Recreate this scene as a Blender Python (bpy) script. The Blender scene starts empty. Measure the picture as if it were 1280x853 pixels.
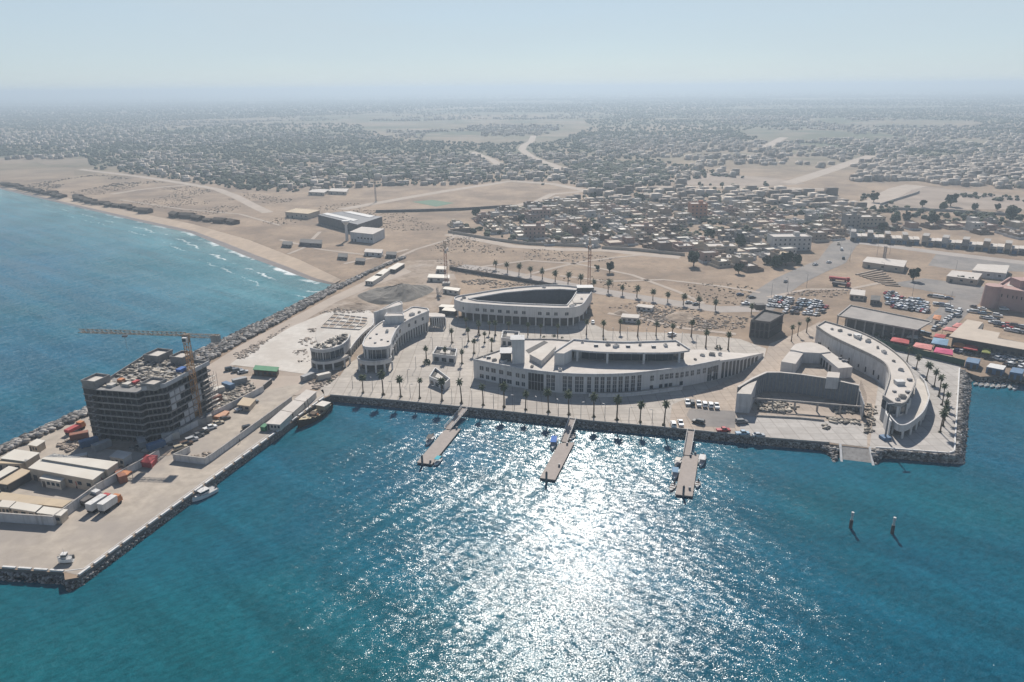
import bpy, bmesh, math, random
import numpy as np
from mathutils import Vector, Matrix, Euler
from mathutils.geometry import tessellate_polygon
random.seed(7)
RNG = np.random.default_rng(7)
S = bpy.context.scene
COL = S.collection

# ------------------------------------------------------------------ camera
CAM_H = 125.0
FOC = 914.0                       # focal length in photo pixels (photo 1280 x 853)
PITCH = math.radians(19.1)
ROLL = math.radians(0.54)
Fv = Vector((0, math.cos(PITCH), -math.sin(PITCH)))
R0 = Vector((1, 0, 0)); U0 = Vector((0, math.sin(PITCH), math.cos(PITCH)))
Rv = R0 * math.cos(ROLL) - U0 * math.sin(ROLL)
Uv = U0 * math.cos(ROLL) + R0 * math.sin(ROLL)
cd = bpy.data.cameras.new('camera')
cam = bpy.data.objects.new('camera', cd); COL.objects.link(cam)
cd.sensor_width = 36.0; cd.lens = 36.0 * FOC / 1280.0
cd.clip_start = 1.0; cd.clip_end = 120000.0
M3 = Matrix((Rv, Uv, -Fv)).transposed()
cam.matrix_world = Matrix.Translation((0, 0, CAM_H)) @ M3.to_4x4()
S.camera = cam

# ------------------------------------------------------------------ sky, sun, exposure
SUN_EL = math.radians(39.5); SUN_AZ = math.radians(5.4)     # azimuth to the right of straight ahead (+Y)
w = bpy.data.worlds.new('World'); S.world = w; w.use_nodes = True
nt = w.node_tree; nt.nodes.clear()
sky = nt.nodes.new('ShaderNodeTexSky'); sky.sky_type = 'NISHITA'; sky.sun_disc = False
sky.sun_elevation = SUN_EL; sky.sun_rotation = SUN_AZ
sky.air_density = 0.9; sky.dust_density = 0.15; sky.ozone_density = 4.0; sky.altitude = 300
bg = nt.nodes.new('ShaderNodeBackground'); bg.inputs[1].default_value = 0.066
out = nt.nodes.new('ShaderNodeOutputWorld')
# the clear sky under a high veil of pale haze
veil = nt.nodes.new('ShaderNodeMix'); veil.data_type = 'RGBA'; veil.inputs['Factor'].default_value = 0.56
veil.inputs['B'].default_value = (6.6, 7.75, 8.5, 1)
tc = nt.nodes.new('ShaderNodeTexCoord'); vm = nt.nodes.new('ShaderNodeMapping'); vm.inputs['Scale'].default_value = (1.2, 1.2, 7.0)
vn_ = nt.nodes.new('ShaderNodeTexNoise'); vn_.inputs['Scale'].default_value = 1.6; vn_.inputs['Detail'].default_value = 5; vn_.inputs['Roughness'].default_value = 0.55
vr = nt.nodes.new('ShaderNodeMapRange'); vr.inputs['From Min'].default_value = 0.3; vr.inputs['From Max'].default_value = 0.7; vr.inputs['To Min'].default_value = 0.62; vr.inputs['To Max'].default_value = 0.86
nt.links.new(tc.outputs['Generated'], vm.inputs['Vector']); nt.links.new(vm.outputs[0], vn_.inputs['Vector']); nt.links.new(vn_.outputs['Fac'], vr.inputs['Value']); 
sz = nt.nodes.new('ShaderNodeSeparateXYZ'); nt.links.new(tc.outputs['Generated'], sz.inputs[0])      # the veil is thick low down, the sky clear overhead
ve = nt.nodes.new('ShaderNodeMapRange'); ve.interpolation_type = 'SMOOTHSTEP'; ve.inputs['From Min'].default_value = 0.10; ve.inputs['From Max'].default_value = 0.42; ve.inputs['To Min'].default_value = 1.0; ve.inputs['To Max'].default_value = 0.08
nt.links.new(sz.outputs['Z'], ve.inputs['Value']); vmul = nt.nodes.new('ShaderNodeMath'); vmul.operation = 'MULTIPLY'
nt.links.new(vr.outputs[0], vmul.inputs[0]); nt.links.new(ve.outputs[0], vmul.inputs[1]); nt.links.new(vmul.outputs[0], veil.inputs['Factor'])
nt.links.new(sky.outputs[0], veil.inputs['A']); nt.links.new(veil.outputs['Result'], bg.inputs[0]); nt.links.new(bg.outputs[0], out.inputs[0])
sd = bpy.data.lights.new('sun', 'SUN'); sd.energy = 5.0; sd.angle = math.radians(0.53); sd.color = (1.0, 0.945, 0.87)
sun = bpy.data.objects.new('sun', sd); COL.objects.link(sun)
sdir = Vector((math.sin(SUN_AZ) * math.cos(SUN_EL), math.cos(SUN_AZ) * math.cos(SUN_EL), math.sin(SUN_EL)))
sun.rotation_euler = sdir.to_track_quat('Z', 'Y').to_euler(); sun.location = (0, 0, 400)
S.view_settings.view_transform = 'Standard'; S.view_settings.look = 'None'
S.view_settings.exposure = 0.40; S.view_settings.gamma = 1.0; S.view_settings.use_curve_mapping = False
S.cycles.max_bounces = 4; S.cycles.diffuse_bounces = 2; S.cycles.glossy_bounces = 2
S.cycles.transparent_max_bounces = 4; S.cycles.volume_bounces = 0
S.cycles.sample_clamp_indirect = 4.0; S.cycles.use_denoising = True; S.cycles.use_adaptive_sampling = False
S.render.film_transparent = False

# ------------------------------------------------------------------ helpers
LAND = 2.5
def G(px, py, z=LAND):
    """where the sight line through a photo pixel meets height z"""
    d = Fv + Rv * ((px - 640.0) / FOC) + Uv * ((426.5 - py) / FOC)
    t = (z - CAM_H) / d.z
    return Vector((d.x * t, d.y * t, z))
def GP(pts, z=LAND): return [G(p[0], p[1], z) for p in pts]
def proj(v):
    d = Vector(v) - Vector((0, 0, CAM_H)); k = d.dot(Fv)
    return (640 + FOC * d.dot(Rv) / k, 426.5 - FOC * d.dot(Uv) / k)

_mats = {}
def mat(name, col, rough=0.8, var=0.18, scale=0.35, spec=0.3, metal=0.0, var2=0.0, scale2=0.03, col2=None, joint=0, streak=0):
    if name in _mats: return _mats[name]
    m = bpy.data.materials.new(name); m.use_nodes = True
    n = m.node_tree.nodes; l = m.node_tree.links
    b = n['Principled BSDF']; b.inputs['Roughness'].default_value = rough
    b.inputs['Specular IOR Level'].default_value = spec; b.inputs['Metallic'].default_value = metal
    c4 = (*col, 1)
    if var <= 0: b.inputs['Base Color'].default_value = c4
    else:
        g = n.new('ShaderNodeNewGeometry')
        no = n.new('ShaderNodeTexNoise'); no.inputs['Scale'].default_value = scale; no.inputs['Detail'].default_value = 4; no.inputs['Roughness'].default_value = 0.65
        l.new(g.outputs['Position'], no.inputs['Vector'])
        r = n.new('ShaderNodeMapRange'); r.inputs['From Min'].default_value = 0.3; r.inputs['From Max'].default_value = 0.7
        r.inputs['To Min'].default_value = 1 - var; r.inputs['To Max'].default_value = 1 + var * 0.6
        l.new(no.outputs['Fac'], r.inputs['Value'])
        mx = n.new('ShaderNodeMix'); mx.data_type = 'RGBA'; mx.blend_type = 'MULTIPLY'; mx.inputs['Factor'].default_value = 1
        mx.inputs['A'].default_value = c4; l.new(r.outputs[0], mx.inputs['B'])
        last = mx.outputs['Result']
        if col2 is not None:
            n2 = n.new('ShaderNodeTexNoise'); n2.inputs['Scale'].default_value = scale2; n2.inputs['Detail'].default_value = 5; n2.inputs['Roughness'].default_value = 0.6
            l.new(g.outputs['Position'], n2.inputs['Vector'])
            r2 = n.new('ShaderNodeMapRange'); r2.inputs['From Min'].default_value = 0.42; r2.inputs['From Max'].default_value = 0.62
            l.new(n2.outputs['Fac'], r2.inputs['Value'])
            sc = n.new('ShaderNodeMath'); sc.operation = 'MULTIPLY'; sc.inputs[1].default_value = var2; l.new(r2.outputs[0], sc.inputs[0])
            m2 = n.new('ShaderNodeMix'); m2.data_type = 'RGBA'; m2.inputs['B'].default_value = (*col2, 1)
            l.new(sc.outputs[0], m2.inputs['Factor']); l.new(last, m2.inputs['A']); last = m2.outputs['Result']
        if joint:      # slab joints
            br = n.new('ShaderNodeTexBrick'); br.inputs['Scale'].default_value = 1.0 / joint; br.offset = 0.0; br.inputs['Mortar Size'].default_value = 0.03; br.inputs['Brick Width'].default_value = 1.0; br.inputs['Row Height'].default_value = 1.0
            br.inputs['Color1'].default_value = (1, 1, 1, 1); br.inputs['Color2'].default_value = (0.86, 0.86, 0.86, 1); br.inputs['Mortar'].default_value = (0.6, 0.58, 0.56, 1); l.new(g.outputs['Position'], br.inputs['Vector'])
            m3 = n.new('ShaderNodeMix'); m3.data_type = 'RGBA'; m3.blend_type = 'MULTIPLY'; m3.inputs['Factor'].default_value = 0.8; l.new(last, m3.inputs['A']); l.new(br.outputs['Color'], m3.inputs['B']); last = m3.outputs['Result']
        if streak:     # rain streaks down the wall and dirt
            mp = n.new('ShaderNodeMapping'); mp.inputs['Scale'].default_value = (1.1, 1.1, 0.09); l.new(g.outputs['Position'], mp.inputs['Vector'])
            n4 = n.new('ShaderNodeTexNoise'); n4.inputs['Scale'].default_value = 1.0; n4.inputs['Detail'].default_value = 4; l.new(mp.outputs[0], n4.inputs['Vector'])
            r4 = n.new('ShaderNodeMapRange'); r4.inputs['From Min'].default_value = 0.5; r4.inputs['From Max'].default_value = 0.72; r4.inputs['To Max'].default_value = streak; l.new(n4.outputs['Fac'], r4.inputs['Value'])
            m4 = n.new('ShaderNodeMix'); m4.data_type = 'RGBA'; m4.inputs['B'].default_value = (c4[0] * .42, c4[1] * .40, c4[2] * .37, 1); l.new(r4.outputs[0], m4.inputs['Factor']); l.new(last, m4.inputs['A']); last = m4.outputs['Result']
        l.new(last, b.inputs['Base Color'])
    _mats[name] = m
    return m

LABELS = {}
def tag(o, label=None, cat=None, group=None, kind=None):
    if label:
        o['label'] = label
        LABELS.setdefault(label, []).append(o.name)
    if cat: o['category'] = cat
    if group: o['group'] = group
    if kind: o['kind'] = kind
    return o
def link(o, parent=None):
    COL.objects.link(o)
    if parent is not None: o.parent = parent
    return o
def empty(name, loc=(0, 0, 0), rz=0):
    o = bpy.data.objects.new(name, None); o.location = loc; o.rotation_euler = (0, 0, rz); o.empty_display_size = 1
    return link(o)
ORD = ('first second third fourth fifth sixth seventh eighth ninth tenth eleventh twelfth thirteenth fourteenth fifteenth sixteenth '
       'seventeenth eighteenth nineteenth twentieth').split()
_T = {2: 'twenty', 3: 'thirty', 4: 'forty', 5: 'fifty'}
_TT = {2: 'twentieth', 3: 'thirtieth', 4: 'fortieth', 5: 'fiftieth'}
def nth(i):
    if i < 20: return ORD[i]
    a, b = divmod(i + 1, 10)
    return _TT[a] if b == 0 else _T[a] + '-' + ORD[b - 1]
def side(i, n):
    """position in a row of n, counted from the nearer end"""
    if n == 1: return 'only one'
    if i == 0: return 'leftmost'
    if i == n - 1: return 'rightmost'
    if i <= n // 2: return nth(i) + ' from the left'
    return nth(n - 1 - i) + ' from the right'

class MB:
    """collects boxes, prisms, tubes and sheets into one mesh with material slots"""
    def __init__(s): s.v = []; s.f = []; s.m = []; s.mats = []
    def mi(s, m):
        if m not in s.mats: s.mats.append(m)
        return s.mats.index(m)
    def add(s, vs, fs, m):
        b = len(s.v); s.v += [tuple(v) for v in vs]; k = s.mi(m)
        for f in fs: s.f.append([b + i for i in f]); s.m.append(k)
    def box(s, cx, cy, z0, sx, sy, sz, m, rz=0.0):
        c, n = math.cos(rz), math.sin(rz); vs = []
        for z in (z0, z0 + sz):
            for a, b in ((-1, -1), (1, -1), (1, 1), (-1, 1)):
                x, y = a * sx / 2, b * sy / 2
                vs.append((cx + x * c - y * n, cy + x * n + y * c, z))
        s.add(vs, [(3, 2, 1, 0), (4, 5, 6, 7), (0, 1, 5, 4), (1, 2, 6, 5), (2, 3, 7, 6), (3, 0, 4, 7)], m)
    def prism(s, pts, z0, z1, m, mtop=None, cap=True):
        n = len(pts); a = sum(pts[i][0] * pts[(i + 1) % n][1] - pts[(i + 1) % n][0] * pts[i][1] for i in range(n))
        if a < 0: pts = pts[::-1]
        vs = [(p[0], p[1], z0) for p in pts] + [(p[0], p[1], z1) for p in pts]
        s.add(vs, [(i, (i + 1) % n, n + (i + 1) % n, n + i) for i in range(n)], m)
        if cap:
            tr = tessellate_polygon([[Vector((p[0], p[1], 0)) for p in pts]])
            up = []
            for t in tr:
                q = [pts[i] for i in t]
                ar = (q[1][0] - q[0][0]) * (q[2][1] - q[0][1]) - (q[2][0] - q[0][0]) * (q[1][1] - q[0][1])
                up.append(t if ar > 0 else t[::-1])
            s.add([(p[0], p[1], z1) for p in pts], up, mtop or m)
    def wall(s, pts, z0, z1, th, m, closed=False):
        """an upright wall of thickness th along a polyline, mitred at the corners"""
        n = len(pts); L = []; Rr = []
        for i in range(n):
            p = Vector(pts[i][:2])
            a = Vector(pts[i - 1][:2]) if (i > 0 or closed) else None
            b = Vector(pts[(i + 1) % n][:2]) if (i < n - 1 or closed) else None
            d1 = (p - a).normalized() if a is not None else None
            d2 = (b - p).normalized() if b is not None else None
            d1 = d1 or d2; d2 = d2 or d1
            t = (d1 + d2); t = t.normalized() if t.length > 1e-6 else d1
            nn = Vector((-t.y, t.x)); k = max(0.35, nn.dot(Vector((-d1.y, d1.x))))
            L.append(p + nn * th / 2 / k); Rr.append(p - nn * th / 2 / k)
        k = n if closed else n - 1
        for i in range(k):
            j = (i + 1) % n
            vs = [(*Rr[i], z0), (*Rr[j], z0), (*L[j], z0), (*L[i], z0), (*Rr[i], z1), (*Rr[j], z1), (*L[j], z1), (*L[i], z1)]
            fs = [(4, 5, 6, 7), (0, 1, 5, 4), (2, 3, 7, 6)]
            if not closed and i == 0: fs.append((3, 0, 4, 7))
            if not closed and i == k - 1: fs.append((1, 2, 6, 5))
            s.add(vs, fs, m)
    def tube(s, a, b, r0, r1, m, n=6, cap=True):
        a, b = Vector(a), Vector(b); d = (b - a).normalized()
        u = d.orthogonal().normalized(); v = d.cross(u); vs = []
        for p, r in ((a, r0), (b, r1)):
            for i in range(n):
                t = 2 * math.pi * i / n; vs.append(p + u * (r * math.cos(t)) + v * (r * math.sin(t)))
        fs = [(i, (i + 1) % n, n + (i + 1) % n, n + i) for i in range(n)]
        if cap: fs += [tuple(range(n))[::-1], tuple(range(n, 2 * n))]
        s.add(vs, fs, m)
    def bar(s, a, b, r, m): s.tube(a, b, r, r, m, 4, False)
    def sheet(s, pts, m, z=None):
        vs = [(p[0], p[1], p[2] if z is None else z) for p in pts]
        tr = tessellate_polygon([[Vector((p[0], p[1], 0)) for p in vs]]); up = []
        for t in tr:
            q = [vs[i] for i in t]
            ar = (q[1][0] - q[0][0]) * (q[2][1] - q[0][1]) - (q[2][0] - q[0][0]) * (q[1][1] - q[0][1])
            up.append(t if ar > 0 else t[::-1])
        s.add(vs, up, m)
    def mesh(s, name, origin=None):
        me = bpy.data.meshes.new(name)
        o = Vector(origin) if origin is not None else Vector((0, 0, 0))
        me.from_pydata([(v[0] - o.x, v[1] - o.y, v[2] - o.z) for v in s.v], [], s.f)
        for m in s.mats: me.materials.append(m)
        me.polygons.foreach_set('material_index', s.m); me.update()
        return me
    def build(s, name, parent=None, origin=None, world=False):
        """one mesh object; with a parent, coordinates are world ones and are moved into the parent's frame"""
        if parent is not None and world:
            me = s.mesh(name); me.transform(parent_inv(parent)); o = bpy.data.objects.new(name, me); return link(o, parent)
        me = s.mesh(name, origin); o = bpy.data.objects.new(name, me)
        if origin is not None and parent is None: o.location = origin
        return link(o, parent)
def parent_inv(p):
    m = Matrix.LocRotScale(p.location, p.rotation_euler, p.scale)
    return m.inverted()
def copy_tree(o, parent=None):
    c = o.copy(); COL.objects.link(c); c.parent = parent
    for k in ('label',):
        if k in c: del c[k]
    for ch in o.children: copy_tree(ch, c)
    return c
def struct(name, mb): return tag(mb.build(name), kind='structure')
def merged(name, protos, items, mats, attr=None):
    """many small pieces as ONE object of kind stuff. items: (proto, x, y, z, sx, sy, sz, rz, material, shade)"""
    VS = []; FS = []; LS = []; MS = []; SH = []; base = 0
    for (k, x, y, z, sx, sy, sz, rz, mi, sh) in items:
        v, f = protos[k]
        c, s_ = math.cos(rz), math.sin(rz)
        q = v * np.array((sx, sy, sz)); qx = q[:, 0] * c - q[:, 1] * s_ + x; qy = q[:, 0] * s_ + q[:, 1] * c + y
        VS.append(np.stack((qx, qy, q[:, 2] + z), 1)); FS.append(f + base); base += len(v)
        MS.append(np.full(len(f), mi)); SH.append(np.full(len(v), sh))
    V = np.concatenate(VS); F = np.concatenate(FS); MI = np.concatenate(MS); n = F.shape[1]
    me = bpy.data.meshes.new(name)
    me.vertices.add(len(V)); me.vertices.foreach_set('co', V.astype(np.float32).ravel())
    me.loops.add(F.size); me.loops.foreach_set('vertex_index', F.astype(np.int32).ravel())
    me.polygons.add(len(F)); me.polygons.foreach_set('loop_start', np.arange(0, F.size, n, dtype=np.int32))
    me.polygons.foreach_set('loop_total', np.full(len(F), n, dtype=np.int32))
    me.polygons.foreach_set('material_index', MI.astype(np.int32))
    for m in mats: me.materials.append(m)
    a = me.attributes.new('shade', 'FLOAT', 'POINT'); a.data.foreach_set('value', np.concatenate(SH).astype(np.float32))
    me.update(calc_edges=True)
    return tag(link(bpy.data.objects.new(name, me)), kind='stuff')
def shade_mat(name, col, lo=0.6, hi=1.3, rough=0.9, col2=None):
    """colour that differs from piece to piece through the 'shade' attribute"""
    m = bpy.data.materials.new(name); m.use_nodes = True; n = m.node_tree.nodes; l = m.node_tree.links
    b = n['Principled BSDF']; b.inputs['Roughness'].default_value = rough; b.inputs['Specular IOR Level'].default_value = 0.2
    a = n.new('ShaderNodeAttribute'); a.attribute_name = 'shade'
    if col2 is None: c0 = [c * lo for c in col]; c1 = [c * hi for c in col]
    else: c0, c1 = col, col2
    mx = n.new('ShaderNodeMix'); mx.data_type = 'RGBA'; mx.inputs['A'].default_value = (*c0, 1); mx.inputs['B'].default_value = (*c1, 1)
    l.new(a.outputs['Fac'], mx.inputs['Factor']); l.new(mx.outputs['Result'], b.inputs['Base Color'])
    return m
def pip(x, y, poly):
    c = False; j = len(poly) - 1
    for i in range(len(poly)):
        xi, yi = poly[i][0], poly[i][1]; xj, yj = poly[j][0], poly[j][1]
        if (yi > y) != (yj > y) and x < (xj - xi) * (y - yi) / (yj - yi) + xi: c = not c
        j = i
    return c
def along(pts, t):
    """point at fraction t of a polyline's length"""
    L = [(Vector(pts[i + 1]) - Vector(pts[i])).length for i in range(len(pts) - 1)]; T = sum(L) * t
    for i, d in enumerate(L):
        if T <= d or i == len(L) - 1: return Vector(pts[i]).lerp(Vector(pts[i + 1]), T / d if d else 0)
        T -= d
def plen(pts): return sum((Vector(pts[i + 1]) - Vector(pts[i])).length for i in range(len(pts) - 1))
# ------------------------------------------------------------------ water
def seg_dist(X, Y, pts):
    D = np.full(X.shape, 1e9)
    for a, b in zip(pts[:-1], pts[1:]):
        dx, dy = b[0] - a[0], b[1] - a[1]; L = dx * dx + dy * dy
        t = np.clip(((X - a[0]) * dx + (Y - a[1]) * dy) / L, 0, 1)
        D = np.minimum(D, np.hypot(X - a[0] - t * dx, Y - a[1] - t * dy))
    return D
SHORE_PX = [(-150, 214), (-60, 226), (0, 236), (86, 256), (176, 277), (240, 291), (311, 320), (352, 335), (390, 350), (416, 356)]
SHORE = GP(SHORE_PX, 0)
SHORE = [Vector((-9000, 2600, 0))] + SHORE
def make_water():
    xs = np.concatenate([[-45000, -20000, -9000, -4000, -2400], np.arange(-1800, -700, 30), np.arange(-700, -80, 6), np.arange(-80, 500, 40), [700, 1200, 3000, 45000]])
    ys = np.concatenate([[-3000, -500, 0, 60], np.arange(100, 360, 26), np.arange(360, 1000, 7), np.arange(1000, 2000, 40), [2600, 4000, 9000, 45000]])
    X, Y = np.meshgrid(xs, ys); D = seg_dist(X, Y, [(p.x, p.y) for p in SHORE])
    nx, ny = len(xs), len(ys)
    V = np.stack((X.ravel(), Y.ravel(), np.zeros(X.size)), 1)
    idx = np.arange(nx * ny).reshape(ny, nx)
    F = np.stack((idx[:-1, :-1].ravel(), idx[:-1, 1:].ravel(), idx[1:, 1:].ravel(), idx[1:, :-1].ravel()), 1)
    me = bpy.data.meshes.new('sea'); me.from_pydata(V.tolist(), [], F.tolist())
    a = me.attributes.new('shore', 'FLOAT', 'POINT'); a.data.foreach_set('value', D.ravel().astype(np.float32))
    m = bpy.data.materials.new('sea_water'); m.use_nodes = True; n = m.node_tree.nodes; l = m.node_tree.links
    b = n['Principled BSDF']
    def N(t, **k):
        q = n.new(t)
        for kk, v in k.items(): setattr(q, kk, v)
        return q
    geo = N('ShaderNodeNewGeometry'); pos = geo.outputs['Position']
    def noise(scale, rot=0.0, sx=1.0, sy=1.0, detail=2.0, rough=0.5, dist=0.0):
        mp = N('ShaderNodeMapping'); mp.vector_type = 'TEXTURE'; mp.inputs['Rotation'].default_value = (0, 0, rot); mp.inputs['Scale'].default_value = (1 / sx, 1 / sy, 1)
        l.new(pos, mp.inputs['Vector'])
        q = N('ShaderNodeTexNoise'); q.inputs['Scale'].default_value = scale; q.inputs['Detail'].default_value = detail
        q.inputs['Roughness'].default_value = rough; q.inputs['Distortion'].default_value = dist
        l.new(mp.outputs[0], q.inputs['Vector']); return q
    def centred(q, amp):
        s = N('ShaderNodeVectorMath', operation='SUBTRACT'); s.inputs[1].default_value = (0.5, 0.5, 0.5); l.new(q.outputs['Color'], s.inputs[0])
        k = N('ShaderNodeVectorMath', operation='MULTIPLY'); k.inputs[1].default_value = (amp[0], amp[1], 0); l.new(s.outputs[0], k.inputs[0])
        return k.outputs[0]
    sx = N('ShaderNodeSeparateXYZ'); l.new(pos, sx.inputs[0])
    def ramp(sock, a, b_):
        q = N('ShaderNodeMapRange'); q.interpolation_type = 'SMOOTHSTEP'; q.inputs['From Min'].default_value = a; q.inputs['From Max'].default_value = b_; l.new(sock, q.inputs['Value']); return q.outputs[0]
    def masked(v, m_): q = N('ShaderNodeVectorMath', operation='SCALE'); l.new(v, q.inputs[0]); l.new(m_, q.inputs['Scale']); return q.outputs[0]
    D = math.radians
    bay = N('ShaderNodeMath', operation='MULTIPLY'); l.new(ramp(sx.outputs['Y'], 300, 420), bay.inputs[0]); l.new(ramp(sx.outputs['X'], -60, -160), bay.inputs[1])
    def swell(deg, amp, k, s_): th = D(deg); return centred(noise(k, th, 0.22, 1.6, 1, 0.4, 0.25), (amp * abs(math.sin(th)) + .04, amp * abs(math.cos(th)) + .04))
    layers = [centred(noise(WK1, 0.3, 1, 1, 1.5, 0.5), (WS1, WS1)),           # short ripples that sparkle
              centred(noise(0.42, -0.5, 1, 1.6, 2, 0.5), (WS2, WS2)),          # wavelets
              masked(swell(52, WS3, 0.17, 1), ramp(sx.outputs['X'], 45, -15)),     # wave trains that cross the harbour
              masked(swell(118, WS3 * .65, 0.16, 1), ramp(sx.outputs['X'], 0, 60)),
              masked(swell(-38, WS3 * .8, 0.055, 1), bay.outputs[0]),               # swell rolling into the bay
              centred(noise(0.02, 0.1, 0.6, 1.4, 2, 0.5), (WS4, WS4))]
    acc = layers[0]
    for q in layers[1:]:
        s = N('ShaderNodeVectorMath', operation='ADD'); l.new(acc, s.inputs[0]); l.new(q, s.inputs[1]); acc = s.outputs[0]
    # wind-ruffled and calm patches
    pn = noise(0.008, 0.2, 1, 1, 3, 0.6); pr = N('ShaderNodeMapRange'); pr.inputs['From Min'].default_value = 0.35; pr.inputs['From Max'].default_value = 0.65
    pr.inputs['To Min'].default_value = 0.6; pr.inputs['To Max'].default_value = 1.15; l.new(pn.outputs['Fac'], pr.inputs['Value'])
    sc = N('ShaderNodeVectorMath', operation='SCALE'); l.new(acc, sc.inputs[0]); l.new(pr.outputs[0], sc.inputs['Scale'])
    up = N('ShaderNodeVectorMath', operation='ADD'); up.inputs[1].default_value = (0, 0, 1); l.new(sc.outputs[0], up.inputs[0])
    nn = N('ShaderNodeVectorMath', operation='NORMALIZE'); l.new(up.outputs[0], nn.inputs[0])
    l.new(nn.outputs[0], b.inputs['Normal'])
    # colour of the water body: shallow turquoise by the beach, teal to blue beyond
    at = N('ShaderNodeAttribute'); at.attribute_name = 'shore'
    dr = N('ShaderNodeValToRGB'); e = dr.color_ramp.elements
    mr = N('ShaderNodeMapRange'); mr.inputs['From Max'].default_value = 420; l.new(at.outputs['Fac'], mr.inputs['Value']); l.new(mr.outputs[0], dr.inputs[0])
    e[0].position = 0.0; e[0].color = (0.16, 0.25, 0.24, 1); e[1].position = 1.0; e[1].color = (*SEA_DEEP, 1)
    for p, c in ((0.07, (0.075, 0.215, 0.24, 1)), (0.3, (0.014, 0.110, 0.172, 1)), (0.62, (0.005, 0.082, 0.138, 1))):
        q = e.new(p); q.color = c
    cn = noise(0.011, 0.4, 1, 1, 3, 0.55); cr = N('ShaderNodeMapRange'); cr.inputs['From Min'].default_value = 0.4; cr.inputs['From Max'].default_value = 0.66; cr.inputs['To Max'].default_value = 0.55
    l.new(cn.outputs['Fac'], cr.inputs['Value'])
    mg = N('ShaderNodeMix', data_type='RGBA'); mg.inputs['B'].default_value = (*SEA_GREEN, 1); l.new(cr.outputs[0], mg.inputs['Factor']); l.new(dr.outputs[0], mg.inputs['A'])
    # greener shoal towards the near left
    ax = N('ShaderNodeMapRange'); ax.inputs['From Min'].default_value = 235; ax.inputs['From Max'].default_value = 120; ax.inputs['To Max'].default_value = 0.8; l.new(sx.outputs['Y'], ax.inputs['Value'])
    bx = N('ShaderNodeMapRange'); bx.inputs['From Min'].default_value = 40; bx.inputs['From Max'].default_value = -170; l.new(sx.outputs['X'], bx.inputs['Value'])
    mm = N('ShaderNodeMath', operation='MULTIPLY'); l.new(ax.outputs[0], mm.inputs[0]); l.new(bx.outputs[0], mm.inputs[1])
    mg2 = N('ShaderNodeMix', data_type='RGBA'); mg2.inputs['B'].default_value = (0.008, 0.105, 0.098, 1); l.new(mm.outputs[0], mg2.inputs['Factor']); l.new(mg.outputs['Result'], mg2.inputs['A'])
    # faint lighter streaks on the swell backs
    st = noise(0.055, D(-38), 0.22, 1.6, 2, 0.5, 0.3); sr = N('ShaderNodeMapRange'); sr.inputs['From Min'].default_value = 0.35; sr.inputs['From Max'].default_value = 0.7
    sr.inputs['To Min'].default_value = 0.86; sr.inputs['To Max'].default_value = 1.16; l.new(st.outputs['Fac'], sr.inputs['Value'])
    ms = N('ShaderNodeMix', data_type='RGBA'); ms.blend_type = 'MULTIPLY'; ms.inputs['Factor'].default_value = 1; l.new(mg2.outputs['Result'], ms.inputs['A']); l.new(sr.outputs[0], ms.inputs['B'])
    fi_ = noise(0.55, 0.5, 0.6, 1.5, 3, 0.6); fr_ = N('ShaderNodeMapRange'); fr_.inputs['From Min'].default_value = 0.35; fr_.inputs['From Max'].default_value = 0.65  # fine wave shading multiplied into the water colour
    fr_.inputs['To Min'].default_value = 0.84; fr_.inputs['To Max'].default_value = 1.16; l.new(fi_.outputs['Fac'], fr_.inputs['Value'])
    mf = N('ShaderNodeMix', data_type='RGBA'); mf.blend_type = 'MULTIPLY'; mf.inputs['Factor'].default_value = 1; l.new(ms.outputs['Result'], mf.inputs['A']); l.new(fr_.outputs[0], mf.inputs['B']); ms = mf
    # surf: white water on the wash line and on breakers in the corner of the bay
    wn = noise(0.045, 0.45, 1.0, 2.2, 4, 0.6)
    ad = N('ShaderNodeMath', operation='MULTIPLY_ADD'); ad.inputs[1].default_value = -15; ad.inputs[2].default_value = 7; l.new(wn.outputs['Fac'], ad.inputs[0])
    dd = N('ShaderNodeMath', operation='ADD'); l.new(at.outputs['Fac'], dd.inputs[0]); l.new(ad.outputs[0], dd.inputs[1])
    fr = N('ShaderNodeValToRGB'); fr.color_ramp.interpolation = 'LINEAR'; f = fr.color_ramp.elements
    fm = N('ShaderNodeMapRange'); fm.inputs['From Max'].default_value = 60; l.new(dd.outputs[0], fm.inputs['Value']); l.new(fm.outputs[0], fr.inputs[0])
    f[0].position = 0; f[0].color = (0.7, 0.7, 0.7, 1); f[1].position = 1; f[1].color = (0, 0, 0, 1)
    for p, c in ((0.06, .75), (0.10, 0), (0.29, 0), (0.31, .85), (0.335, 0), (0.52, 0), (0.535, .6), (0.55, 0)):
        q = f.new(p); q.color = (c, c, c, 1)
    ph = noise(0.03, 0, 1, 1, 3, 0.6); pm = N('ShaderNodeMapRange'); pm.inputs['From Min'].default_value = 0.47; pm.inputs['From Max'].default_value = 0.57; l.new(ph.outputs['Fac'], pm.inputs['Value'])
    fx = N('ShaderNodeMapRange'); fx.inputs['From Min'].default_value = 900; fx.inputs['From Max'].default_value = 560; l.new(sx.outputs['Y'], fx.inputs['Value'])
    f1 = N('ShaderNodeMath', operation='MULTIPLY'); l.new(fr.outputs[0], f1.inputs[0]); l.new(pm.outputs[0], f1.inputs[1])
    f2 = N('ShaderNodeMath', operation='MULTIPLY'); l.new(f1.outputs[0], f2.inputs[0]); l.new(fx.outputs[0], f2.inputs[1])
    wc = N('ShaderNodeMix', data_type='RGBA'); wc.inputs['B'].default_value = (0.8, 0.8, 0.78, 1); l.new(f2.outputs[0], wc.inputs['Factor']); l.new(ms.outputs['Result'], wc.inputs['A'])
    l.new(wc.outputs['Result'], b.inputs['Base Color'])
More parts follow.
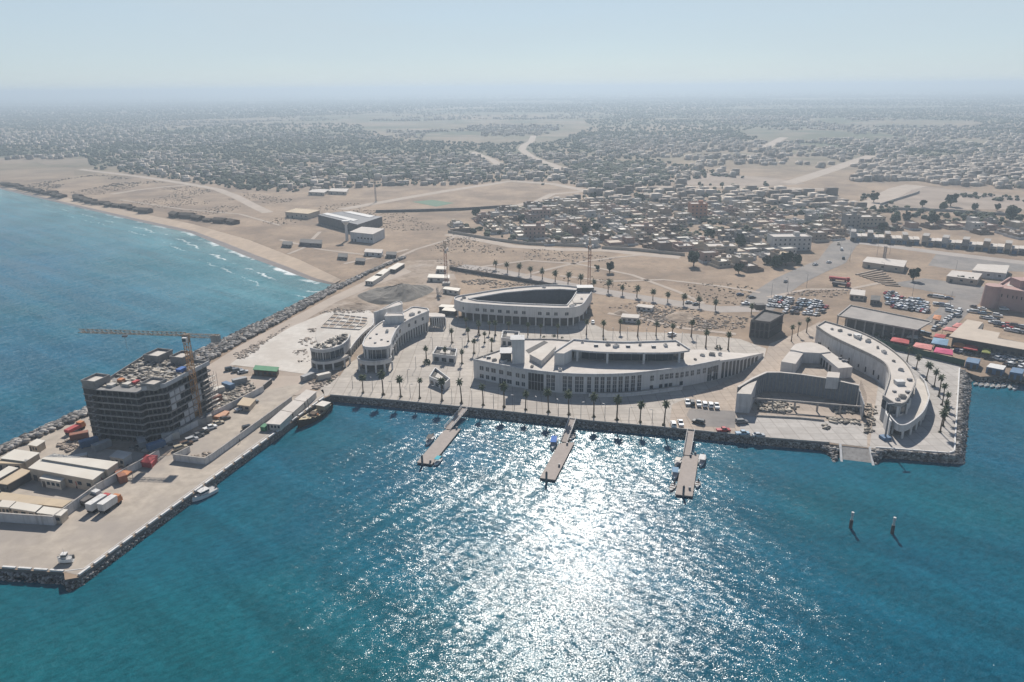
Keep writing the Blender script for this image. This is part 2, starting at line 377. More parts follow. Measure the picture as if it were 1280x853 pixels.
    rr = N('ShaderNodeMapRange'); rr.inputs['To Min'].default_value = SEA_ROUGH; rr.inputs['To Max'].default_value = 0.8; l.new(f2.outputs[0], rr.inputs['Value'])
    l.new(rr.outputs[0], b.inputs['Roughness']); b.inputs['IOR'].default_value = 1.33; b.inputs['Specular IOR Level'].default_value = 0.2
    me.materials.append(m)
    tag(link(bpy.data.objects.new('sea', me)), kind='structure')
WS1, WS2, WS3, WS4 = 0.84, 0.46, 0.30, 0.05; WK1 = 3.4
SEA_DEEP = (0.002, 0.074, 0.118); SEA_GREEN = (0.003, 0.094, 0.110); SEA_ROUGH = 0.2
make_water()

# ------------------------------------------------------------------ land
sand = mat('sand', (0.36, 0.29, 0.235), 0.95, 0.25, 0.12, 0.1, var2=0.75, scale2=0.016, col2=(0.25, 0.205, 0.17))
def land_mat():
    m = bpy.data.materials.new('dry_land'); m.use_nodes = True; n = m.node_tree.nodes; l = m.node_tree.links
    b = n['Principled BSDF']; b.inputs['Roughness'].default_value = 0.95; b.inputs['Specular IOR Level'].default_value = 0.1
    g = n.new('ShaderNodeNewGeometry')
    def noise(sc, d=4, r=0.6):
        q = n.new('ShaderNodeTexNoise'); q.inputs['Scale'].default_value = sc; q.inputs['Detail'].default_value = d; q.inputs['Roughness'].default_value = r
        l.new(g.outputs['Position'], q.inputs['Vector']); return q.outputs['Fac']
    def rng(v, a, b_, c=0.0, d=1.0):
        q = n.new('ShaderNodeMapRange'); q.inputs['From Min'].default_value = a; q.inputs['From Max'].default_value = b_
        q.inputs['To Min'].default_value = c; q.inputs['To Max'].default_value = d; l.new(v, q.inputs['Value']); return q.outputs[0]
    def mix(f, A, B):
        q = n.new('ShaderNodeMix'); q.data_type = 'RGBA'
        for s_, v in (('Factor', f), ('A', A), ('B', B)):
            if isinstance(v, (int, float)): q.inputs[s_].default_value = v
            elif isinstance(v, tuple): q.inputs[s_].default_value = (*v, 1)
            else: l.new(v, q.inputs[s_])
        return q.outputs['Result']
    def mul(a, b_):
        q = n.new('ShaderNodeMath'); q.operation = 'MULTIPLY'; l.new(a, q.inputs[0])
        if isinstance(b_, (int, float)): q.inputs[1].default_value = b_
        else: l.new(b_, q.inputs[1])
        return q.outputs[0]
    c = mix(rng(noise(0.018, 6, 0.65), 0.4, 0.62), (0.36, 0.268, 0.192), (0.215, 0.16, 0.118))       # sand and trodden earth
    c = mix(rng(noise(0.22, 3, 0.7), 0.35, 0.75, 0, 0.5), c, (0.17, 0.138, 0.115))
    sp = noise(0.5, 2, 0.6); c = mix(rng(sp, 0.63, 0.7, 0, 0.55), c, (0.09, 0.085, 0.06))               # dry tufts
    sx = n.new('ShaderNodeSeparateXYZ'); l.new(g.outputs['Position'], sx.inputs[0])
    inland = rng(sx.outputs['Y'], 1000, 1500)
    vo = n.new('ShaderNodeTexVoronoi'); vo.inputs['Scale'].default_value = 0.0075; l.new(g.outputs['Position'], vo.inputs['Vector'])
    sv = n.new('ShaderNodeSeparateColor'); l.new(vo.outputs['Color'], sv.inputs[0])
    fld = mix(sv.outputs[0], (0.085, 0.10, 0.06), (0.27, 0.215, 0.17))                                     # plots of groves and bare fields
    fld = mix(rng(noise(0.006, 5, 0.6), 0.42, 0.6), fld, (0.075, 0.09, 0.06))
    c = mix(mul(inland, rng(noise(0.0016, 5, 0.6), 0.36, 0.55, 0.15, 0.95)), c, fld)
    l.new(c, b.inputs['Base Color'])
    return m
LANDM = land_mat()
LAND_PX = [(-200, 708), (0, 711), (80, 716.5), (81, 725), (98, 722), (281, 589), (407, 497), (412, 495), (500, 502.5), (577, 510), (640, 516.5), (737, 527.5),
           (859, 538.5), (900, 542), (960, 549), (1037, 555), (1050, 557), (1087, 561), (1095, 561.5), (1195, 569), (1201, 462),
           (1216, 468), (1225, 471), (1260, 470), (1290, 474), (1400, 483)]
BEACH_TOP_PX = [(-150, 207), (-60, 219), (0, 228.5), (86, 248), (176, 267), (240, 280), (311, 300), (375, 325), (427, 350)]
BW_PX = [(415, 360.5), (345, 396), (240, 447), (107, 515), (0, 564), (-200, 655)]
poly = GP(LAND_PX) + [Vector((2500, 330, LAND)), Vector((48000, 330, LAND)), Vector((48000, 45000, LAND)), Vector((-48000, 45000, LAND)), Vector((-48000, 2750, LAND)), Vector((-9000, 2750, LAND))] \
    + GP(BEACH_TOP_PX) + GP(BW_PX)
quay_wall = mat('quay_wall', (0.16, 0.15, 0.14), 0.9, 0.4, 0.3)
lb = MB(); lb.sheet(poly, LANDM); 
np_ = len(poly)
for i in range(np_):
    a, b_ = poly[i], poly[(i + 1) % np_]
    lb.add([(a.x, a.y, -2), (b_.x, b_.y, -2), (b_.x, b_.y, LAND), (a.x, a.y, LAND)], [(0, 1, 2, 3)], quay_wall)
struct('land', lb)

beach_m = mat('beach_sand', (0.47, 0.37, 0.28), 0.95, 0.16, 0.15, 0.1, var2=0.5, scale2=0.03, col2=(0.38, 0.30, 0.235))
wet_m = mat('wet_sand', (0.24, 0.19, 0.15), 0.35, 0.15, 0.15, 0.4)
up_ = [Vector((-9000, 2750, LAND + .03))] + GP(BEACH_TOP_PX, LAND + .03); lo_ = SHORE
bm_ = MB(); N_ = 90
U_ = [along(up_, (i / N_)) for i in range(N_ + 1)]
def near_on(pts, p):
    best = None
    for a, b_ in zip(pts[:-1], pts[1:]):
        a2, b2 = Vector(a[:2]), Vector(b_[:2]); d = b2 - a2; t = max(0, min(1, (Vector(p[:2]) - a2).dot(d) / d.length_squared)); q = a2 + d * t
        k = (q - Vector(p[:2])).length
        if best is None or k < best[0]: best = (k, q)
    return best[1]
UU = []
for i in range(len(up_) - 1):
    k = 14
    for j in range(k): UU.append(up_[i].lerp(up_[i + 1], j / k))
UU.append(up_[-1])
for i in range(len(UU) - 1):
    a, b_ = UU[i], UU[i + 1]; c, d = near_on(SHORE, a), near_on(SHORE, b_)
    def lerp(p, q, t, z): r = Vector(p[:2]).lerp(q, t); return (r.x, r.y, z)
    bm_.add([a, b_, lerp(b_, d, .8, .75), lerp(a, c, .8, .75)], [(0, 3, 2, 1)], beach_m)
    bm_.add([lerp(a, c, .8, .75), lerp(b_, d, .8, .75), lerp(b_, d, 1.25, -0.35), lerp(a, c, 1.25, -0.35)], [(0, 3, 2, 1)], wet_m)
struct('beach', bm_)

# ------------------------------------------------------------------ haze
hb = MB(); hb.box(0, 21000, -4.0, 90000, 46000, 150 + 4, mat('tmp', (1, 1, 1), var=0))
hm = bpy.data.materials.new('haze_air'); hm.use_nodes = True; hn = hm.node_tree.nodes; hn.remove(hn['Principled BSDF'])
pv = hn.new('ShaderNodeVolumePrincipled'); pv.inputs['Color'].default_value = (0.585, 0.70, 0.805, 1); pv.inputs['Density'].default_value = 2.8e-4; pv.inputs['Anisotropy'].default_value = 0.25
hm.node_tree.links.new(pv.outputs[0], hn['Material Output'].inputs['Volume'])
hb.mats = [hm]
hz = tag(hb.build('haze'), kind='stuff')
# ------------------------------------------------------------------ paving, roads, quay
M_prom = mat('pale_paving', (0.44, 0.395, 0.345), 0.85, 0.2, 0.35, 0.2, var2=0.7, scale2=0.05, col2=(0.34, 0.305, 0.27), joint=6)
M_spit = mat('concrete_paving', (0.43, 0.40, 0.37), 0.85, 0.16, 0.4, 0.2, var2=0.6, scale2=0.06, col2=(0.35, 0.32, 0.29), joint=5)
M_tan = mat('tan_block_paving', (0.42, 0.345, 0.28), 0.9, 0.16, 0.6, 0.2, var2=0.6, scale2=0.06, col2=(0.31, 0.26, 0.22), joint=4)
M_quay = mat('quay_concrete', (0.40, 0.345, 0.285), 0.9, 0.22, 0.25, 0.2, var2=0.75, scale2=0.035, col2=(0.29, 0.255, 0.225))
M_slab = mat('white_slab', (0.53, 0.49, 0.44), 0.9, 0.14, 0.3, 0.2, var2=0.6, scale2=0.07, col2=(0.42, 0.37, 0.32))
M_dirt = mat('site_dirt', (0.30, 0.235, 0.18), 0.95, 0.35, 0.2, 0.1, var2=0.7, scale2=0.05, col2=(0.38, 0.32, 0.27))
M_asph = mat('worn_asphalt', (0.19, 0.175, 0.165), 0.9, 0.2, 0.3, 0.2, var2=0.7, scale2=0.05, col2=(0.27, 0.24, 0.215))
M_road = mat('dusty_road', (0.33, 0.29, 0.26), 0.9, 0.15, 0.1, 0.2)
M_track = mat('pale_track', (0.40, 0.335, 0.28), 0.95, 0.12, 0.1, 0.1)
M_conc = mat('raw_concrete', (0.36, 0.335, 0.31), 0.9, 0.22, 0.5, 0.2, streak=.4)
M_white = mat('white_render', (0.60, 0.585, 0.565), 0.8, 0.08, 0.25, 0.3, var2=0.35, scale2=0.12, col2=(0.58, 0.55, 0.51), streak=.35)
M_wall = mat('wall_white_grey', (0.53, 0.52, 0.51), 0.85, 0.14, 0.4, 0.2, streak=.45)
M_roof = mat('pale_roof', (0.53, 0.485, 0.44), 0.9, 0.12, 0.3, 0.2, var2=0.4, scale2=0.12, col2=(0.44, 0.395, 0.345))
M_dark = mat('dark_opening', (0.035, 0.035, 0.038), 0.8, 0.3, 0.5)
M_glass = mat('window_glass', (0.03, 0.045, 0.06), 0.12, 0.0, spec=0.6)
M_steel = mat('grey_steel', (0.16, 0.16, 0.17), 0.5, 0.1)
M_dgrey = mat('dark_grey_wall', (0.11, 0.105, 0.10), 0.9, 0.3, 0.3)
M_brown = mat('brown_timber', (0.10, 0.07, 0.05), 0.9, 0.3, 0.5)
def paved(name, pts, m, k): b = MB(); b.sheet(GP(pts, LAND + 0.035 * k), m); return struct(name, b)
paved('quay_apron', [(-195, 705), (0, 709), (81, 715), (97, 719), (281, 587), (406, 495.5), (404, 487), (372, 494), (225, 545), (100, 515), (0, 566), (-190, 652)], M_quay, 1)
paved('promenade', [(407, 496), (412, 494), (500, 501.5), (577, 509), (640, 515.5), (737, 526.5), (836, 535), (840, 506), (900, 480), (955, 450), (958, 436), (925, 424), (860, 417), (760, 414), (735, 402),
                    (700, 398), (570, 398), (560, 386), (500, 430), (470, 436), (440, 448), (425, 470), (395, 480)], M_prom, 1)
paved('forecourt', [(836, 535), (840, 506), (900, 480), (955, 450), (962, 430), (1000, 415), (1025, 402), (1030, 420), (1100, 480), (1092, 520), (1087, 560), (1050, 556), (1037, 554), (960, 548), (900, 541), (859, 537.5)], M_tan, 2)
paved('headland_paving', [(1087, 560), (1092, 520), (1098, 480), (1040, 425), (1060, 400), (1120, 436), (1201, 458), (1200, 463), (1194, 568), (1095, 560.5)], M_spit, 3)
paved('parking_apron', [(862, 511), (920, 514), (919, 535), (880, 533), (866, 528), (858, 519)], M_asph, 3)
paved('front_apron', [(925, 519), (1084, 530), (1084, 559), (1050, 555), (1037, 553), (960, 547), (925, 543.5)], M_spit, 4)
paved('site_yard', [(120, 560), (210, 570), (365, 495), (392, 480), (420, 470), (440, 452), (560, 384), (575, 360), (560, 325), (510, 326), (415, 373), (300, 436), (268, 462), (120, 516)], M_dirt, 3)
paved('breakwater_track', [(122, 516), (262, 456), (300, 432), (415, 371), (460, 350), (500, 333), (515, 340), (470, 356), (420, 378), (320, 436), (300, 452), (285, 462), (300, 470), (385, 470), (400, 482), (372, 494), (300, 500), (262, 480)], M_track, 4)
paved('pale_slab', [(287, 456), (300, 446), (365, 408), (410, 390), (460, 387), (470, 395), (440, 440), (425, 462), (384, 468), (340, 462)], M_slab, 5)
paved('quay_lane', [(218, 566), (262, 578), (364, 497), (385, 478), (330, 488), (300, 505)], M_quay, 5)
def road(name, px, wd, m, k, z=None):
    pts = GP(px); b = MB(); L = []; n = len(pts)
    for i in range(n):
        d = (pts[min(i + 1, n - 1)] - pts[max(i - 1, 0)]); d.z = 0; d.normalize(); nn = Vector((-d.y, d.x, 0))
        L.append((pts[i] + nn * wd / 2, pts[i] - nn * wd / 2))
    zz = LAND + 0.035 * k
    for i in range(n - 1):
        b.add([(*L[i][0][:2], zz), (*L[i][1][:2], zz), (*L[i + 1][1][:2], zz), (*L[i + 1][0][:2], zz)], [(0, 1, 2, 3)], m)
    return struct(name, b)
road('road', [(427, 262), (455, 257), (480, 252.5), (557, 239), (617, 230), (640, 226.5), (690, 230), (735, 239), (750, 241)], 14, M_track, 2)
road('road', [(705, 213), (690, 206), (677, 202), (662, 195), (652, 187), (655, 182), (664, 177), (667, 170)], 16, M_track, 3)
road('road', [(985, 229), (997, 226), (1040, 212), (1065, 203), (1090, 195)], 22, M_track, 2)
road('road', [(790, 234.5), (870, 233.5), (960, 234.5), (1040, 237)], 12, M_track, 2)
road('road', [(100, 212), (175, 221), (240, 231), (272, 237), (295, 246), (316, 257), (335, 266)], 12, M_track, 2)
road('road', [(140, 243), (170, 238), (205, 234), (240, 231)], 9, M_track, 3)
road('road', [(640, 258), (672, 252), (690, 243), (735, 239)], 10, M_track, 3)
road('road', [(575, 333), (610, 337), (640, 343), (700, 355), (760, 366), (840, 379), (900, 387), (945, 386)], 13, M_road, 2)
road('road', [(945, 386), (958, 370), (985, 352), (1012, 339), (1040, 327), (1053, 308), (1062, 300)], 19, M_asph, 3)
road('road', [(1062, 302), (1120, 309), (1180, 317), (1300, 331)], 13, M_road, 2)
road('road', [(560, 293), (600, 300), (640, 308), (700, 312), (760, 313), (800, 318), (850, 322)], 11, M_track, 2)
road('road', [(1080, 260), (1100, 250), (1125, 237), (1145, 232)], 26, M_track, 3)
road('road', [(1170, 408), (1182, 398), (1195, 385), (1210, 375), (1260, 372)], 15, M_asph, 3)
road('road', [(590, 190), (615, 200), (625, 207)], 14, M_track, 3)
road('road', [(958, 184), (968, 178), (980, 172)], 22, M_track, 3)
for tr in ([(655, 345), (690, 336), (725, 328), (770, 322), (815, 318)], [(600, 334), (660, 326), (720, 330), (790, 344), (850, 366), (880, 380)], [(480, 330), (520, 312), (560, 300), (575, 293)], [(430, 330), (470, 322), (510, 312)],
           [(350, 300), (400, 312), (450, 318), (500, 322)], [(400, 290), (380, 310), (360, 318)], [(700, 345), (760, 352), (830, 350), (900, 358), (950, 366)], [(150, 250), (230, 262), (300, 268), (350, 282)], [(960, 372), (1010, 362), (1060, 362), (1110, 352)], [(760, 392), (800, 398), (850, 410), (920, 418)]):
    road('track', tr, 3.4, M_track, 4)
# sports pitch on the sand beyond the hangar
def sheetpx(name, pts, m, k): return paved(name, pts, m, k)
sheetpx('pitch', [(515, 252.5), (540, 250), (568, 254), (545, 258.5)], mat('green_pitch', (0.10, 0.17, 0.11), 0.9, 0.15), 3)
M_bare = mat('bare_field', (0.315, 0.255, 0.21), 0.95, 0.25, 0.03, 0.1)
sheetpx('sand_patch', [(830, 226), (880, 216), (960, 222), (1010, 230), (960, 233), (860, 232)], M_bare, 1)
sheetpx('sand_patch', [(1095, 255), (1150, 232), (1215, 240), (1280, 247), (1290, 262), (1190, 262), (1120, 262)], M_bare, 1)
sheetpx('gravel_lot', [(1110, 355), (1155, 348), (1230, 358), (1240, 374), (1200, 372), (1150, 362)], M_asph, 2)
sheetpx('gravel_lot', [(1170, 318), (1290, 328), (1290, 340), (1200, 338), (1160, 332)], M_asph, 1)
# slipway going down into the water
sl = MB(); a, b_, c, d = G(1050, 556.5), G(1087, 560.5), G(1092, 588, -1.2), G(1052, 583, -1.2)
sl.add([(a.x, a.y, LAND + .02), (b_.x, b_.y, LAND + .02), c, d], [(3, 2, 1, 0)], M_conc); struct('slipway', sl)
kb = MB()
for p, q in ((a, d), (b_, c)): kb.bar((p.x, p.y, LAND + .2), (q.x, q.y, -0.9), 0.55, M_white)
tag(kb.build('slipway_kerb'), kind='structure')
# kerb along the quay edge, in separate cast blocks, and a low parapet along the promenade
kb = MB()
def blocks(px, wd, h, step, gap, m, off):
    pts = GP(px); L = plen(pts); n = int(L / step)
    for i in range(n):
        p, q = along(pts, i / n), along(pts, (i + 1) / n); d = q - p; nn = Vector((-d.y, d.x, 0)).normalized() * off
        c = (p + q) / 2 + nn; kb.box(c.x, c.y, LAND, d.length - gap, wd, h, m, math.atan2(d.y, d.x))
blocks([(98, 722), (281, 589), (407, 497)], 0.7, 0.5, 5.0, 1.3, M_white, 0.5)
blocks([(0, 711), (80, 716.5)], 0.6, 0.5, 4.0, 0.8, M_white, 0.5)
blocks([(412, 495), (500, 502.5), (577, 510), (640, 516.5), (737, 527.5), (859, 538.5), (960, 549), (1037, 555)], 0.5, 0.55, 4.0, 0.05, M_conc, 0.5)
blocks([(1095, 561.5), (1195, 569), (1201, 462)], 0.5, 0.6, 4.0, 0.1, M_white, 0.6)
struct('quay_kerb', kb)
kb = MB()
blocks([(82, 714), (96, 717.5), (281, 583.5), (405, 493)], 0.25, 0.12, 6, 0.0, M_white, 0.0)
struct('quay_line', kb)

# ------------------------------------------------------------------ riprap
def ico(sub=1, jit=0.22, seed=0):
    bm = bmesh.new(); bmesh.ops.create_icosphere(bm, subdivisions=sub, radius=1); r = random.Random(seed)
    for v in bm.verts: v.co *= 1 + r.uniform(-jit, jit)
    v = np.array([q.co[:] for q in bm.verts]); f = np.array([[x.index for x in q.verts] for q in bm.faces]); bm.free(); return v, f
ROCKP = [ico(1, 0.25, i) for i in range(5)]
M_rock = shade_mat('boulder_stone', (0.065, 0.06, 0.057), rough=0.9, col2=(0.42, 0.39, 0.36))
def riprap(name, inner, outer, n, s0, s1, zi=3.2, zo=-0.3):
    A = GP(inner, zi if zi < 3 else LAND); B = GP(outer, 0); it = []
    for i in range(n):
        t = random.random(); u = random.random()
        p = along(A, t).lerp(along(B, t), u); s = random.uniform(s0, s1)
        hump = 0.5 * math.sin(math.pi * min(1, u * 1.2))
        it.append((random.randrange(5), p.x, p.y, zi + (zo - zi) * u + hump, s * random.uniform(.7, 1.3), s, s * random.uniform(.55, .9), random.uniform(0, 6.3), 0, random.random() ** 1.6))
    return merged(name, ROCKP, it, [M_rock])
r = riprap('breakwater_boulders', [(-200, 662), (0, 569), (110, 520), (255, 455), (345, 406), (415, 367), (460, 343), (506, 323)],
           [(-200, 650), (0, 558), (107, 509), (240, 441), (345, 392), (418, 355.5), (457, 340), (503, 321)], 4600, 0.7, 1.5, 3.3)
r['label'] = 'rock armour along the open-sea side'
riprap('promenade_boulders', [(408, 497), (412, 495.5), (500, 503), (640, 517), (737, 528), (859, 539), (960, 549.5), (1037, 556), (1049, 558)],
       [(407, 503), (413, 501), (500, 510), (640, 525), (737, 536), (859, 547), (960, 557), (1033, 563), (1044, 580)], 4400, 0.3, 0.75, 2.0)
riprap('headland_boulders', [(1089, 562), (1095, 562.5), (1195, 570), (1201, 463)], [(1095, 582), (1099, 571), (1203, 580), (1215, 466)], 2300, 0.45, 1.05, 2.4)
riprap('quay_toe_boulders', [(0, 715), (80, 720), (84, 730), (99, 725), (281, 592), (407, 499)], [(0, 726), (80, 731), (87, 740), (104, 731), (284, 595), (408, 502)], 2400, 0.25, 0.6, 1.4)
riprap('harbour_boulders', [(1202, 463), (1216, 468), (1225, 471), (1260, 470), (1290, 474), (1400, 483)], [(1216, 470), (1222, 476), (1228, 478), (1262, 477), (1292, 481), (1400, 490)], 500, 0.4, 0.9, 2.0)
# ------------------------------------------------------------------ buildings
def thing(name, label, cat, loc, group=None, rz=0):
    e = empty(name, loc, rz); tag(e, label, cat, group); bpy.context.view_layer.update(); return e
def zat(p, py):
    """height above point p (x, y) that shows at photo row py"""
    lo, hi = -5, 124
    for _ in range(40):
        m = (lo + hi) / 2
        if proj((p[0], p[1], m))[1] > py: lo = m
        else: hi = m
    return lo
def smooth(px, n=5, closed=False):
    P = [np.array(p[:2], float) for p in px]; N = len(P); out = []
    rng = range(N if closed else N - 1)
    for i in rng:
        p0 = P[(i - 1) % N] if (closed or i > 0) else 2 * P[0] - P[1]
        p1 = P[i]; p2 = P[(i + 1) % N]; p3 = P[(i + 2) % N] if (closed or i + 2 < N) else 2 * P[-1] - P[-2]
        for k in range(n):
            t = k / n
            out.append(0.5 * ((2 * p1) + (-p0 + p2) * t + (2 * p0 - 5 * p1 + 4 * p2 - p3) * t * t + (-p0 + 3 * p1 - 3 * p2 + p3) * t ** 3))
    if not closed: out.append(P[-1])
    return [tuple(q) for q in out]
def prismz(mb, pts, z0, m, mtop):
    """prism whose top follows the z of each point"""
    n = len(pts); a = sum(pts[i][0] * pts[(i + 1) % n][1] - pts[(i + 1) % n][0] * pts[i][1] for i in range(n))
    if a < 0: pts = pts[::-1]
    mb.add([(p[0], p[1], z0) for p in pts] + [tuple(p) for p in pts], [(i, (i + 1) % n, n + (i + 1) % n, n + i) for i in range(n)], m)
    mb.sheet(pts, mtop)
def ringsheet(mb, outer, inner, z, m, down=False):
    V = [Vector((p[0], p[1], 0)) for p in outer] + [Vector((p[0], p[1], 0)) for p in inner]
    tr = tessellate_polygon([V[:len(outer)], V[len(outer):]]); f = []
    for t in tr:
        a, b, c = (V[i] for i in t); ar = (b.x - a.x) * (c.y - a.y) - (c.x - a.x) * (b.y - a.y)
        f.append(tuple(t) if (ar > 0) != down else tuple(t)[::-1])
    mb.add([(v.x, v.y, z) for v in V], f, m)
class Facade:
    def __init__(s, px, z):
        s.px = px; s.z = z; s.w = [Vector((*G(p[0], p[1], z)[:2], 0)) for p in px]
    def at(s, x):
        for i in range(len(s.px) - 1):
            a, b = s.px[i][0], s.px[i + 1][0]
            if min(a, b) <= x <= max(a, b) and a != b:
                return s.w[i].lerp(s.w[i + 1], (x - a) / (b - a))
        return s.w[-1] if abs(x - s.px[-1][0]) < abs(x - s.px[0][0]) else s.w[0]
    def frame(s, xa, xb):
        a, b = s.at(xa), s.at(xb); d = (b - a); L = d.length; d.normalize(); nn = Vector((d.y, -d.x, 0))
        if nn.y > 0 and abs(nn.y) > 0.15: nn = -nn
        return a, b, d, L, nn
def window(parent, fac, xa, xb, z0, z1, mull=1, trans=0, name='window', m=None, fm=None, proud=0.07):
    a, b, d, L, nn = fac.frame(xa, xb); c = (a + b) / 2; rz = math.atan2(d.y, d.x); mb = MB()
    q = c + nn * (proud - 0.25)
    mb.box(q.x, q.y, z0, L, 0.5, z1 - z0, m or M_glass, rz)
    fm = fm or M_wall
    q = c + nn * (proud + 0.0)
    for k in range(mull):
        t = (k + 1) / (mull + 1) - 0.5; e = q + d * (L * t); mb.box(e.x, e.y, z0, 0.12, 0.14, z1 - z0, fm, rz)
    for k in range(trans):
        z = z0 + (z1 - z0) * (k + 1) / (trans + 1); mb.box(q.x, q.y, z, L, 0.15, 0.14, fm, rz)
    return mb.build(name, parent, world=True)
def column(parent, p, z0, z1, r, m, name='column', square=True):
    mb = MB()
    if square: mb.box(p[0], p[1], z0, r * 2, r * 2, z1 - z0, m)
    else: mb.tube((p[0], p[1], z0), (p[0], p[1], z1), r, r, m, 8)
    return mb.build(name, parent, world=True)
def offset_poly(w, d, taper=False):
    """shift a polyline sideways by d metres (positive: to the left of its direction)"""
    out = []
    for i in range(len(w)):
        t = (w[min(i + 1, len(w) - 1)] - w[max(i - 1, 0)]); t.z = 0; t.normalize()
        k = d if not taper else d * (0.12 + 0.88 * math.sin(math.pi * min(1, max(0, i / (len(w) - 1)))) ** 0.6)
        out.append(w[i] + Vector((-t.y, t.x, 0)) * k)
    return out

# ---- main two-storey waterfront building
ZD = 11.3
FD = smooth([(591.7, 450), (627, 457), (658, 462.5), (697, 467), (736, 468.7), (780, 468), (817, 464.5), (860.6, 458.6), (899.7, 451)], 4)
t = thing('terminal_building', 'long white two-storey building with bowed windowed front and set-back upper floor behind the promenade palms', 'building', G(740, 485))
mb = MB()
backD = [(878, 437), (862, 437.5), (845, 428), (780, 430), (717, 427), (690, 425), (655, 425), (640, 434), (622, 440)]
outl = GP(FD, ZD) + GP(backD, ZD)
mb.prism(outl, LAND, ZD, M_white, M_roof, cap=True)
wing = [(899.7, 451, 11.3), (926, 447.5, 10.0), (942, 444, 7.0), (954.4, 441.5, 4.2), (929, 442, 8.0), (898, 439.5, 10.6), (878, 437, 11.29)]
prismz(mb, [G(*p) for p in wing], LAND, M_white, M_roof)
mb.build('wall', t, world=True)
pb = MB(); pb.wall(GP(FD, ZD), ZD - 0.4, ZD + 0.55, 0.5, M_wall); pb.wall(GP([FD[-1]] + [(p[0], p[1]) for p in []], ZD) if False else GP(backD[1:] + [FD[0]], ZD), ZD - .2, ZD + 0.6, 0.5, M_conc)
pb.build('parapet', t, world=True)
fd = Facade(FD, ZD)
for x, wd in ((140, 30), (187, 24), (235, 34), (297, 32), (362, 36), (428, 28), (475, 26)):
    a = 580 + (x - wd / 2) / 6.4; b = 580 + (x + wd / 2) / 6.4
    window(t, fd, a, b, 7.2, 9.1, 1); window(t, fd, a, b, 3.5, 5.3, 1)
window(t, fd, 624, 632.5, 2.6, 5.2, 2, name='door')
window(t, fd, 660.5, 679.5, 2.6, 10.2, 4, 1, name='entrance', m=M_dark)  # dark panel stands in for the shade in the entrance recess
TW = [675, 713, 808, 850, 905, 942, 1003, 1063, 1110, 1160, 1208, 1255]
for x in TW: window(t, fd, 580 + (x - 15) / 6.4, 580 + (x + 15) / 6.4, 3.4, 10.3, 1, 3)
for x in (40, 90, 140, 190): window(t, fd, 770 + (x - 15) / 6.4, 770 + (x + 15) / 6.4, 3.4, 10.3, 1, 3)
for x in (292, 368, 410, 447): window(t, fd, 770 + (x - 14) / 6.4, 770 + (x + 14) / 6.4, 7.1, 9.4, 1, 1)
for x in (290, 365, 408, 443, 530): window(t, fd, 770 + (x - 13) / 6.4, 770 + (x + 13) / 6.4, 3.2, 5.0, 0, 0)
for x in (492, 532, 572, 615, 665, 712, 773): window(t, fd, 770 + (x - 12) / 6.4, 770 + (x + 12) / 6.4, 6.9, 9.2, 1, 1)
wd_ = Facade([(p[0], p[1]) for p in wing[:4]], 10.8)
for x in (755, 783): window(t, fd, 770 + (x - 9) / 6.4, 770 + (x + 9) / 6.4, 3.5, 4.6, 0, 0)
for x, h in ((815, 8), (824, 0)): pass
fw = Facade([(880, 455), (899.7, 451)], ZD)
for x, z1 in ((899, 9.3),): window(t, fd, 893, 898.5, 2.7, 9.3, 1, 1)
window(t, fd, 885.5, 890.5, 2.7, 9.0, 1, 1)
def wingfac(x):
    P = wing[:4]
    for p, q in zip(P[:-1], P[1:]):
        if p[0] <= x <= q[0]:
            k = (x - p[0]) / (q[0] - p[0]); return G(p[0], p[1], p[2]).lerp(G(q[0], q[1], q[2]), k)
    return G(*P[-1])
for i in range(10):
    x = 903 + i * 4.6; p, q = wingfac(x), wingfac(x + 3.0); d = q - p; rz = math.atan2(d.y, d.x); top = min(p.z, q.z) - 1.0
    if top > LAND + 1.2:
        c = (p + q) / 2; nn = Vector((d.y, -d.x, 0)).normalized(); mbw = MB(); c2 = c + nn * (-0.18)
        mbw.box(c2.x, c2.y, LAND + .1, Vector((d.x, d.y)).length, 0.5, top - LAND, M_glass if i < 3 else M_dgrey, rz); mbw.build('window', t, world=True)
# raised terrace in front of the entrance hall
FT = [p for p in FD if 735 <= p[0] <= 850]
w_ = [Vector((*v[:2], 0)) for v in GP(FT, ZD)]; o_ = offset_poly(w_, -3.2)
tb = MB(); tb.prism(w_ + o_[::-1], LAND, LAND + 0.9, M_white, M_prom); tb.wall(o_, LAND + .9, LAND + 1.7, .25, M_wall); tb.build('terrace', t, world=True)
# set-back upper floor with its long glazed front
ZU = 16.8
UF = smooth([(715, 437), (745, 439.5), (780, 440.5), (812, 440.8), (840, 440.5), (862, 438)], 3)
UB = smooth([(845, 427), (810, 428.2), (780, 429), (745, 427.8), (717, 425.7)], 3)
ub = MB()
inner = [Vector((*v[:2], 0)) for v in GP(UF, ZU)]; setb = offset_poly(inner, 4.5)
ub.prism(setb + [Vector((*v[:2], 0)) for v in GP(UB, ZU)], ZD, ZU - .8, M_wall, M_wall); ub.build('upper_floor', t, world=True)
ub = MB(); ub.prism(GP([(693, 441.3), (705, 442), (715, 437), (717, 425.7)], ZU), ZD, ZU - .001, M_white, M_roof); ub.build('upper_floor', t, world=True)
ub = MB(); ub.prism(GP(UF, ZU) + GP(UB, ZU), ZU - 0.78, ZU, M_wall, M_roof)
ub.wall(GP([(693, 441.3)] + UB[::-1][:1] + UB[::-1][1:] + [(862, 438)], ZU), ZU, ZU + 0.7, 0.5, M_wall); ub.build('upper_roof', t, world=True)
gb = MB(); gl = offset_poly(inner, 4.4); gb.wall(gl[1:], ZD + .1, ZU - .9, 0.12, M_glass)
for k in range(1, len(gl), 1): gb.box(gl[k].x, gl[k].y - .15, ZD + .1, .18, .18, ZU - ZD - 1, M_steel)
gb.build('glass_front', t, world=True)
ufac = Facade(UF, ZU)
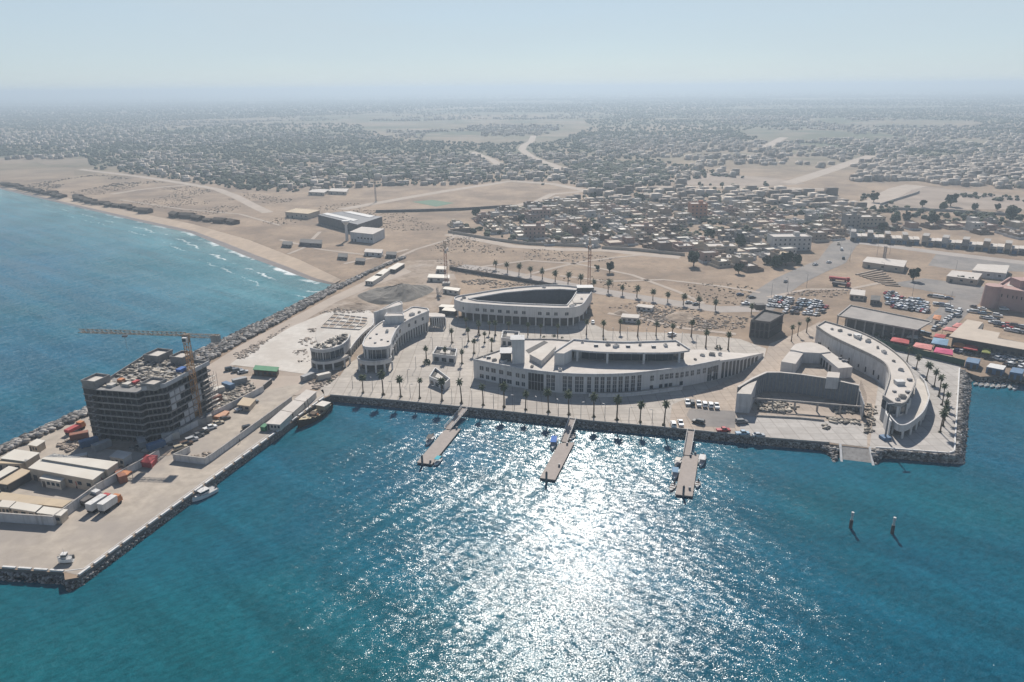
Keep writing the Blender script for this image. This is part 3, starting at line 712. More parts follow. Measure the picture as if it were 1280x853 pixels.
for x in (759.7, 805.6, 722, 850): p = ufac.at(x) + Vector((0, .8, 0)); column(t, p, ZD, ZU - .8, 0.45, M_white)
# stair tower, side block and the roofed middle part
p = G(648, 455, ZD); zt = zat((p.x, p.y), 426)
sb = MB(); sb.box(p.x, p.y + 3, ZD - .5, 5.4, 6, zt - ZD + .5, M_white); sb.box(p.x - .3, p.y + 3, zt, 6.2, 6.6, 0.5, M_wall); sb.build('stair_tower', t, world=True)
sb = MB(); sb.box(p.x - 5.4, p.y + 6.5, ZD - .5, 4.8, 7, 4.2, M_dgrey); sb.box(p.x - 5.4, p.y + 6.5, ZD + 3.7, 5.4, 7.6, .3, M_steel); sb.build('stair_landing', t, world=True)
sb = MB(); sb.prism(GP([(662, 443), (677, 451), (695, 433), (686, 428.5)], ZD + 2.6), ZD - .1, ZD + 2.6, M_wall, M_slab); sb.build('roof_block', t, world=True)
sb = MB(); sb.prism(GP([(657, 438), (661, 442), (685, 428), (680, 426)], ZD + .12), ZD - .1, ZD + .12, M_dgrey, M_dgrey); sb.build('roof_well_shade', t, world=True)  # flat dark slab stands in for the shade of the sunken court
for px_, py_ in ((611, 448), (745, 433), (785, 434), (817, 434.5)):
    q = G(px_, py_, ZU if px_ > 700 else ZD); sb = MB(); sb.box(q.x, q.y, q.z, 1.8, 1.4, .9, M_steel); sb.build('roof_vent', t, world=True)

# ---- triangular courtyard building on columns
ZC = 12.6
CO = smooth([(568.3, 375.5), (578, 379), (591, 380.5), (630, 383.3), (669, 385.3), (700, 386.3), (716, 385.5), (727, 382.5), (734, 374), (740, 364), (736, 361), (725.6, 360.3), (700.6, 357.6), (669, 358.3), (630, 362), (591, 368.3), (572, 371.5)], 3, True)
CI = [(586, 374), (630, 366.5), (669, 363), (700, 362.2), (722, 363.5), (715.5, 374), (708.5, 382.3), (669, 381), (630, 379.3), (596, 376.5)]
t = thing('courtyard_building', 'white triangular building round an open court, upper floor carried on columns, second crane behind', 'building', G(655, 405))
co = GP(CO, ZC); ci = GP(CI, ZC)
mb = MB(); mb.wall(co, 7.4, ZC, 0.4, M_white, True); mb.wall(co, ZC, ZC + .7, 0.45, M_wall, True); mb.build('wall', t, world=True)
mb = MB(); ringsheet(mb, co, ci, ZC - .1, M_roof); ringsheet(mb, co, ci, 7.42, M_conc, True); mb.build('roof', t, world=True)
mb = MB(); mb.wall(ci, LAND, ZC - .12, 0.4, mat('shaded_slate_wall', (0.075, 0.085, 0.10), 0.6, 0.2, 0.6), True); mb.build('court_wall', t, world=True)  # slate wall with the court's shade put into its colour
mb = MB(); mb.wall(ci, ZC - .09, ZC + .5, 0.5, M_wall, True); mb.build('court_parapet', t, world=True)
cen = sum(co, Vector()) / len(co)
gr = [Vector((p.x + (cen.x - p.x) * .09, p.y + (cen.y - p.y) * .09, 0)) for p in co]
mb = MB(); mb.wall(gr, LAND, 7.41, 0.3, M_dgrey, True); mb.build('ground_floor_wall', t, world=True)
fc = Facade([p for p in CO if p[1] > 374.5][:], ZC)
fpx = smooth([(568.3, 375.5), (578, 379), (591, 380.5), (630, 383.3), (669, 385.3), (700, 386.3), (716, 385.5), (727, 382.5)], 3); fc = Facade(fpx, ZC)
for x in (80, 113, 235, 295, 353, 415, 480, 543, 607, 735, 800, 864, 950, 1043): window(t, fc, 560 + (x - 14) / 6.4, 560 + (x + 14) / 6.4, 8.9, 10.6, 1, proud=.29)
window(t, fc, 560 + 655 / 6.4, 560 + 690 / 6.4, 8.9, 10.6, 0, m=M_white, proud=.29)
for x in (75, 138, 200, 260, 322, 384, 445, 512, 575, 640, 703, 768, 832, 896, 960, 1005): column(t, fc.at(560 + x / 6.4) + Vector((0, .5, 0)), LAND, 7.4, 0.32, M_white)
for px_, py_ in ((726, 381), (735, 371), (731, 377)): column(t, G(px_, py_, ZC) + Vector((-.6, .3, 0)), LAND, 7.4, .32, M_white)
mb = MB(); q = G(731, 363.5, ZC); mb.box(q.x, q.y, ZC - .1, 9, 6, 2.4, M_dgrey); mb.box(q.x, q.y, ZC + 2.3, 9.6, 6.6, .3, M_steel); mb.build('roof_room', t, world=True)
mb = MB(); q = G(723, 377.5, ZC); mb.box(q.x, q.y, ZC - .1, 6, 7, .6, M_slab); mb.build('roof_pad', t, world=True)

# ---- curved building with glazed end (arcade along its right side)
ZB = 13.2
Bo = smooth([(453.5, 431), (455.5, 434), (465, 435.3), (478, 434.6), (487, 432.5), (489.5, 424), (499, 408), (518, 397), (536, 389.3)], 3)
Bb = smooth([(534.5, 386.5), (517, 384.5), (506.6, 389.5), (480, 401.5), (465, 413), (456, 424)], 3)
t = thing('curved_building', 'curved pale building with glazed rounded end, terrace and arcade, left of the plaza palms', 'building', G(475, 470))
mb = MB(); mb.prism(GP(Bo, ZB) + GP(Bb, ZB), 7.6, ZB - .1, M_white, M_roof); mb.build('wall', t, world=True)
mb = MB(); mb.wall(GP(Bo + Bb, ZB), ZB - .9, ZB + .5, .5, M_wall, True); mb.build('parapet', t, world=True)
cenB = sum(GP(Bo + Bb, ZB), Vector()) / (len(Bo) + len(Bb))
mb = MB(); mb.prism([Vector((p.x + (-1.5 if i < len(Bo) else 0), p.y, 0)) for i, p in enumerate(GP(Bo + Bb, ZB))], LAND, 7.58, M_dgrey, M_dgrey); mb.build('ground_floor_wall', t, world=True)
fb = Facade([p for p in Bo if p[0] >= 489], ZB)
for x in (499.5, 511, 519, 528): window(t, fb, x - 1.1, x + 1.1, 9.6, 11.3, 0)
for x in (491, 493.2, 495.6): window(t, fb, x - .6, x + .6, 9.2, 11.0, 0)
for i in range(15):
    x = 490.3 + i * 3.1; column(t, fb.at(x), LAND, 7.6, 0.35, M_white)
fe = Facade([p for p in Bo if p[0] <= 488], ZB)
for xa, xb in ((455.8, 462), (462.6, 469), (469.6, 476), (476.6, 482), (482.4, 486.6)): window(t, fe, xa, xb, 7.9, 12.2, 2, name='glass_pane', fm=M_steel, proud=.1)
wf = [Vector((*v[:2], 0)) for v in GP([p for p in Bo if p[0] <= 488], ZB)]; of = offset_poly(wf, -4.5, True)
mb = MB(); mb.prism(wf + of[::-1], 6.4, 7.6, M_white, M_prom); mb.wall(of, 7.6, 8.6, .3, M_wall); mb.build('terrace', t, world=True)
for k in (1, 3, 5, 7, 9, 11):
    if k < len(of): column(t, of[k] + Vector((0, .5, 0)), LAND, 6.4, .38, M_white)
# tail wing with a lower arcade, roof rooms
q1 = GP([(536, 391.5), (545, 391), (556, 393), (556.5, 396), (540, 396), (536, 395.5)], 8.8)
mb = MB(); mb.prism(q1, 8.0, 8.8, M_white, M_roof); mb.build('tail_roof', t, world=True)
for i in range(7): column(t, along([q1[4], q1[3]], i / 6), LAND, 8.0, .3, M_white)
mb = MB(); mb.wall([q1[5] + Vector((0, 5, 0)), q1[1] + Vector((0, 2, 0)), q1[2]], LAND, 8.0, .3, M_dgrey); mb.build('tail_wall', t, world=True)
def lump(parent, name, px, z0, z1, wm, rm): mbx = MB(); mbx.prism(GP(px, z1), z0, z1, wm, rm); mbx.wall(GP(px, z1), z1, z1 + .4, .3, wm, True); return mbx.build(name, parent, world=True)
lump(t, 'roof_room', [(481, 396), (505, 395.5), (503.5, 392), (484, 391.5)], ZB - .1, 17.0, M_white, M_roof)
lump(t, 'stair_block', smooth([(467, 391), (472, 390.2), (492, 379.5), (500, 377.5), (503, 380.5), (500, 382)], 2), LAND, 18.0, M_white, M_roof)
for dx, dy in ((0, 0), (2.2, .6), (1.0, 2.4), (3.4, 2.6)):
    q = G(481, 405, ZB); mbx = MB(); mbx.box(q.x + dx, q.y + dy, ZB - .1, 1.7, 1.5, 1.7, M_white); mbx.build('air_unit', t, world=True)
for px_, py_ in ((463, 423), (471, 418), (477, 425), (485, 427), (469, 429)):
    q = G(px_, py_, ZB); mbx = MB(); mbx.box(q.x, q.y, ZB - .1, 1.1, .8, .5, M_steel); mbx.build('roof_vent', t, world=True)

# ---- unfinished bowed building on the slab
ZA = 12.0
t = thing('unfinished_bowed_building', 'unfinished pale building with bowed two-storey glazed front and cluttered flat roof at the slab edge', 'building', G(415, 465))
Ao = smooth([(388, 436), (396, 438), (407, 438), (420, 435), (429, 431), (435, 425), (437.5, 419.5)], 3)
Ab = [(424, 417.5), (405, 425), (392, 433)]
mb = MB(); mb.prism(GP(Ao, ZA) + GP(Ab, ZA), 7.0, ZA - .1, M_white, M_roof); mb.build('wall', t, world=True)
mb = MB(); mb.wall(GP(Ao, ZA), ZA - .9, ZA + .6, .45, M_wall); mb.build('parapet', t, world=True)
fa = Facade([p for p in Ao if p[0] <= 432], ZA)
xs_ = [388.6, 394, 400, 406, 412, 418, 424, 429]
for xa, xb in zip(xs_[:-1], xs_[1:]): window(t, fa, xa + .3, xb - .3, 7.3, 10.8, 2, name='glass_pane', fm=M_steel, proud=.1)
wf = [Vector((*v[:2], 0)) for v in GP(Ao, ZA)]; of = offset_poly(wf, -2.6, True)
mb = MB(); mb.prism(of[:13] + wf[:13][::-1], 5.9, 7.2, M_white, M_prom); mb.build('terrace', t, world=True)
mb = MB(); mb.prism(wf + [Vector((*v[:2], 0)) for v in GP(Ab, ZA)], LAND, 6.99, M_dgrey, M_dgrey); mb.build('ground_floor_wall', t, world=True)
for k in (0, 3, 5, 7, 10, 12): column(t, of[k] + Vector((.2, .5, 0)), LAND, 5.9, .35, M_white)
it = []
for i in range(70):
    u, v = random.random(), random.random(); q = along(GP(Ao[2:], ZA), u).lerp(along(GP([(392, 433), (424, 417.5)], ZA), u), .12 + v * .75)
    it.append((0, q.x, q.y, ZA, random.uniform(.3, 1.4), random.uniform(.2, .8), random.uniform(.2, .9), random.uniform(0, 3), 0, random.random()))
BOXP = [(np.array([(x, y, z) for z in (0, 1) for x, y in ((-1, -1), (1, -1), (1, 1), (-1, 1))], float), np.array([(3, 2, 1, 0), (4, 5, 6, 7), (0, 1, 5, 4), (1, 2, 6, 5), (2, 3, 7, 6), (3, 0, 4, 7)]))]
M_clut = shade_mat('site_clutter', (0.05, 0.045, 0.045), col2=(0.55, 0.5, 0.43))
def clutter(name, parent, it, m=None, protos=None):
    o = merged(name, protos or BOXP, it, [m or M_clut])
    if parent is not None: o.data.transform(parent_inv(parent)); o.parent = parent
    return o
clutter('roof_clutter', t, it)
# its long single-storey podium, with foundation grid on the roof and an arcade facing the lane
ZP = 7.0
Po = smooth([(437.5, 436), (444, 427), (455, 415), (466, 406), (466.5, 398)], 3)
Pb = [(462, 392.5), (440, 391), (414, 391), (396, 406), (405, 431), (410, 440), (424, 440)]
pod = thing('podium', 'white single-storey podium with a grid of low upstand walls and an arcade on the lane', 'building', G(440, 430))
# the roof climbs gently from the slab to the arcade edge
PR = GP(Po, ZP)[::-1]; PL = GP([(414, 391), (405, 399), (396, 408), (394, 422), (400, 436)], 2.95)
def pod_pt(u, v, dz=0):
    q = along(PL, u).lerp(along(PR, u), v); q.z += dz - .0; return q
mb = MB(); NU, NV = 16, 8
V = [pod_pt(i / NU, j / NV) for i in range(NU + 1) for j in range(NV + 1)]
mb.add(V, [(i * (NV + 1) + j, (i + 1) * (NV + 1) + j, (i + 1) * (NV + 1) + j + 1, i * (NV + 1) + j + 1) for i in range(NU) for j in range(NV)], M_slab)
e0 = [p.copy() for p in PR]; mb.wall(e0, ZP - 1.1, ZP + .15, .5, M_wall)
bk = [pod_pt(0, j / NV) for j in range(NV + 1)]
mb.add([(p.x, p.y, p.z) for p in bk] + [(p.x, p.y, LAND) for p in bk], [(j, j + 1, NV + 2 + j, NV + 1 + j) for j in range(NV)], M_wall)
mb.build('roof', pod, world=True)
wl = offset_poly([Vector((*p[:2], 0)) for p in PR], -2.4); cen_ = along(PL, .5)
if (wl[3] - Vector((*cen_[:2], 0))).length > (Vector((*PR[3][:2], 0)) - Vector((*cen_[:2], 0))).length: wl = offset_poly([Vector((*p[:2], 0)) for p in PR], 2.4)
mb = MB(); mb.wall(wl, LAND, ZP - 1.0, .3, M_dgrey); mb.build('wall', pod, world=True)
for i in range(13): q = along(PR, .02 + i / 12.6); column(pod, (q.x, q.y), LAND, ZP - 1.1, .3, M_white)
mb = MB()
for j in range(7):
    for i in range(8): mb.bar(pod_pt(.03 + i * .05, .1 + j * .13, .25), pod_pt(.03 + (i + 1) * .05, .1 + j * .13, .25), .32, M_slab)
for i in range(5):
    for j in range(6): mb.bar(pod_pt(.03 + i * .1, .1 + j * .13, .25), pod_pt(.03 + i * .1, .1 + (j + 1) * .13, .25), .32, M_slab)
mb.build('upstand_wall', pod, world=True)
mb = MB()
for i in range(4):
    for j in range(6):
        if (i * 3 + j * 5) % 7 < 5:
            u0, v0 = .03 + i * .1, .1 + j * .13; mb.add([pod_pt(u0 + .015, v0 + .02, .09), pod_pt(u0 + .085, v0 + .02, .09), pod_pt(u0 + .085, v0 + .11, .09), pod_pt(u0 + .015, v0 + .11, .09)], [(0, 1, 2, 3)], M_dirt)
mb.build('roof_infill', pod, world=True)

# ---- crescent building on the headland
ZE = 12.2
Ei = smooth([(1021, 408.5), (1039, 420.6), (1067, 434), (1095, 447.5), (1108, 457), (1112, 469), (1109, 482), (1104, 496)], 3)
Ee = smooth([(1117.6, 505), (1131, 504), (1142.5, 483), (1143.5, 474), (1132.6, 454.5), (1110, 435), (1082, 419), (1052, 408.5), (1031, 402.5)], 3)
t = thing('crescent_building', 'tall white crescent building on the headland, rounded end over a curved lower deck', 'building', G(1095, 500))
mb = MB(); mb.prism(GP(Ei + Ee, ZE), LAND, ZE - .1, M_wall, M_roof); mb.build('wall', t, world=True)
mb = MB(); mb.wall(GP(Ei + Ee, ZE), ZE - .7, ZE + .6, .5, M_conc, True); mb.build('parapet', t, world=True)
fi = Facade(Ei, ZE)
for k, x in enumerate((1026, 1027.8, 1038, 1040, 1054, 1064, 1076, 1085, 1095, 1101.5)):
    window(t, fi, x - .75, x + .75, 3.6 if k % 2 else 4.2, 5.6 + (k % 3) * .4, 0, m=M_dark)
mb = MB(); ee = GP(smooth([(1104, 496), (1109, 500), (1117.6, 505), (1131, 504), (1137, 495), (1142.5, 483)], 3), ZE)
mb.wall([p + Vector((0, -.06, 0)) for p in ee], 8.2, 11.2, .5, M_glass); mb.build('end_glazing', t, world=True)
for k in (3, 7, 10, 12):
    column(t, ee[k] + Vector((0.1, -.5, 0)), LAND, ZE - .7, .35, M_white)
Do = smooth([(1161, 497), (1158, 508), (1151, 520), (1136, 532), (1125, 534.5), (1117, 529), (1110, 520)], 3)
ZL = 7.2
mb = MB(); mb.prism(GP([(1146, 474), (1150, 473), (1156, 480)] + Do + [(1106, 507), (1118, 514), (1133, 510), (1143, 494)], ZL), 6.0, ZL, M_wall, M_slab); mb.build('lower_deck', t, world=True)
mb = MB(); dw = GP([(1150, 473), (1156, 480)] + Do, ZL); mb.wall(dw, 5.6, ZL + 1.1, .5, M_wall); mb.build('deck_parapet', t, world=True)
dwi = offset_poly([Vector((*p[:2], 0)) for p in dw], -0.0)
cd_ = sum(dw, Vector()) / len(dw)
mb = MB(); mb.wall([p + (Vector((cd_.x, cd_.y, p.z)) - p) * .16 + Vector((0, 1.5, 0)) for p in dw], LAND, 6.0, .3, M_dgrey); mb.build('ground_floor_wall', t, world=True)
for i in range(13): q = along(dw, i / 12); column(t, q + (Vector((cd_.x, cd_.y, q.z)) - q) * .03, LAND, 5.6, .32, M_white)
mb = MB(); sw = GP([(1108, 508), (1107, 520), (1113, 531)], ZL); mb.wall(sw, LAND, ZL + 1.4, .5, M_white); mb.build('flank_wall', t, world=True)
for px_, py_, s in ((1072, 421.5, 2.4), (1062, 419, 1.2), (1124, 480, 2.6), (1120, 477, 1.2), (1137, 475.5, 1.3), (1135, 491, 1.3), (1118, 490, 1)):
    q = G(px_, py_, ZE); mbx = MB(); mbx.box(q.x, q.y, ZE - .1, s * 1.3, s, s * .6, M_white if s > 2 else M_steel); mbx.build('roof_unit', t, world=True)
lump(t, 'roof_hatch', [(1067, 419), (1074, 422.5), (1076, 421), (1069, 417.7)], ZE - .1, ZE + .9, M_wall, M_glass)

# ---- fan-shaped low building beside it
t = thing('fan_building', 'low white building with fan-shaped roof round a small shaded court, between crescent and open shell', 'building', G(1020, 468))
H_F = 8.0
fan = smooth([(988, 437), (994, 430.5), (1005, 428.3), (1018, 428.6), (1030, 433), (1038.5, 439.8)], 3)
mb = MB(); mb.prism(GP(fan + [(1025, 441.5), (1005, 440.5)], H_F), LAND, H_F, M_white, M_roof); mb.build('fan_roof', t, world=True)
mb = MB(); mb.prism(GP([(976.5, 452), (986.5, 439.5), (1004.8, 440.7), (994.5, 455)], H_F - .5), LAND, H_F - .5, M_white, M_roof); mb.build('left_block', t, world=True)
mb = MB(); mb.prism(GP([(1025.2, 441.7), (1038.3, 440), (1066, 459), (1048, 460.5)], H_F - .5), LAND, H_F - .5, M_white, M_roof); mb.build('right_block', t, world=True)
ff = Facade([(1025.2, 441.7), (1048, 460.5)], H_F - .5)
for x in (1027, 1030.5, 1034, 1038): window(t, ff, x, x + 2.2, 2.7, 6.0, 0, m=M_dark)
mb = MB(); mb.sheet(GP([(1003, 457), (1010, 450), (1030, 455), (1030, 460)], LAND + .2), M_tan); mb.build('court_paving', t, world=True)
for px_, py_ in ((1054, 452), (1058, 452.5), (1050, 449)): q = G(px_, py_, H_F - .5); mb = MB(); mb.box(q.x, q.y, H_F - .5, 1.2, 1, .8, M_steel); mb.build('roof_unit', t, world=True)

# ---- open roofless shell with beams
t = thing('open_shell_building', 'roofless grey concrete shell under construction, inner wall panels shaded, beams across its front', 'building', G(1000, 515))
ZG = 11.0
gw = GP([(922.5, 484.5), (940, 474), (958, 466), (975, 466), (1000, 468.5), (1031, 473), (1074, 482.5)], ZG)
M_panel = mat('shaded_panel_concrete', (0.215, 0.225, 0.24), 0.85, 0.2, 0.9)  # bluish shade of the inner wall painted into the concrete colour
mb = MB(); mb.wall(gw, LAND, ZG, .5, M_panel); mb.build('wall', t, world=True)
mb = MB(); mb.wall(gw, ZG, ZG + .3, 1.0, M_roof); mb.build('coping', t, world=True)
inn = offset_poly([Vector((*p[:2], 0)) for p in gw], -.35)
for i in range(30):
    q = along(inn[1:], (i + .5) / 30); mb = MB(); mb.box(q.x, q.y, LAND, .22, .25, ZG - LAND - .3, M_conc); mb.build('wall_rib', t, world=True)
mb = MB(); mb.prism(GP([(921, 492), (939, 493), (946, 476), (930, 482)], ZG - .3), LAND, ZG - .3, M_wall, M_slab); mb.build('end_block', t, world=True)
mb = MB(); mb.prism(GP([(1033, 471.5), (1049, 472.5), (1050, 466), (1035, 464.5)], ZG + 2), ZG - 3, ZG + 2, M_wall, M_roof); mb.build('stair_block', t, world=True)
bz = 6.6
bm2 = [G(939, 497, bz), G(1000, 501.5, bz), G(1080, 508, bz)]
mb = MB(); mb.wall([(p.x, p.y) for p in bm2], bz - .5, bz, .5, M_conc); mb.build('beam', t, world=True)
for i in range(6): column(t, along(bm2, i / 5), LAND, bz - .5, .3, M_conc)
mb = MB(); mb.wall(GP([(944, 521), (1000, 524), (1030, 527)], LAND), LAND, LAND + .8, .4, M_conc); mb.build('plinth', t, world=True)
rw = GP([(1074, 482.5), (1079, 500)], ZG)
mb = MB(); mb.wall(GP([(1074, 482.5), (1081, 503)], ZG - 1), LAND, ZG - 2, .35, M_panel); mb.build('side_wall', t, world=True)
for i in range(9):
    q = along(GP([(1074, 482.5), (1081, 503)], ZG - 1), i / 8); mb = MB(); mb.bar((q.x + .4, q.y, ZG - 2), (q.x + .4, q.y, ZG + 1.6), .06, M_brown); mb.build('starter_bar', t, world=True)
mb = MB(); mb.sheet(GP([(996, 513), (1045, 516), (1044, 521), (996, 519)], LAND + .25), M_track); mb.build('sand_fill', t, world=True)

# roof plant on the larger roofs
def plant(name, pts, z):
    par = next(o for o in bpy.data.objects if o.name == name); bpy.context.view_layer.update()
    for i, (x, y) in enumerate(pts):
        q = G(x, y, z); s = 0.8 + (i * 7 % 5) * .22; mb = MB(); mb.box(q.x, q.y, z - .12, s * 1.6, s, .25 + s * .55, M_conc if i % 2 else M_wall, i * .4); mb.box(q.x, q.y, z + .13 + s * .55, s * 1.1, s * .7, .12, M_dgrey, i * .4); mb.build('air_unit', par, world=True)
plant('terminal_building', [(606, 447), (618, 451), (630, 453), (665, 459), (700, 463), (869, 450), (878, 445), (890, 444), (900, 443)], ZD)
plant('terminal_building', [(728, 429), (760, 432), (770, 434), (800, 432), (832, 433), (848, 432)], ZU)
plant('courtyard_building', [(577, 375), (580, 373), (715, 383.6), (719, 381), (727, 375), (640, 360.8), (680, 359.6)], ZC)
plant('crescent_building', [(1040, 412), (1050, 414), (1085, 427), (1097, 435), (1105, 441), (1117, 452), (1126, 463), (1128, 497), (1122, 500)], ZE)
plant('curved_building', [(495, 409), (505, 401), (515, 394), (524, 391), (484, 415)], ZB)
# ------------------------------------------------------------------ tower block under construction
ZT = 23.0
TA, TB, TC, TD, TE = [Vector((*G(*p, ZT)[:2], 0)) for p in ((119, 487), (172, 491), (206, 484.5), (262, 455.5), (186, 444))]
t = thing('tower_block', 'dark eight-storey concrete block under construction, littered flat roof, beside the yellow crane', 'building', G(165, 535))
# footprint: stepped front (left half set forward), straight sides
fr = (TC - TA).normalized(); dp = (TD - TC).normalized()
foot = [TA, TB, TB + dp * 2.0, TC, TD, TE]
cT = sum(foot, Vector()) / len(foot)
M_tow = mat('weathered_concrete', (0.25, 0.24, 0.23), 0.9, 0.3, 0.4)
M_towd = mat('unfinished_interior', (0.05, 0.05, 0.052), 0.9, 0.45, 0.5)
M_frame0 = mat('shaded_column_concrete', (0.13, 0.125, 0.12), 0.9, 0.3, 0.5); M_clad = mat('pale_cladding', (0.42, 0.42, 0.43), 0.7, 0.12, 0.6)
NF = 8; FH = (ZT - LAND) / NF
inn = [p + (cT - p).normalized() * 1.7 for p in foot]
for k in range(NF):
    z = LAND + k * FH
    mb = MB(); mb.prism(inn, z, z + FH - .32, M_towd, M_towd, cap=False); mb.build('storey_shade', t, world=True)  # near-black sheets stand in for the shade inside the open storeys
    mb = MB(); mb.prism(foot, z + FH - .32, z + FH, M_tow, M_tow); mb.sheet([(p.x, p.y, z + FH - .32) for p in foot], M_tow)
    if k < NF - 1: mb.wall(foot, z + FH, z + FH + .3, .15, M_tow, True)
    mb.build('floor_slab', t, world=True)
for a, b, n in ((TA, TB, 7), (TB + dp * 2, TC, 5), (TC, TD, 9), (TA, TE, 6)):
    for i in range(n):
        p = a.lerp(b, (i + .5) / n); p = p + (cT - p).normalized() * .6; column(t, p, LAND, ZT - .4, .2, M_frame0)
for i in range(1, 8):
    for k in (2, 3, 4, 5, 6, 7):
        if (i * 7 + k * 5) % 6 < 3 and not (i > 6):
            a = TC.lerp(TD, (i - .42) / 9); b = TC.lerp(TD, (i + .42) / 9); d = (b - a).normalized(); nn = Vector((d.y, -d.x, 0)); c = (a + b) / 2 + nn * .08
            mb = MB(); mb.box(c.x, c.y, LAND + (k - 1) * FH + .5, (b - a).length, .25, FH - .7, M_clad, math.atan2(d.y, d.x)); mb.build('cladding_panel', t, world=True)
mb = MB(); mb.wall([TB + dp * 2, TC, TD], ZT, ZT + 1.5, .3, M_clad); mb.wall([TD, TE, TA], ZT, ZT + 1.2, .3, M_tow); mb.build('parapet', t, world=True)
def core(px, z, sx, sy, h, rz, full=False):
    q = G(px[0], px[1], z); mb = MB()
    if full:
        for k in range(NF): mb.box(q.x, q.y, LAND + k * FH + FH - .4, sx + .5, sy + .5, .4, M_tow, rz)
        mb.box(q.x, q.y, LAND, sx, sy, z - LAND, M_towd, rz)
    mb.box(q.x, q.y, z - .1, sx, sy, h if h < 8 else h - 7.9, M_tow, rz)
    zt = z + (h if h < 8 else h - 8)
    c, s = math.cos(rz), math.sin(rz)
    mb.box(q.x, q.y, zt, sx * .62, sy * .62, .12, M_slab, rz); mb.wall([(q.x + a * sx / 2 * c - b * sy / 2 * s, q.y + a * sx / 2 * s + b * sy / 2 * c) for a, b in ((-1, -1), (1, -1), (1, 1), (-1, 1))], zt, zt + .8, .3, M_tow, True)
    return mb.build('stair_core', t, world=True)
rzT = math.atan2(dp.y, dp.x)
core((121, 480.5), ZT, 7.0, 6, 8 + 2.0, rzT, True); core((193, 484), ZT, 6, 6, 8 + 1.7, rzT); core((199, 449.5), ZT, 8, 7, 8 + 2.4, rzT); core((229, 452), ZT, 7, 6, 8 + 2.4, rzT)
it = []; M_mix = shade_mat('stacked_building_material', (0.06, 0.055, 0.05), col2=(0.43, 0.385, 0.325))
while len(it) < 330:
    u, v = random.random(), random.random(); q = TA.lerp(TC, u).lerp(TE.lerp(TD, u), .06 + v * .86)
    it.append((0, q.x, q.y, ZT, random.uniform(.2, 1.6), random.uniform(.15, .7), random.uniform(.1, .75), rzT + random.choice((0, 1.57, .1, 1.4)), 0, random.random() ** .8))
clutter('roof_clutter', t, it, M_mix)
M_red = mat('red_paint', (0.40, 0.07, 0.07), 0.8, 0.2, 0.8); M_orange = mat('orange_paint', (0.48, 0.20, 0.09), 0.8, 0.2, 0.8); M_blue = mat('blue_paint', (0.05, 0.13, 0.36), 0.6, 0.2, 0.8)
for px, m, sx, sy, h in (((152, 478), M_orange, 2, 2, 1.4), ((170, 480), M_red, 2.6, 1.6, 1.2), ((227, 465), M_blue, 3.4, 2.2, 1.6), ((140, 483), M_slab, 2.5, 2.5, 1), ((160, 482), M_slab, 2.5, 2.5, 1)):
    q = G(*px, ZT); mb = MB(); mb.box(q.x, q.y, ZT, sx, sy, h, m, rzT); mb.build('material_stack', t, world=True)
# scaffold up the seaward corner and the far corner
def scaffold(a, b, w_, z1, name='scaffold'):
    mb = MB(); d = (b - a); L = d.length; d.normalize(); nn = Vector((-d.y, d.x, 0)); n = max(2, int(L / 2.2))
    for i in range(n + 1):
        for o in (0, w_):
            p = a + d * (L * i / n) + nn * o; mb.bar((p.x, p.y, LAND), (p.x, p.y, z1), .07, M_steel)
    z = LAND + 2
    while z < z1:
        for o in (0, w_): p, q = a + nn * o, b + nn * o; mb.bar((p.x, p.y, z), (q.x, q.y, z), .06, M_steel)
        mb.box(((a + b) / 2 + nn * w_ / 2).x, ((a + b) / 2 + nn * w_ / 2).y, z - .1, L, w_ * .8, .08, M_slab, math.atan2(d.y, d.x)); z += 2
    return mb.build(name, t, world=True)
scaffold(TA + (TA - TE).normalized() * .3 - fr * 1.6, TA.lerp(TE, .35) - fr * 1.6, 1.2, 21); scaffold(TD + fr * 1.0, TD + fr * 1.0 - dp * 7, 1.2, 20)

# ------------------------------------------------------------------ tower cranes
M_cr = mat('crane_yellow', (0.42, 0.23, 0.10), 0.6, 0.2, 0.5); M_crr = mat('crane_red', (0.33, 0.15, 0.09), 0.6, 0.2, 0.5); M_jib = mat('crane_jib_ochre', (0.26, 0.19, 0.13), 0.6, 0.2, 0.5)
def lattice(mb, a, b, w_, m, r, step, up=Vector((0, 0, 1)), tri=False):
    a, b = Vector(a), Vector(b); d = (b - a); L = d.length; d.normalize(); u = d.cross(up)
    if u.length < .1: u = Vector((1, 0, 0))
    u.normalize(); v = u.cross(d)
    cs = [u * w_ / 2, -u * w_ / 2, v * w_] if tri else [u * w_ / 2 + v * w_ / 2, u * w_ / 2 - v * w_ / 2, -u * w_ / 2 - v * w_ / 2, -u * w_ / 2 + v * w_ / 2]
    k = len(cs); n = max(2, int(L / step))
    for c in cs: mb.bar(a + c, b + c, r, m)
    for i in range(n):
        p, q = a + d * (L * i / n), a + d * (L * (i + 1) / n)
        for j in range(k):
            c1, c2 = cs[j], cs[(j + 1) % k]
            mb.bar(p + (c1 if i % 2 else c2), q + (c2 if i % 2 else c1), r * .7, m); mb.bar(p + c1, p + c2, r * .7, m)
base = G(250, 529); zt = zat(base, 428)
t = thing('tower_crane', 'yellow tower crane with long flat jib reaching over the open sea, beside the concrete block', 'crane', base, 'tower cranes')
mb = MB(); mb.box(base.x, base.y, LAND, 5.2, 5.2, 2.6, M_conc, .5); mb.box(base.x + 3.4, base.y + 1, LAND, 2, 4, 3.2, M_conc, .5); mb.build('base_block', t, world=True)
mb = MB(); lattice(mb, (base.x, base.y, LAND + 2.5), (base.x, base.y, zt), 1.8, M_cr, .13, 2.0); mb.build('mast', t, world=True)
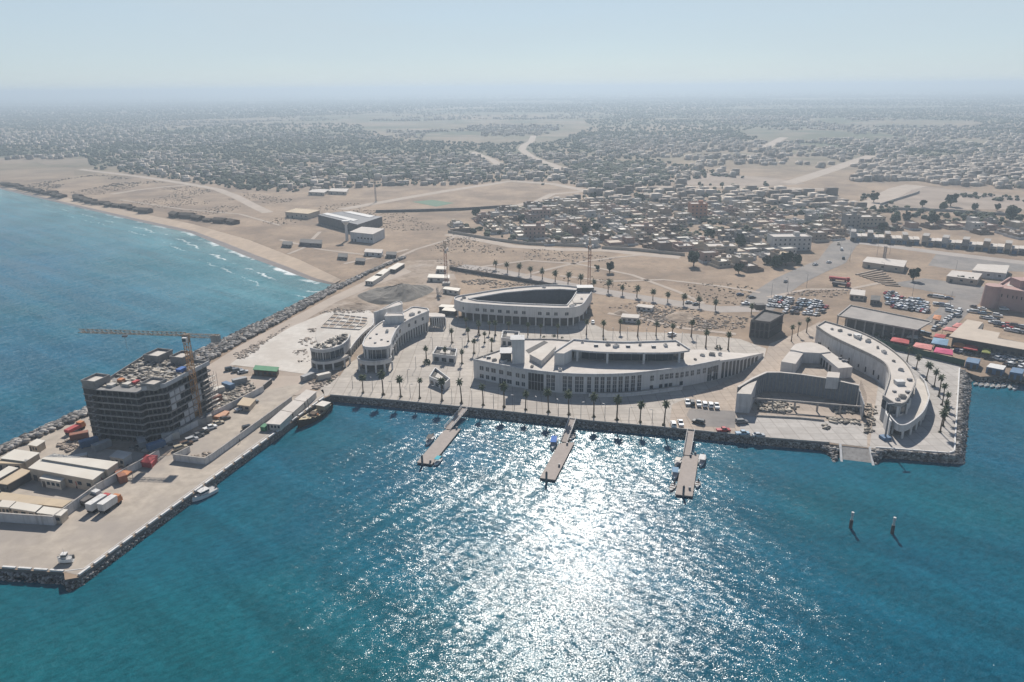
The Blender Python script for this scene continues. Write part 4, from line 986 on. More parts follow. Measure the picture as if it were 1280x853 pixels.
mb = MB(); mb.tube((base.x, base.y, zt), (base.x, base.y, zt + 1.6), 1.4, 1.4, M_jib, 10); mb.box(base.x, base.y, zt + 1.6, 2.2, 2.2, 1.6, M_jib); mb.build('slewing_unit', t, world=True)
mb = MB(); mb.box(base.x + .4, base.y - 2.0, zt + .6, 1.6, 1.8, 2.0, M_white); mb.box(base.x + .4, base.y - 2.95, zt + 1.2, 1.3, .12, 1.1, M_glass); mb.build('cab', t, world=True)
j0 = Vector((base.x, base.y, zt + 2.6)); tip = G(99, 415.5, zt + 3.2); ctip = G(269, 424, zt + 3.0)
dj = (tip - j0); dj.z = 0; djn = dj.normalized()
mb = MB(); lattice(mb, j0, tip, 1.3, M_jib, .115, 1.8, tri=True); mb.build('jib', t, world=True)
ce = j0 - djn * 13; ce.z = j0.z
mb = MB(); lattice(mb, j0, ce, 1.2, M_jib, .09, 1.8); mb.build('counter_jib', t, world=True)
mb = MB(); c = j0 - djn * 11.5; mb.box(c.x, c.y, c.z - 2.2, 3.2, 1.6, 2.6, M_conc, math.atan2(djn.y, djn.x)); mb.build('counterweight', t, world=True)
mb = MB(); c = j0 + djn * 24; mb.box(c.x, c.y, c.z - .9, 1.6, 1.2, .6, M_steel); mb.bar((c.x, c.y, c.z - 1), (c.x, c.y, c.z - 6), .06, M_steel); mb.build('trolley', t, world=True)
def small_crane(pxb, ytop, lab, jl, jr):
    b = G(*pxb); z1 = zat(b, ytop) - 3
    t = thing('tower_crane', lab, 'crane', b, 'tower cranes')
    mb = MB(); mb.box(b.x, b.y, LAND, 5, 5, 1.6, M_conc); mb.build('base_block', t, world=True)
    mb = MB(); lattice(mb, (b.x, b.y, LAND + 1.5), (b.x, b.y, z1), 1.6, M_crr, .12, 2.2); mb.build('mast', t, world=True)
    mb = MB(); mb.box(b.x, b.y, z1, 2.2, 2.2, 1.4, M_crr); mb.box(b.x + 1.6, b.y - .8, z1 + .2, 1.2, 1.6, 1.8, M_white); mb.build('cab', t, world=True)
    mb = MB(); lattice(mb, (b.x, b.y, z1 + 1.3), (b.x, b.y, z1 + 6.5), 1.2, M_jib, .15, 1.6); mb.build('tower_head', t, world=True)
    d = Vector((math.sin(jr), math.cos(jr), 0)); e = Vector((b.x, b.y, z1 + 1.8))
    mb = MB(); lattice(mb, e, e + d * jl, 1.1, M_jib, .1, 2.2, tri=True); mb.build('jib', t, world=True)
    mb = MB(); lattice(mb, e, e - d * 9, 1.1, M_jib, .1, 2.2); c = e - d * 8; mb.box(c.x, c.y, c.z - 1.6, 1.4, 2.6, 2, M_conc, -jr); mb.build('counter_jib', t, world=True)
small_crane((558, 356), 308, 'red lattice tower crane standing among site cabins beyond the gravel heap', 22, -0.12)
small_crane((736, 361), 304, 'orange lattice tower crane rising behind the right end of the triangular courtyard building', 22, 0.1)

# ------------------------------------------------------------------ sheds, cabins, walls on the pier
M_tin = mat('pale_tin_roof', (0.60, 0.56, 0.49), 0.7, 0.1, 0.3, 0.3, var2=0.5, scale2=0.15, col2=(0.48, 0.43, 0.36))
M_beige = mat('beige_roof', (0.50, 0.40, 0.28), 0.85, 0.14, 0.3, 0.2, var2=0.5, scale2=0.15, col2=(0.40, 0.33, 0.25))
M_bwall = mat('beige_wall', (0.46, 0.39, 0.31), 0.85, 0.15, 0.4)
M_cab = mat('cabin_cream', (0.55, 0.51, 0.45), 0.7, 0.14, 0.5)
M_green = mat('green_sheet', (0.06, 0.20, 0.10), 0.7, 0.2, 0.5)
def shed(name, label, cat, px, h, wm, rm, over=.35, group=None, doors=1, wins=2, ridge=False, z0=LAND, m2=None):
    """a building whose roof outline is px (first edge is the one nearest the camera)"""
    zr = z0 + h; P = GP(px, zr); b = P[0].copy(); b.z = z0
    t = thing(name, label, cat, (b.x, b.y, z0), group)
    c = sum(P, Vector()) / len(P)
    ins = [p + (c - p).normalized() * over for p in P]
    mb = MB(); mb.prism(ins, z0, zr - .25, wm, wm); mb.build('wall', t, world=True)
    mb = MB()
    if ridge and len(P) == 4:
        m0, m1 = (P[0] + P[3]) / 2, (P[1] + P[2]) / 2; rise = (P[0] - P[3]).length * .09
        m0.z += rise; m1.z += rise
        mb.add([P[0], P[1], m1, m0, P[2], P[3]], [(0, 1, 2, 3), (3, 2, 4, 5), (0, 3, 5), (1, 4, 2)], rm)
        mb.prism(P, zr - .24, zr - .02, rm, rm)
    else: mb.prism(P, zr - .24, zr, rm, rm)
    mb.build('roof', t, world=True)
    d = ins[1] - ins[0]; L = d.length
    if L > 1:
        d.normalize(); nn = Vector((d.y, -d.x, 0)); nn = nn if (c - ins[0]).dot(nn) < 0 else -nn; rz = math.atan2(d.y, d.x)
        n = doors + wins
        for i in range(n):
            q = ins[0] + d * (L * (i + .5) / n) + nn * .02; mb = MB(); isd = i < doors
            if isd: mb.box(q.x, q.y, z0 + .02, min(1.6, L / n * .6), .12, min(2.2, h - .6), M_dgrey, rz)
            else: mb.box(q.x, q.y, z0 + h * .38, min(1.6, L / n * .6), .12, min(1.2, h * .35), M_glass, rz)
            mb.build('door' if isd else 'window', t, world=True)
    return t
shed('workshop', 'long workshop with pale double-pitched tin roof in the yard before the concrete block', 'shed', [(35, 585), (116, 600), (132, 588), (50, 574)], 4.6, M_bwall, M_tin, doors=3, wins=4)
shed('workshop', 'rear bay of tin-roofed workshops, slightly higher pale roof, yard before the concrete block', 'shed', [(51, 573.5), (134, 587), (148, 577.5), (67, 567)], 5.2, M_bwall, M_tin, doors=2, wins=3)
shed('site_office', 'small flat-roofed cream office standing alone before the long workshop', 'cabin', [(49, 598), (75, 602.5), (85, 595), (57, 591)], 3.2, M_cab, M_tin, doors=1, wins=3)
shed('store_shed', 'grey-white flat roof shed nearest the rocks at the left edge of the yard', 'shed', [(0, 573), (32, 577), (50, 566), (18, 561.5)], 3.6, M_bwall, M_tin, wins=2)
shed('store_shed', 'beige roofed shed just in front of the grey-white shed at left edge', 'shed', [(-8, 579), (27, 580), (33, 577.5), (-2, 572.5)], 3.0, M_bwall, M_beige, wins=2)
shed('carport', 'pale narrow lean-to roof at the left edge, before the beige shed', 'shed', [(-14, 598), (-2, 599), (23, 585), (11, 582.5)], 3.0, M_bwall, M_tin, wins=1)
shed('carport', 'tan open-sided carport roof at the left edge next to the pale lean-to', 'shed', [(-4, 604), (9, 606), (40, 589), (27, 585.5)], 3.0, M_dgrey, M_beige, wins=1)
shed('site_cabin', 'white boxy site cabin in the shadow of the concrete block', 'cabin', [(136, 571), (154, 574), (165, 566), (147, 562.5)], 3.4, M_cab, M_slab, wins=2)
shed('site_cabin', 'lone grey cabin beside the sea-side boulders, left of the concrete block', 'cabin', [(34, 556), (46, 558), (57, 551), (46, 548.5)], 3.0, M_bwall, M_tin, wins=2)
shed('barrack', 'long beige roof inside the white-walled compound at lower left', 'shed', [(-10, 624), (78, 634), (90, 626), (2, 615)], 2.9, M_bwall, M_beige, doors=3, wins=4)
for i, (a, b) in enumerate((((-6, 633), (11, 634.5)), ((12, 635), (44, 640)), ((45.5, 641), (76, 645)))):
    shed('carport', ('cream carport bay cut by the photo edge', 'middle cream carport bay', 'cream carport bay at the corner')[i] + ' along the front wall of the compound', 'carport', [a, b, (b[0] + 9, b[1] - 8), (a[0] + 9, a[1] - 8)], 3.1, M_bwall, M_tin, wins=2, doors=1)
def wallthing(label, px, h, m=None, th=.35, cat='wall', name='boundary_wall', cop=True):
    P = GP(px); t = thing(name, label, cat, P[0]); mb = MB(); mb.wall(P, LAND, LAND + h, th, m or M_wall); mb.build('wall_panel', t, world=True)
    if cop: mb = MB(); mb.wall(P, LAND + h, LAND + h + .18, th + .15, M_conc); mb.build('coping', t, world=True)
    return t
wallthing('tall white compound wall running round the carports at lower left', [(-60, 648), (68, 657), (122, 617)], 3.0)
wallthing('white yard wall from the parked red trucks up past the red tent', [(122, 615), (200, 571)], 2.6)
wallthing('long white wall along the site yard, vehicles parked against its outer foot', [(205, 558), (222, 546), (330, 490)], 2.6)
wallthing('low white enclosure wall round the debris lot between quay lane and white cabins', [(238, 566), (218, 576), (257, 581), (268, 574), (320, 536), (365, 503)], 2.4)
wallthing('low dark wall ending the lane, right of the orange machine', [(330, 488), (340, 480)], 2.4, M_dgrey)
# red tent
def tent(name, label, cat, px, h, m, group=None, peak=1.2, wallm=None, z0=LAND, stripes=None):
    P = GP(px, z0 + h); c = sum(P, Vector()) / len(P); t = thing(name, label, cat, (P[0].x, P[0].y, z0), group)
    mb = MB(); top = c.copy(); top.z += peak; n = len(P)
    mb.add(list(P) + [top], [(i, (i + 1) % n, n) for i in range(n)], m)
    mb.wall(P, z0 + h - .5, z0 + h, .06, m, True)
    mb.build('canopy', t, world=True)
    for p in P:
        mb = MB(); q = p + (c - p) * .04; mb.tube((q.x, q.y, z0), (q.x, q.y, z0 + h), .08, .08, M_steel, 6); mb.build('pole', t, world=True)
    if wallm: mb = MB(); mb.prism([p + (c - p) * .1 for p in P], z0, z0 + h - .6, wallm, wallm); mb.build('side_sheet', t, world=True)
    return t
tent('tent', 'large red tent with pale peak behind the white yard wall', 'tent', [(173, 577), (189, 579.5), (197, 569.5), (181, 567.5)], 2.2, M_red, wallm=M_red)
tent('shade_canopy', 'orange shade sheet over stacked material against the white yard wall', 'canopy', [(145, 593), (157, 595), (165, 589), (153, 587)], 2.4, M_orange, peak=.4)
# white cabins along the quay
for i, (a, b, lab) in enumerate(((((332, 529.5), (350, 531), (366, 516), (351, 513)), None, 'white quay cabin at the seaward end of the row of three, beside the green skip'), (((351.5, 512.5), (366.5, 515.5), (381, 502.5), (367, 500)), None, 'middle white quay cabin in the row of three above the moored dhow'), (((367.5, 499.5), (381.5, 502), (396, 489.5), (383, 487)), None, 'white quay cabin nearest the promenade in the row of three'))):
    shed('quay_cabin', lab, 'cabin', list(a), 2.8, M_cab, M_roof, group='white cabins along the quay', wins=3, ridge=False)
shed('green_skip', 'green steel skip at the end of the white quay cabins', 'skip', [(325, 533.5), (331, 534.5), (336, 530), (330, 529)], 1.8, M_green, M_green, over=0, wins=0, doors=0)
t = shed('site_hut', 'long site hut with green roof at the edge of the white slab', 'cabin', [(316, 462), (346, 464.5), (349, 459), (319, 456.5)], 3.2, M_brown, M_green, doors=2, wins=3)
shed('site_store', 'tan roofed site store by the orange machine near the yard wall', 'shed', [(296, 506), (312, 508), (320, 499), (304, 496.5)], 2.6, M_bwall, M_beige, wins=1)
shed('loading_slab', 'flat rust-red slab stacked beside the yard wall near the yellow crane', 'slab', [(262, 520), (279, 522), (287, 514), (270, 512)], 1.2, M_orange, mat('rust_slab', (0.50, 0.28, 0.18), 0.8, 0.2, 0.5), over=.1, wins=0, doors=0)
# dark site offices and cabins north of the gravel heap
NC = [((456, 351), (466, 352), (480, 343.5), (471, 342.5), 'white-roofed cabin first along the breakwater track'), ((467, 344.5), (476, 345.5), (488, 337), (480, 336), 'second white-roofed cabin along the breakwater track'),
      ((484, 336), (494, 337), (506, 329.5), (497, 328.5), 'long pale cabin farthest along the breakwater track'), ((534, 347), (562, 348), (562, 343.5), (536, 342.5), 'broad white-roofed site office below the red crane'),
      ((545, 336.5), (558, 337), (558, 333), (546, 332.5), 'small tan cabin behind the white-roofed site office'), ((552, 388), (569, 389.5), (573, 385.5), (556, 384), 'dark-walled cabin with pale roof touching the tip of the courtyard building'),
      ((548, 383.5), (566, 384.5), (570, 381.5), (552, 380.5), 'second dark-walled pale-roofed cabin behind the courtyard tip'), ((553, 361), (573, 364), (576, 360.5), (556, 358.5), 'low grey store between the gravel heap and courtyard building')]
for a, b, c, d, lab in NC: shed('site_cabin', lab, 'cabin', [a, b, c, d], 3.0, M_cab if 'pale' not in lab else M_dgrey, M_tin, group='site cabins north of the gravel heap', wins=2)
# gravel heap
def heap(name, label, px, h, m, seed=1, cat='heap'):
    P = GP(px); c = sum(P, Vector()) / len(P); n = len(P); mb = MB(); rings = 9; V = []; F = []; r = random.Random(seed)
    for k in range(rings + 1):
        f = k / rings
        for p in smooth([(q.x, q.y) for q in P], 5, True):
            q = Vector((p[0], p[1], 0)).lerp(Vector((c.x, c.y, 0)), f)
            zz = h * (1 - (1 - f) ** 2) * (0.75 + .35 * math.sin(q.x * .21 + seed) * math.cos(q.y * .17)) + r.uniform(-.2, .2) * h * .3
            V.append((q.x, q.y, LAND + (max(0, zz) if k else -.1)))
    N = n * 5
    for k in range(rings):
        for i in range(N): F.append((k * N + i, k * N + (i + 1) % N, (k + 1) * N + (i + 1) % N, (k + 1) * N + i))
    mb.add(V, F, m); o = mb.build(name, origin=(c.x, c.y, LAND)); tag(o, label, cat); return o
M_grav = mat('gravel_heap_stone', (0.17, 0.155, 0.135), 0.95, 0.25, 0.4)
heap('gravel_heap', 'big dark gravel heap with worn flanks behind the curved building', [(446, 371), (470, 381), (505, 379), (530, 371), (543, 363), (533, 358), (510, 357), (485, 362), (460, 364)], 6.5, M_grav, 3)
heap('spoil_heap', 'low brown spoil heap beside the foundation grid podium', [(418, 384), (440, 389), (470, 388), (480, 383), (455, 379), (432, 379)], 2.0, M_dirt, 5)
heap('spoil_heap', 'dirt mound among rubble behind the main building, left of the parked cars', [(830, 398), (850, 405), (868, 400), (864, 392), (845, 390)], 2.5, M_dirt, 6)
heap('spoil_heap', 'smaller dirt mound beside the little white hut on the sand', [(766, 392), (778, 395), (786, 391), (776, 388)], 1.5, M_dirt, 8)
# plaza kiosks
for lab, px, h in (('white open-topped kiosk box in the plaza left of the main building', [(537, 470.5), (556, 478.5), (562, 473), (544, 459.5)], 3.6), ('wide grey-white kiosk in the plaza near the palms', [(541, 442), (569, 445), (571, 436), (546, 433)], 3.8), ('two-tier glass and white kiosk right behind the stair tower', [(627, 422), (647, 423.5), (649, 414.5), (629, 413)], 4.2)):
    P = GP(px, LAND + h); t = thing('kiosk', lab, 'kiosk', (P[0].x, P[0].y, LAND), 'plaza kiosks')
    mb = MB(); mb.wall(P, LAND, LAND + h, .4, M_white, True); mb.build('wall', t, world=True)
    c = sum(P, Vector()) / 4
    mb = MB(); mb.prism([p + (c - p) * .06 for p in P], LAND, LAND + h - 1.2, M_conc, M_dgrey); mb.build('roof', t, world=True)
    mb = MB(); mb.prism([p + (c - p) * .55 for p in P], LAND + h - 1.2, LAND + h - .3, M_white, M_slab); mb.build('roof_light', t, world=True)
    d = (P[1] - P[0]); L = d.length; d.normalize(); rz = math.atan2(d.y, d.x); nn = Vector((d.y, -d.x, 0))
    for i in range(3):
        q = P[0] + d * (L * (i + .5) / 3) + nn * .12; mb = MB(); mb.box(q.x, q.y, LAND + .3, L / 3 * .6, .3, h * .5, M_glass, rz); mb.build('window', t, world=True)
# ------------------------------------------------------------------ other buildings
M_frame = mat('dark_frame', (0.13, 0.12, 0.115), 0.9, 0.3, 0.5)
t = shed('frame_building', 'small dark unfinished two-storey frame building beside the car park and the tan road', 'building', [(939, 402), (962, 404.5), (980, 394), (955, 389)], 8.4, M_towd, M_frame, doors=2, wins=3)
P = GP([(939, 402), (962, 404.5), (980, 394), (955, 389)], LAND + 8.4)
mb = MB(); mb.wall(P[:1] + P[1:], LAND + 8.4, LAND + 9.4, .35, M_frame, True); mb.prism([p + (sum(P, Vector()) / 4 - p) * -.04 for p in P], LAND + 4.1, LAND + 4.5, M_frame, M_frame); mb.build('floor_slab', t, world=True)
for i in range(5): column(t, along([P[0], P[1]], i / 4), LAND, LAND + 8.3, .3, M_frame)
q = G(948, 388, LAND + 9); mb = MB(); mb.box(q.x + 2, q.y + 4, LAND + 8.3, 5, 4, 3, M_frame); mb.build('stair_room', t, world=True)
M_groof = mat('grey_flat_roof', (0.30, 0.275, 0.255), 0.9, 0.15, 0.25, 0.2, var2=0.5, scale2=0.1, col2=(0.38, 0.35, 0.32))
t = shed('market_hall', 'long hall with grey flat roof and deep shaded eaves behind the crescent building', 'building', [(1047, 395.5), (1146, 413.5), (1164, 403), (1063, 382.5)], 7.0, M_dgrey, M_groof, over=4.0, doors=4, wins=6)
P = GP([(1047, 395.5), (1146, 413.5), (1164, 403), (1063, 382.5)], LAND + 7)
mb = MB(); mb.wall(P, LAND + 7.01, LAND + 7.6, .6, M_conc, True); mb.build('roof_edge', t, world=True)
for i in range(9): column(t, along([P[0], P[1]], .02 + i * .12) + Vector((0, 1.0, 0)), LAND, LAND + 6.7, .3, M_conc)
M_broof = mat('sand_flat_roof', (0.47, 0.40, 0.33), 0.9, 0.1, 0.2, 0.2)
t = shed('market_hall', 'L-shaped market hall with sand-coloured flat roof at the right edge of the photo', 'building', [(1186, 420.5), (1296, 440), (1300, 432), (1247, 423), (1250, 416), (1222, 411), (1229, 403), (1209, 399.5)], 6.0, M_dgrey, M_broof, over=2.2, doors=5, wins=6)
M_pink = mat('pink_plaster', (0.42, 0.28, 0.25), 0.9, 0.12, 0.25, 0.2, var2=0.4, scale2=0.15, col2=(0.36, 0.25, 0.23))
ZF = 13.5
t = thing('fort', 'pink-brown plastered fort with round corner tower and small windows at the right edge', 'fort', G(1245, 392))
P = GP([(1243, 361), (1300, 370), (1306, 352), (1262, 349)], ZF)
mb = MB(); mb.prism(P, LAND, ZF, M_pink, M_pink); mb.wall(P, ZF, ZF + 1.2, .8, M_pink, True); mb.build('wall', t, world=True)
mb = MB(); mb.tube((P[0].x + 1, P[0].y + 2, LAND), (P[0].x + 1, P[0].y + 2, ZF + 1.6), 5.2, 4.6, M_pink, 20); mb.build('corner_tower', t, world=True)
mb = MB(); q = G(1274, 350, ZF + 4); mb.box(q.x + 5, q.y, ZF - .1, 14, 9, 4.6, M_pink); mb.build('upper_room', t, world=True)
mb = MB(); mb.prism(GP([(1258, 357), (1270, 359), (1272, 353.5), (1263, 352)], ZF + .1), ZF - .2, ZF + .1, M_roof, M_roof); mb.build('terrace_floor', t, world=True)
ffa = Facade([(1243, 361), (1300, 370)], ZF)
for x in (1254, 1261.5, 1268, 1273, 1279): window(t, ffa, x - .7, x + .7, 9.5, 11.2, 0, m=M_dark)
# hangar group on the sand
t = shed('hangar', 'dark-walled hangar with two long white roof lights on the open sand', 'hangar', [(397, 268.5), (447, 281), (478, 271), (428, 264.5)], 8.5, M_frame, mat('dark_sheet_roof', (0.10, 0.10, 0.11), 0.6, 0.2, 0.3), over=.2, doors=3, wins=0)
for px in ([(403, 267.5), (442, 276.5), (447.5, 274.8), (409, 266)], [(429, 265), (462, 272), (469, 269.9), (438, 264.2)]):
    mb = MB(); mb.prism(GP(px, LAND + 8.9), LAND + 8.4, LAND + 8.9, M_white, M_white); mb.build('roof_light', t, world=True)
shed('warehouse', 'long low beige warehouse left of the dark hangar on the sand', 'warehouse', [(356, 265), (385, 267.5), (400, 263), (370, 260.5)], 5.5, M_bwall, M_beige, doors=2, wins=3)
shed('warehouse', 'square white warehouse right of the tall water tower on the sand', 'warehouse', [(437, 290), (466, 293), (481, 286), (452, 283.5)], 8.0, M_wall, M_roof, doors=2, wins=5)
q = G(434, 301); z1 = zat(q, 277)
t = thing('water_tower', 'pale T-shaped water tower between the dark hangar and the white warehouse', 'water tower', q)
mb = MB(); mb.tube((q.x, q.y, LAND), (q.x, q.y, z1 - 3), 1.3, 1.0, M_white, 10); mb.build('shaft', t, world=True)
mb = MB(); mb.tube((q.x, q.y, z1 - 3), (q.x, q.y, z1), 1.2, 3.4, M_white, 14); mb.tube((q.x, q.y, z1), (q.x, q.y, z1 + .8), 3.6, 3.4, M_white, 14); mb.build('tank', t, world=True)
HUTS = [((374, 303), (402, 305), (403, 300), (376, 298.5), 3.2, 'dark row hut on the sand below the hangar'), ((352, 305.5), (364, 306.5), (366, 302), (354, 301.5), 2.6, 'small dark hut left of the dark row hut on the beach sand'), ((455, 315), (477, 316.5), (479, 312), (457, 311), 3.2, 'blue-grey hut on sand in front of the white warehouse'),
        ((482, 318), (495, 319), (496, 315), (483, 314.5), 3.0, 'grey hut next to the track, right of the blue-grey hut'), ((444, 326), (456, 327), (457, 323), (445, 322.5), 2.4, 'low brown hut nearest the end of the breakwater'), ((422, 321), (434, 322), (435, 317), (423, 316.5), 2.4, 'low dark hut in the middle of the beach sand'),
        ((385, 240), (405, 241), (412, 237), (392, 236), 4, 'pale shed at the edge of the groves left of the mast'), ((410, 239), (433, 240), (436, 236), (414, 235.5), 4, 'second pale shed at the edge of the groves left of the mast'), ((776, 396.5), (798, 398), (800, 393.5), (778, 392), 3, 'little white hut on the sand behind the main building'),
        ((795, 383), (815, 385.5), (818, 382), (798, 380), 2.4, 'long grey site shed on rubble behind the white hut'), ((1215, 338), (1258, 342), (1262, 332), (1222, 330), 4.5, 'white clustered house with patchy roof, alone on the gravel lot at right'), ((1078, 327), (1130, 334), (1134, 326), (1084, 321), 4.2, 'low walled tan compound left of the big round tree by the car park'),
        ((1183, 345), (1222, 350), (1228, 342), (1190, 338), 4, 'overgrown pale ruin among bushes right of the big round tree'), ((1062, 368), (1081, 370), (1082, 363), (1064, 361.5), 3.2, 'small tan hut beside the red trucks at the car park'), ((1088, 375), (1100, 376), (1101, 370), (1089, 369), 3.2, 'tiny brown hut at the left end of the car park rows'),
        ((1205, 452), (1228, 455), (1230, 449), (1207, 446), 3.2, None), ((1233, 458), (1252, 462), (1255, 457), (1237, 453.5), 3, None), ((1262, 464), (1278, 466), (1280, 460), (1264, 458), 3.4, None)]
for a, b, c, d, h, lab in HUTS:
    if lab is None: continue
    pale = 'white' in lab or 'pale' in lab or 'tan' in lab
    shed('hut', lab, 'hut', [a, b, c, d], h, (M_wall if 'white' in lab else M_bwall) if pale else M_frame, M_roof if pale else M_dgrey, doors=1, wins=2)
M_bcon = mat('faded_blue_paint', (0.10, 0.17, 0.27), 0.7, 0.2, 0.5)
shed('harbour_store', 'blue container store at the corner of the green fence by the fishing boats', 'container', [(1207, 452), (1223, 455), (1226, 449), (1210, 446.5)], 3.0, M_bcon, M_bcon, over=.05, wins=0, doors=2)
shed('harbour_store', 'blue container store with white roof in the middle of the harbour car park edge', 'container', [(1233, 458.5), (1254, 462.5), (1258, 457.5), (1238, 454)], 3.0, M_bcon, M_white, over=.1, wins=0, doors=2)
shed('harbour_store', 'blue store at the right edge above the moored fishing boats', 'container', [(1262, 465), (1278, 467.5), (1281, 461.5), (1266, 459)], 3.2, M_bcon, M_bcon, over=.05, wins=0, doors=2)
# market canopies
CAN = [((1113, 426), (1136, 430), (1137, 424.5), (1116, 421), 'red', 'red market canopy left of the pink ones, nearest the grey-roofed hall'), ((1141, 433), (1164, 438), (1166, 431.5), (1145, 428), 'pink', 'wide faded pink market canopy in the front row'), ((1167, 440), (1191, 444), (1191, 437.5), (1170, 434), 'mag', 'dark pink market canopy right of the faded pink one'),
       ((1164, 429), (1184, 432), (1186, 424.5), (1167, 422), 'blu', 'blue tarpaulin stall canopy behind the pink canopies'), ((1191, 432), (1207, 434.5), (1207, 429), (1193, 427), 'ora', 'orange stall canopy right of the blue tarpaulin'), ((1204, 435), (1222, 438), (1223, 431.5), (1206, 429.5), 'red', 'bright red and white stall canopy below the L-shaped hall'),
       ((1227, 440), (1238, 442), (1239, 436.5), (1229, 435), 'grn', 'green-yellow stall canopy by the harbour cars'), ((1099, 413), (1119, 417.5), (1120, 414.5), (1101, 411), 'crm', 'narrow cream awning in the shade before the grey-roofed hall'), ((1133, 421), (1147, 423), (1147, 419.5), (1134, 418), 'crm', 'small cream canopy above the faded pink one'),
       ((1178, 412), (1196, 415), (1199, 411), (1183, 408.5), 'pink', 'pink awning along the edge of the sand-coloured hall'), ((1167, 421), (1180, 423), (1183, 419), (1170, 417), 'red', 'small red awning in front of the blue tarpaulin'), ((1166, 398), (1175, 400), (1177, 394.5), (1168, 393.5), 'ora', 'little orange-red awning at the corner of the grey-roofed hall'), ((1190, 408), (1200, 409.5), (1205, 405), (1196, 403.5), 'pink', 'pale pink awning higher along the sand-coloured hall')]
CM = {'red': M_red, 'pink': mat('faded_pink_canvas', (0.55, 0.22, 0.20), 0.9, 0.2, 0.8), 'mag': mat('dark_pink_canvas', (0.48, 0.08, 0.16), 0.9, 0.2, 0.8), 'blu': mat('blue_tarpaulin', (0.16, 0.27, 0.38), 0.8, 0.2, 0.8), 'ora': M_orange, 'grn': mat('olive_canvas', (0.22, 0.24, 0.07), 0.9, 0.2, 0.8), 'crm': M_cab}
for a, b, c, d, k, lab in CAN: tent('stall_canopy', lab, 'canopy', [a, b, c, d], 2.8, CM[k], 'market stall canopies', peak=.7)
wallthing('dark green mesh fence between market stalls and headland paving', [(1090, 429), (1115, 437), (1150, 445), (1205, 458)], 3.0, mat('green_mesh', (0.035, 0.085, 0.06), 0.9, 0.25, 0.6), .12, 'fence', 'site_fence', False)
wallthing('long dark site fence along the road behind the courtyard building', [(562, 337), (600, 344), (640, 350), (697, 360)], 2.4, M_dgrey, .15, 'fence', 'site_fence', False)
wallthing('long dark wall crossing the sand beyond the hangar', [(470, 266), (520, 265), (580, 263), (640, 259)], 2.6, M_dgrey, .4)
wallthing('pale boundary wall at the front of the town houses, left part', [(560, 291), (620, 301), (660, 306), (740, 309)], 2.0, M_bwall, .4)
wallthing('pale boundary wall at the front of the town houses, right part', [(752, 311), (800, 314), (856, 320)], 2.0, M_bwall, .4)
wallthing('long grey wall across the fields at right', [(1100, 257), (1145, 243), (1149, 241)], 2.2, M_conc, .4)
wallthing('long grey field wall left of the tall dark trees at right', [(1110, 262), (1190, 265), (1260, 270)], 2.4, M_conc, .4)

# stacked containers, spoil bins and stores that fill the yard round the concrete block
M_cgrey = mat('container_grey', (0.30, 0.30, 0.30), 0.7, 0.2, 0.6); M_crust = mat('container_rust', (0.26, 0.11, 0.07), 0.75, 0.25, 0.6)
BOXES = [((100, 549), 'rust', 'rust-coloured container on the rock road left of the concrete block shadow'), ((112, 557), 'blue', 'blue container in the shadow before the concrete block, left'), ((128, 561), 'grey', 'grey container in the shadow before the concrete block, second'), ((178, 557), 'grey', 'grey container at the foot of the concrete block front corner'), ((196, 561), 'blue', 'blue container by the yard wall near the red tent'),
         ((214, 549), 'cream', 'cream container between the yard wall and the concrete block'), ((272, 492), 'cream', 'cream container among the white stacks behind the yellow crane'), ((286, 486), 'blue', 'blue container among the white stacks behind the yellow crane'), ((300, 480), 'grey', 'grey container among the white stacks, farthest from the crane'), ((268, 503), 'rust', 'rust-coloured container just behind the yellow crane'),
         ((98, 578), 'cream', 'cream container at the rear of the tin-roofed workshops'), ((152, 600), 'rust', 'rust-coloured skip container inside the white yard wall by the orange shade'), ((385, 475), 'grey', 'grey container at the corner of the white slab by the quay cabins'), ((405, 474), 'cream', 'cream container before the bowed unfinished building'), ((500, 372), 'cream', 'cream container behind the curved building by the gravel heap')]
for i, (p, c, lab) in enumerate(BOXES):
    m = {'rust': M_crust, 'blue': M_bcon, 'grey': M_cgrey, 'cream': M_cab}[c]; q = G(*p); rz = .72 + (i * 37 % 5 - 2) * .12 + (1.57 if i % 4 == 3 else 0); t = thing('container', lab, 'container', q, 'containers about the yards', rz)
    mb = MB(); mb.box(0, 0, .1, 6.1, 2.44, 2.5, m); mb.box(0, 0, 2.6, 6.0, 2.36, .06, m)
    for k in range(12): mb.box(-2.8 + k * .51, -1.24, .25, .22, .08, 2.2, m); mb.box(-2.8 + k * .51, 1.24, .25, .22, .08, 2.2, m)
    mb.build('shell', t); mb = MB(); mb.box(3.08, 0, .2, .06, 2.3, 2.3, M_steel if c != 'grey' else m); mb.build('door', t)
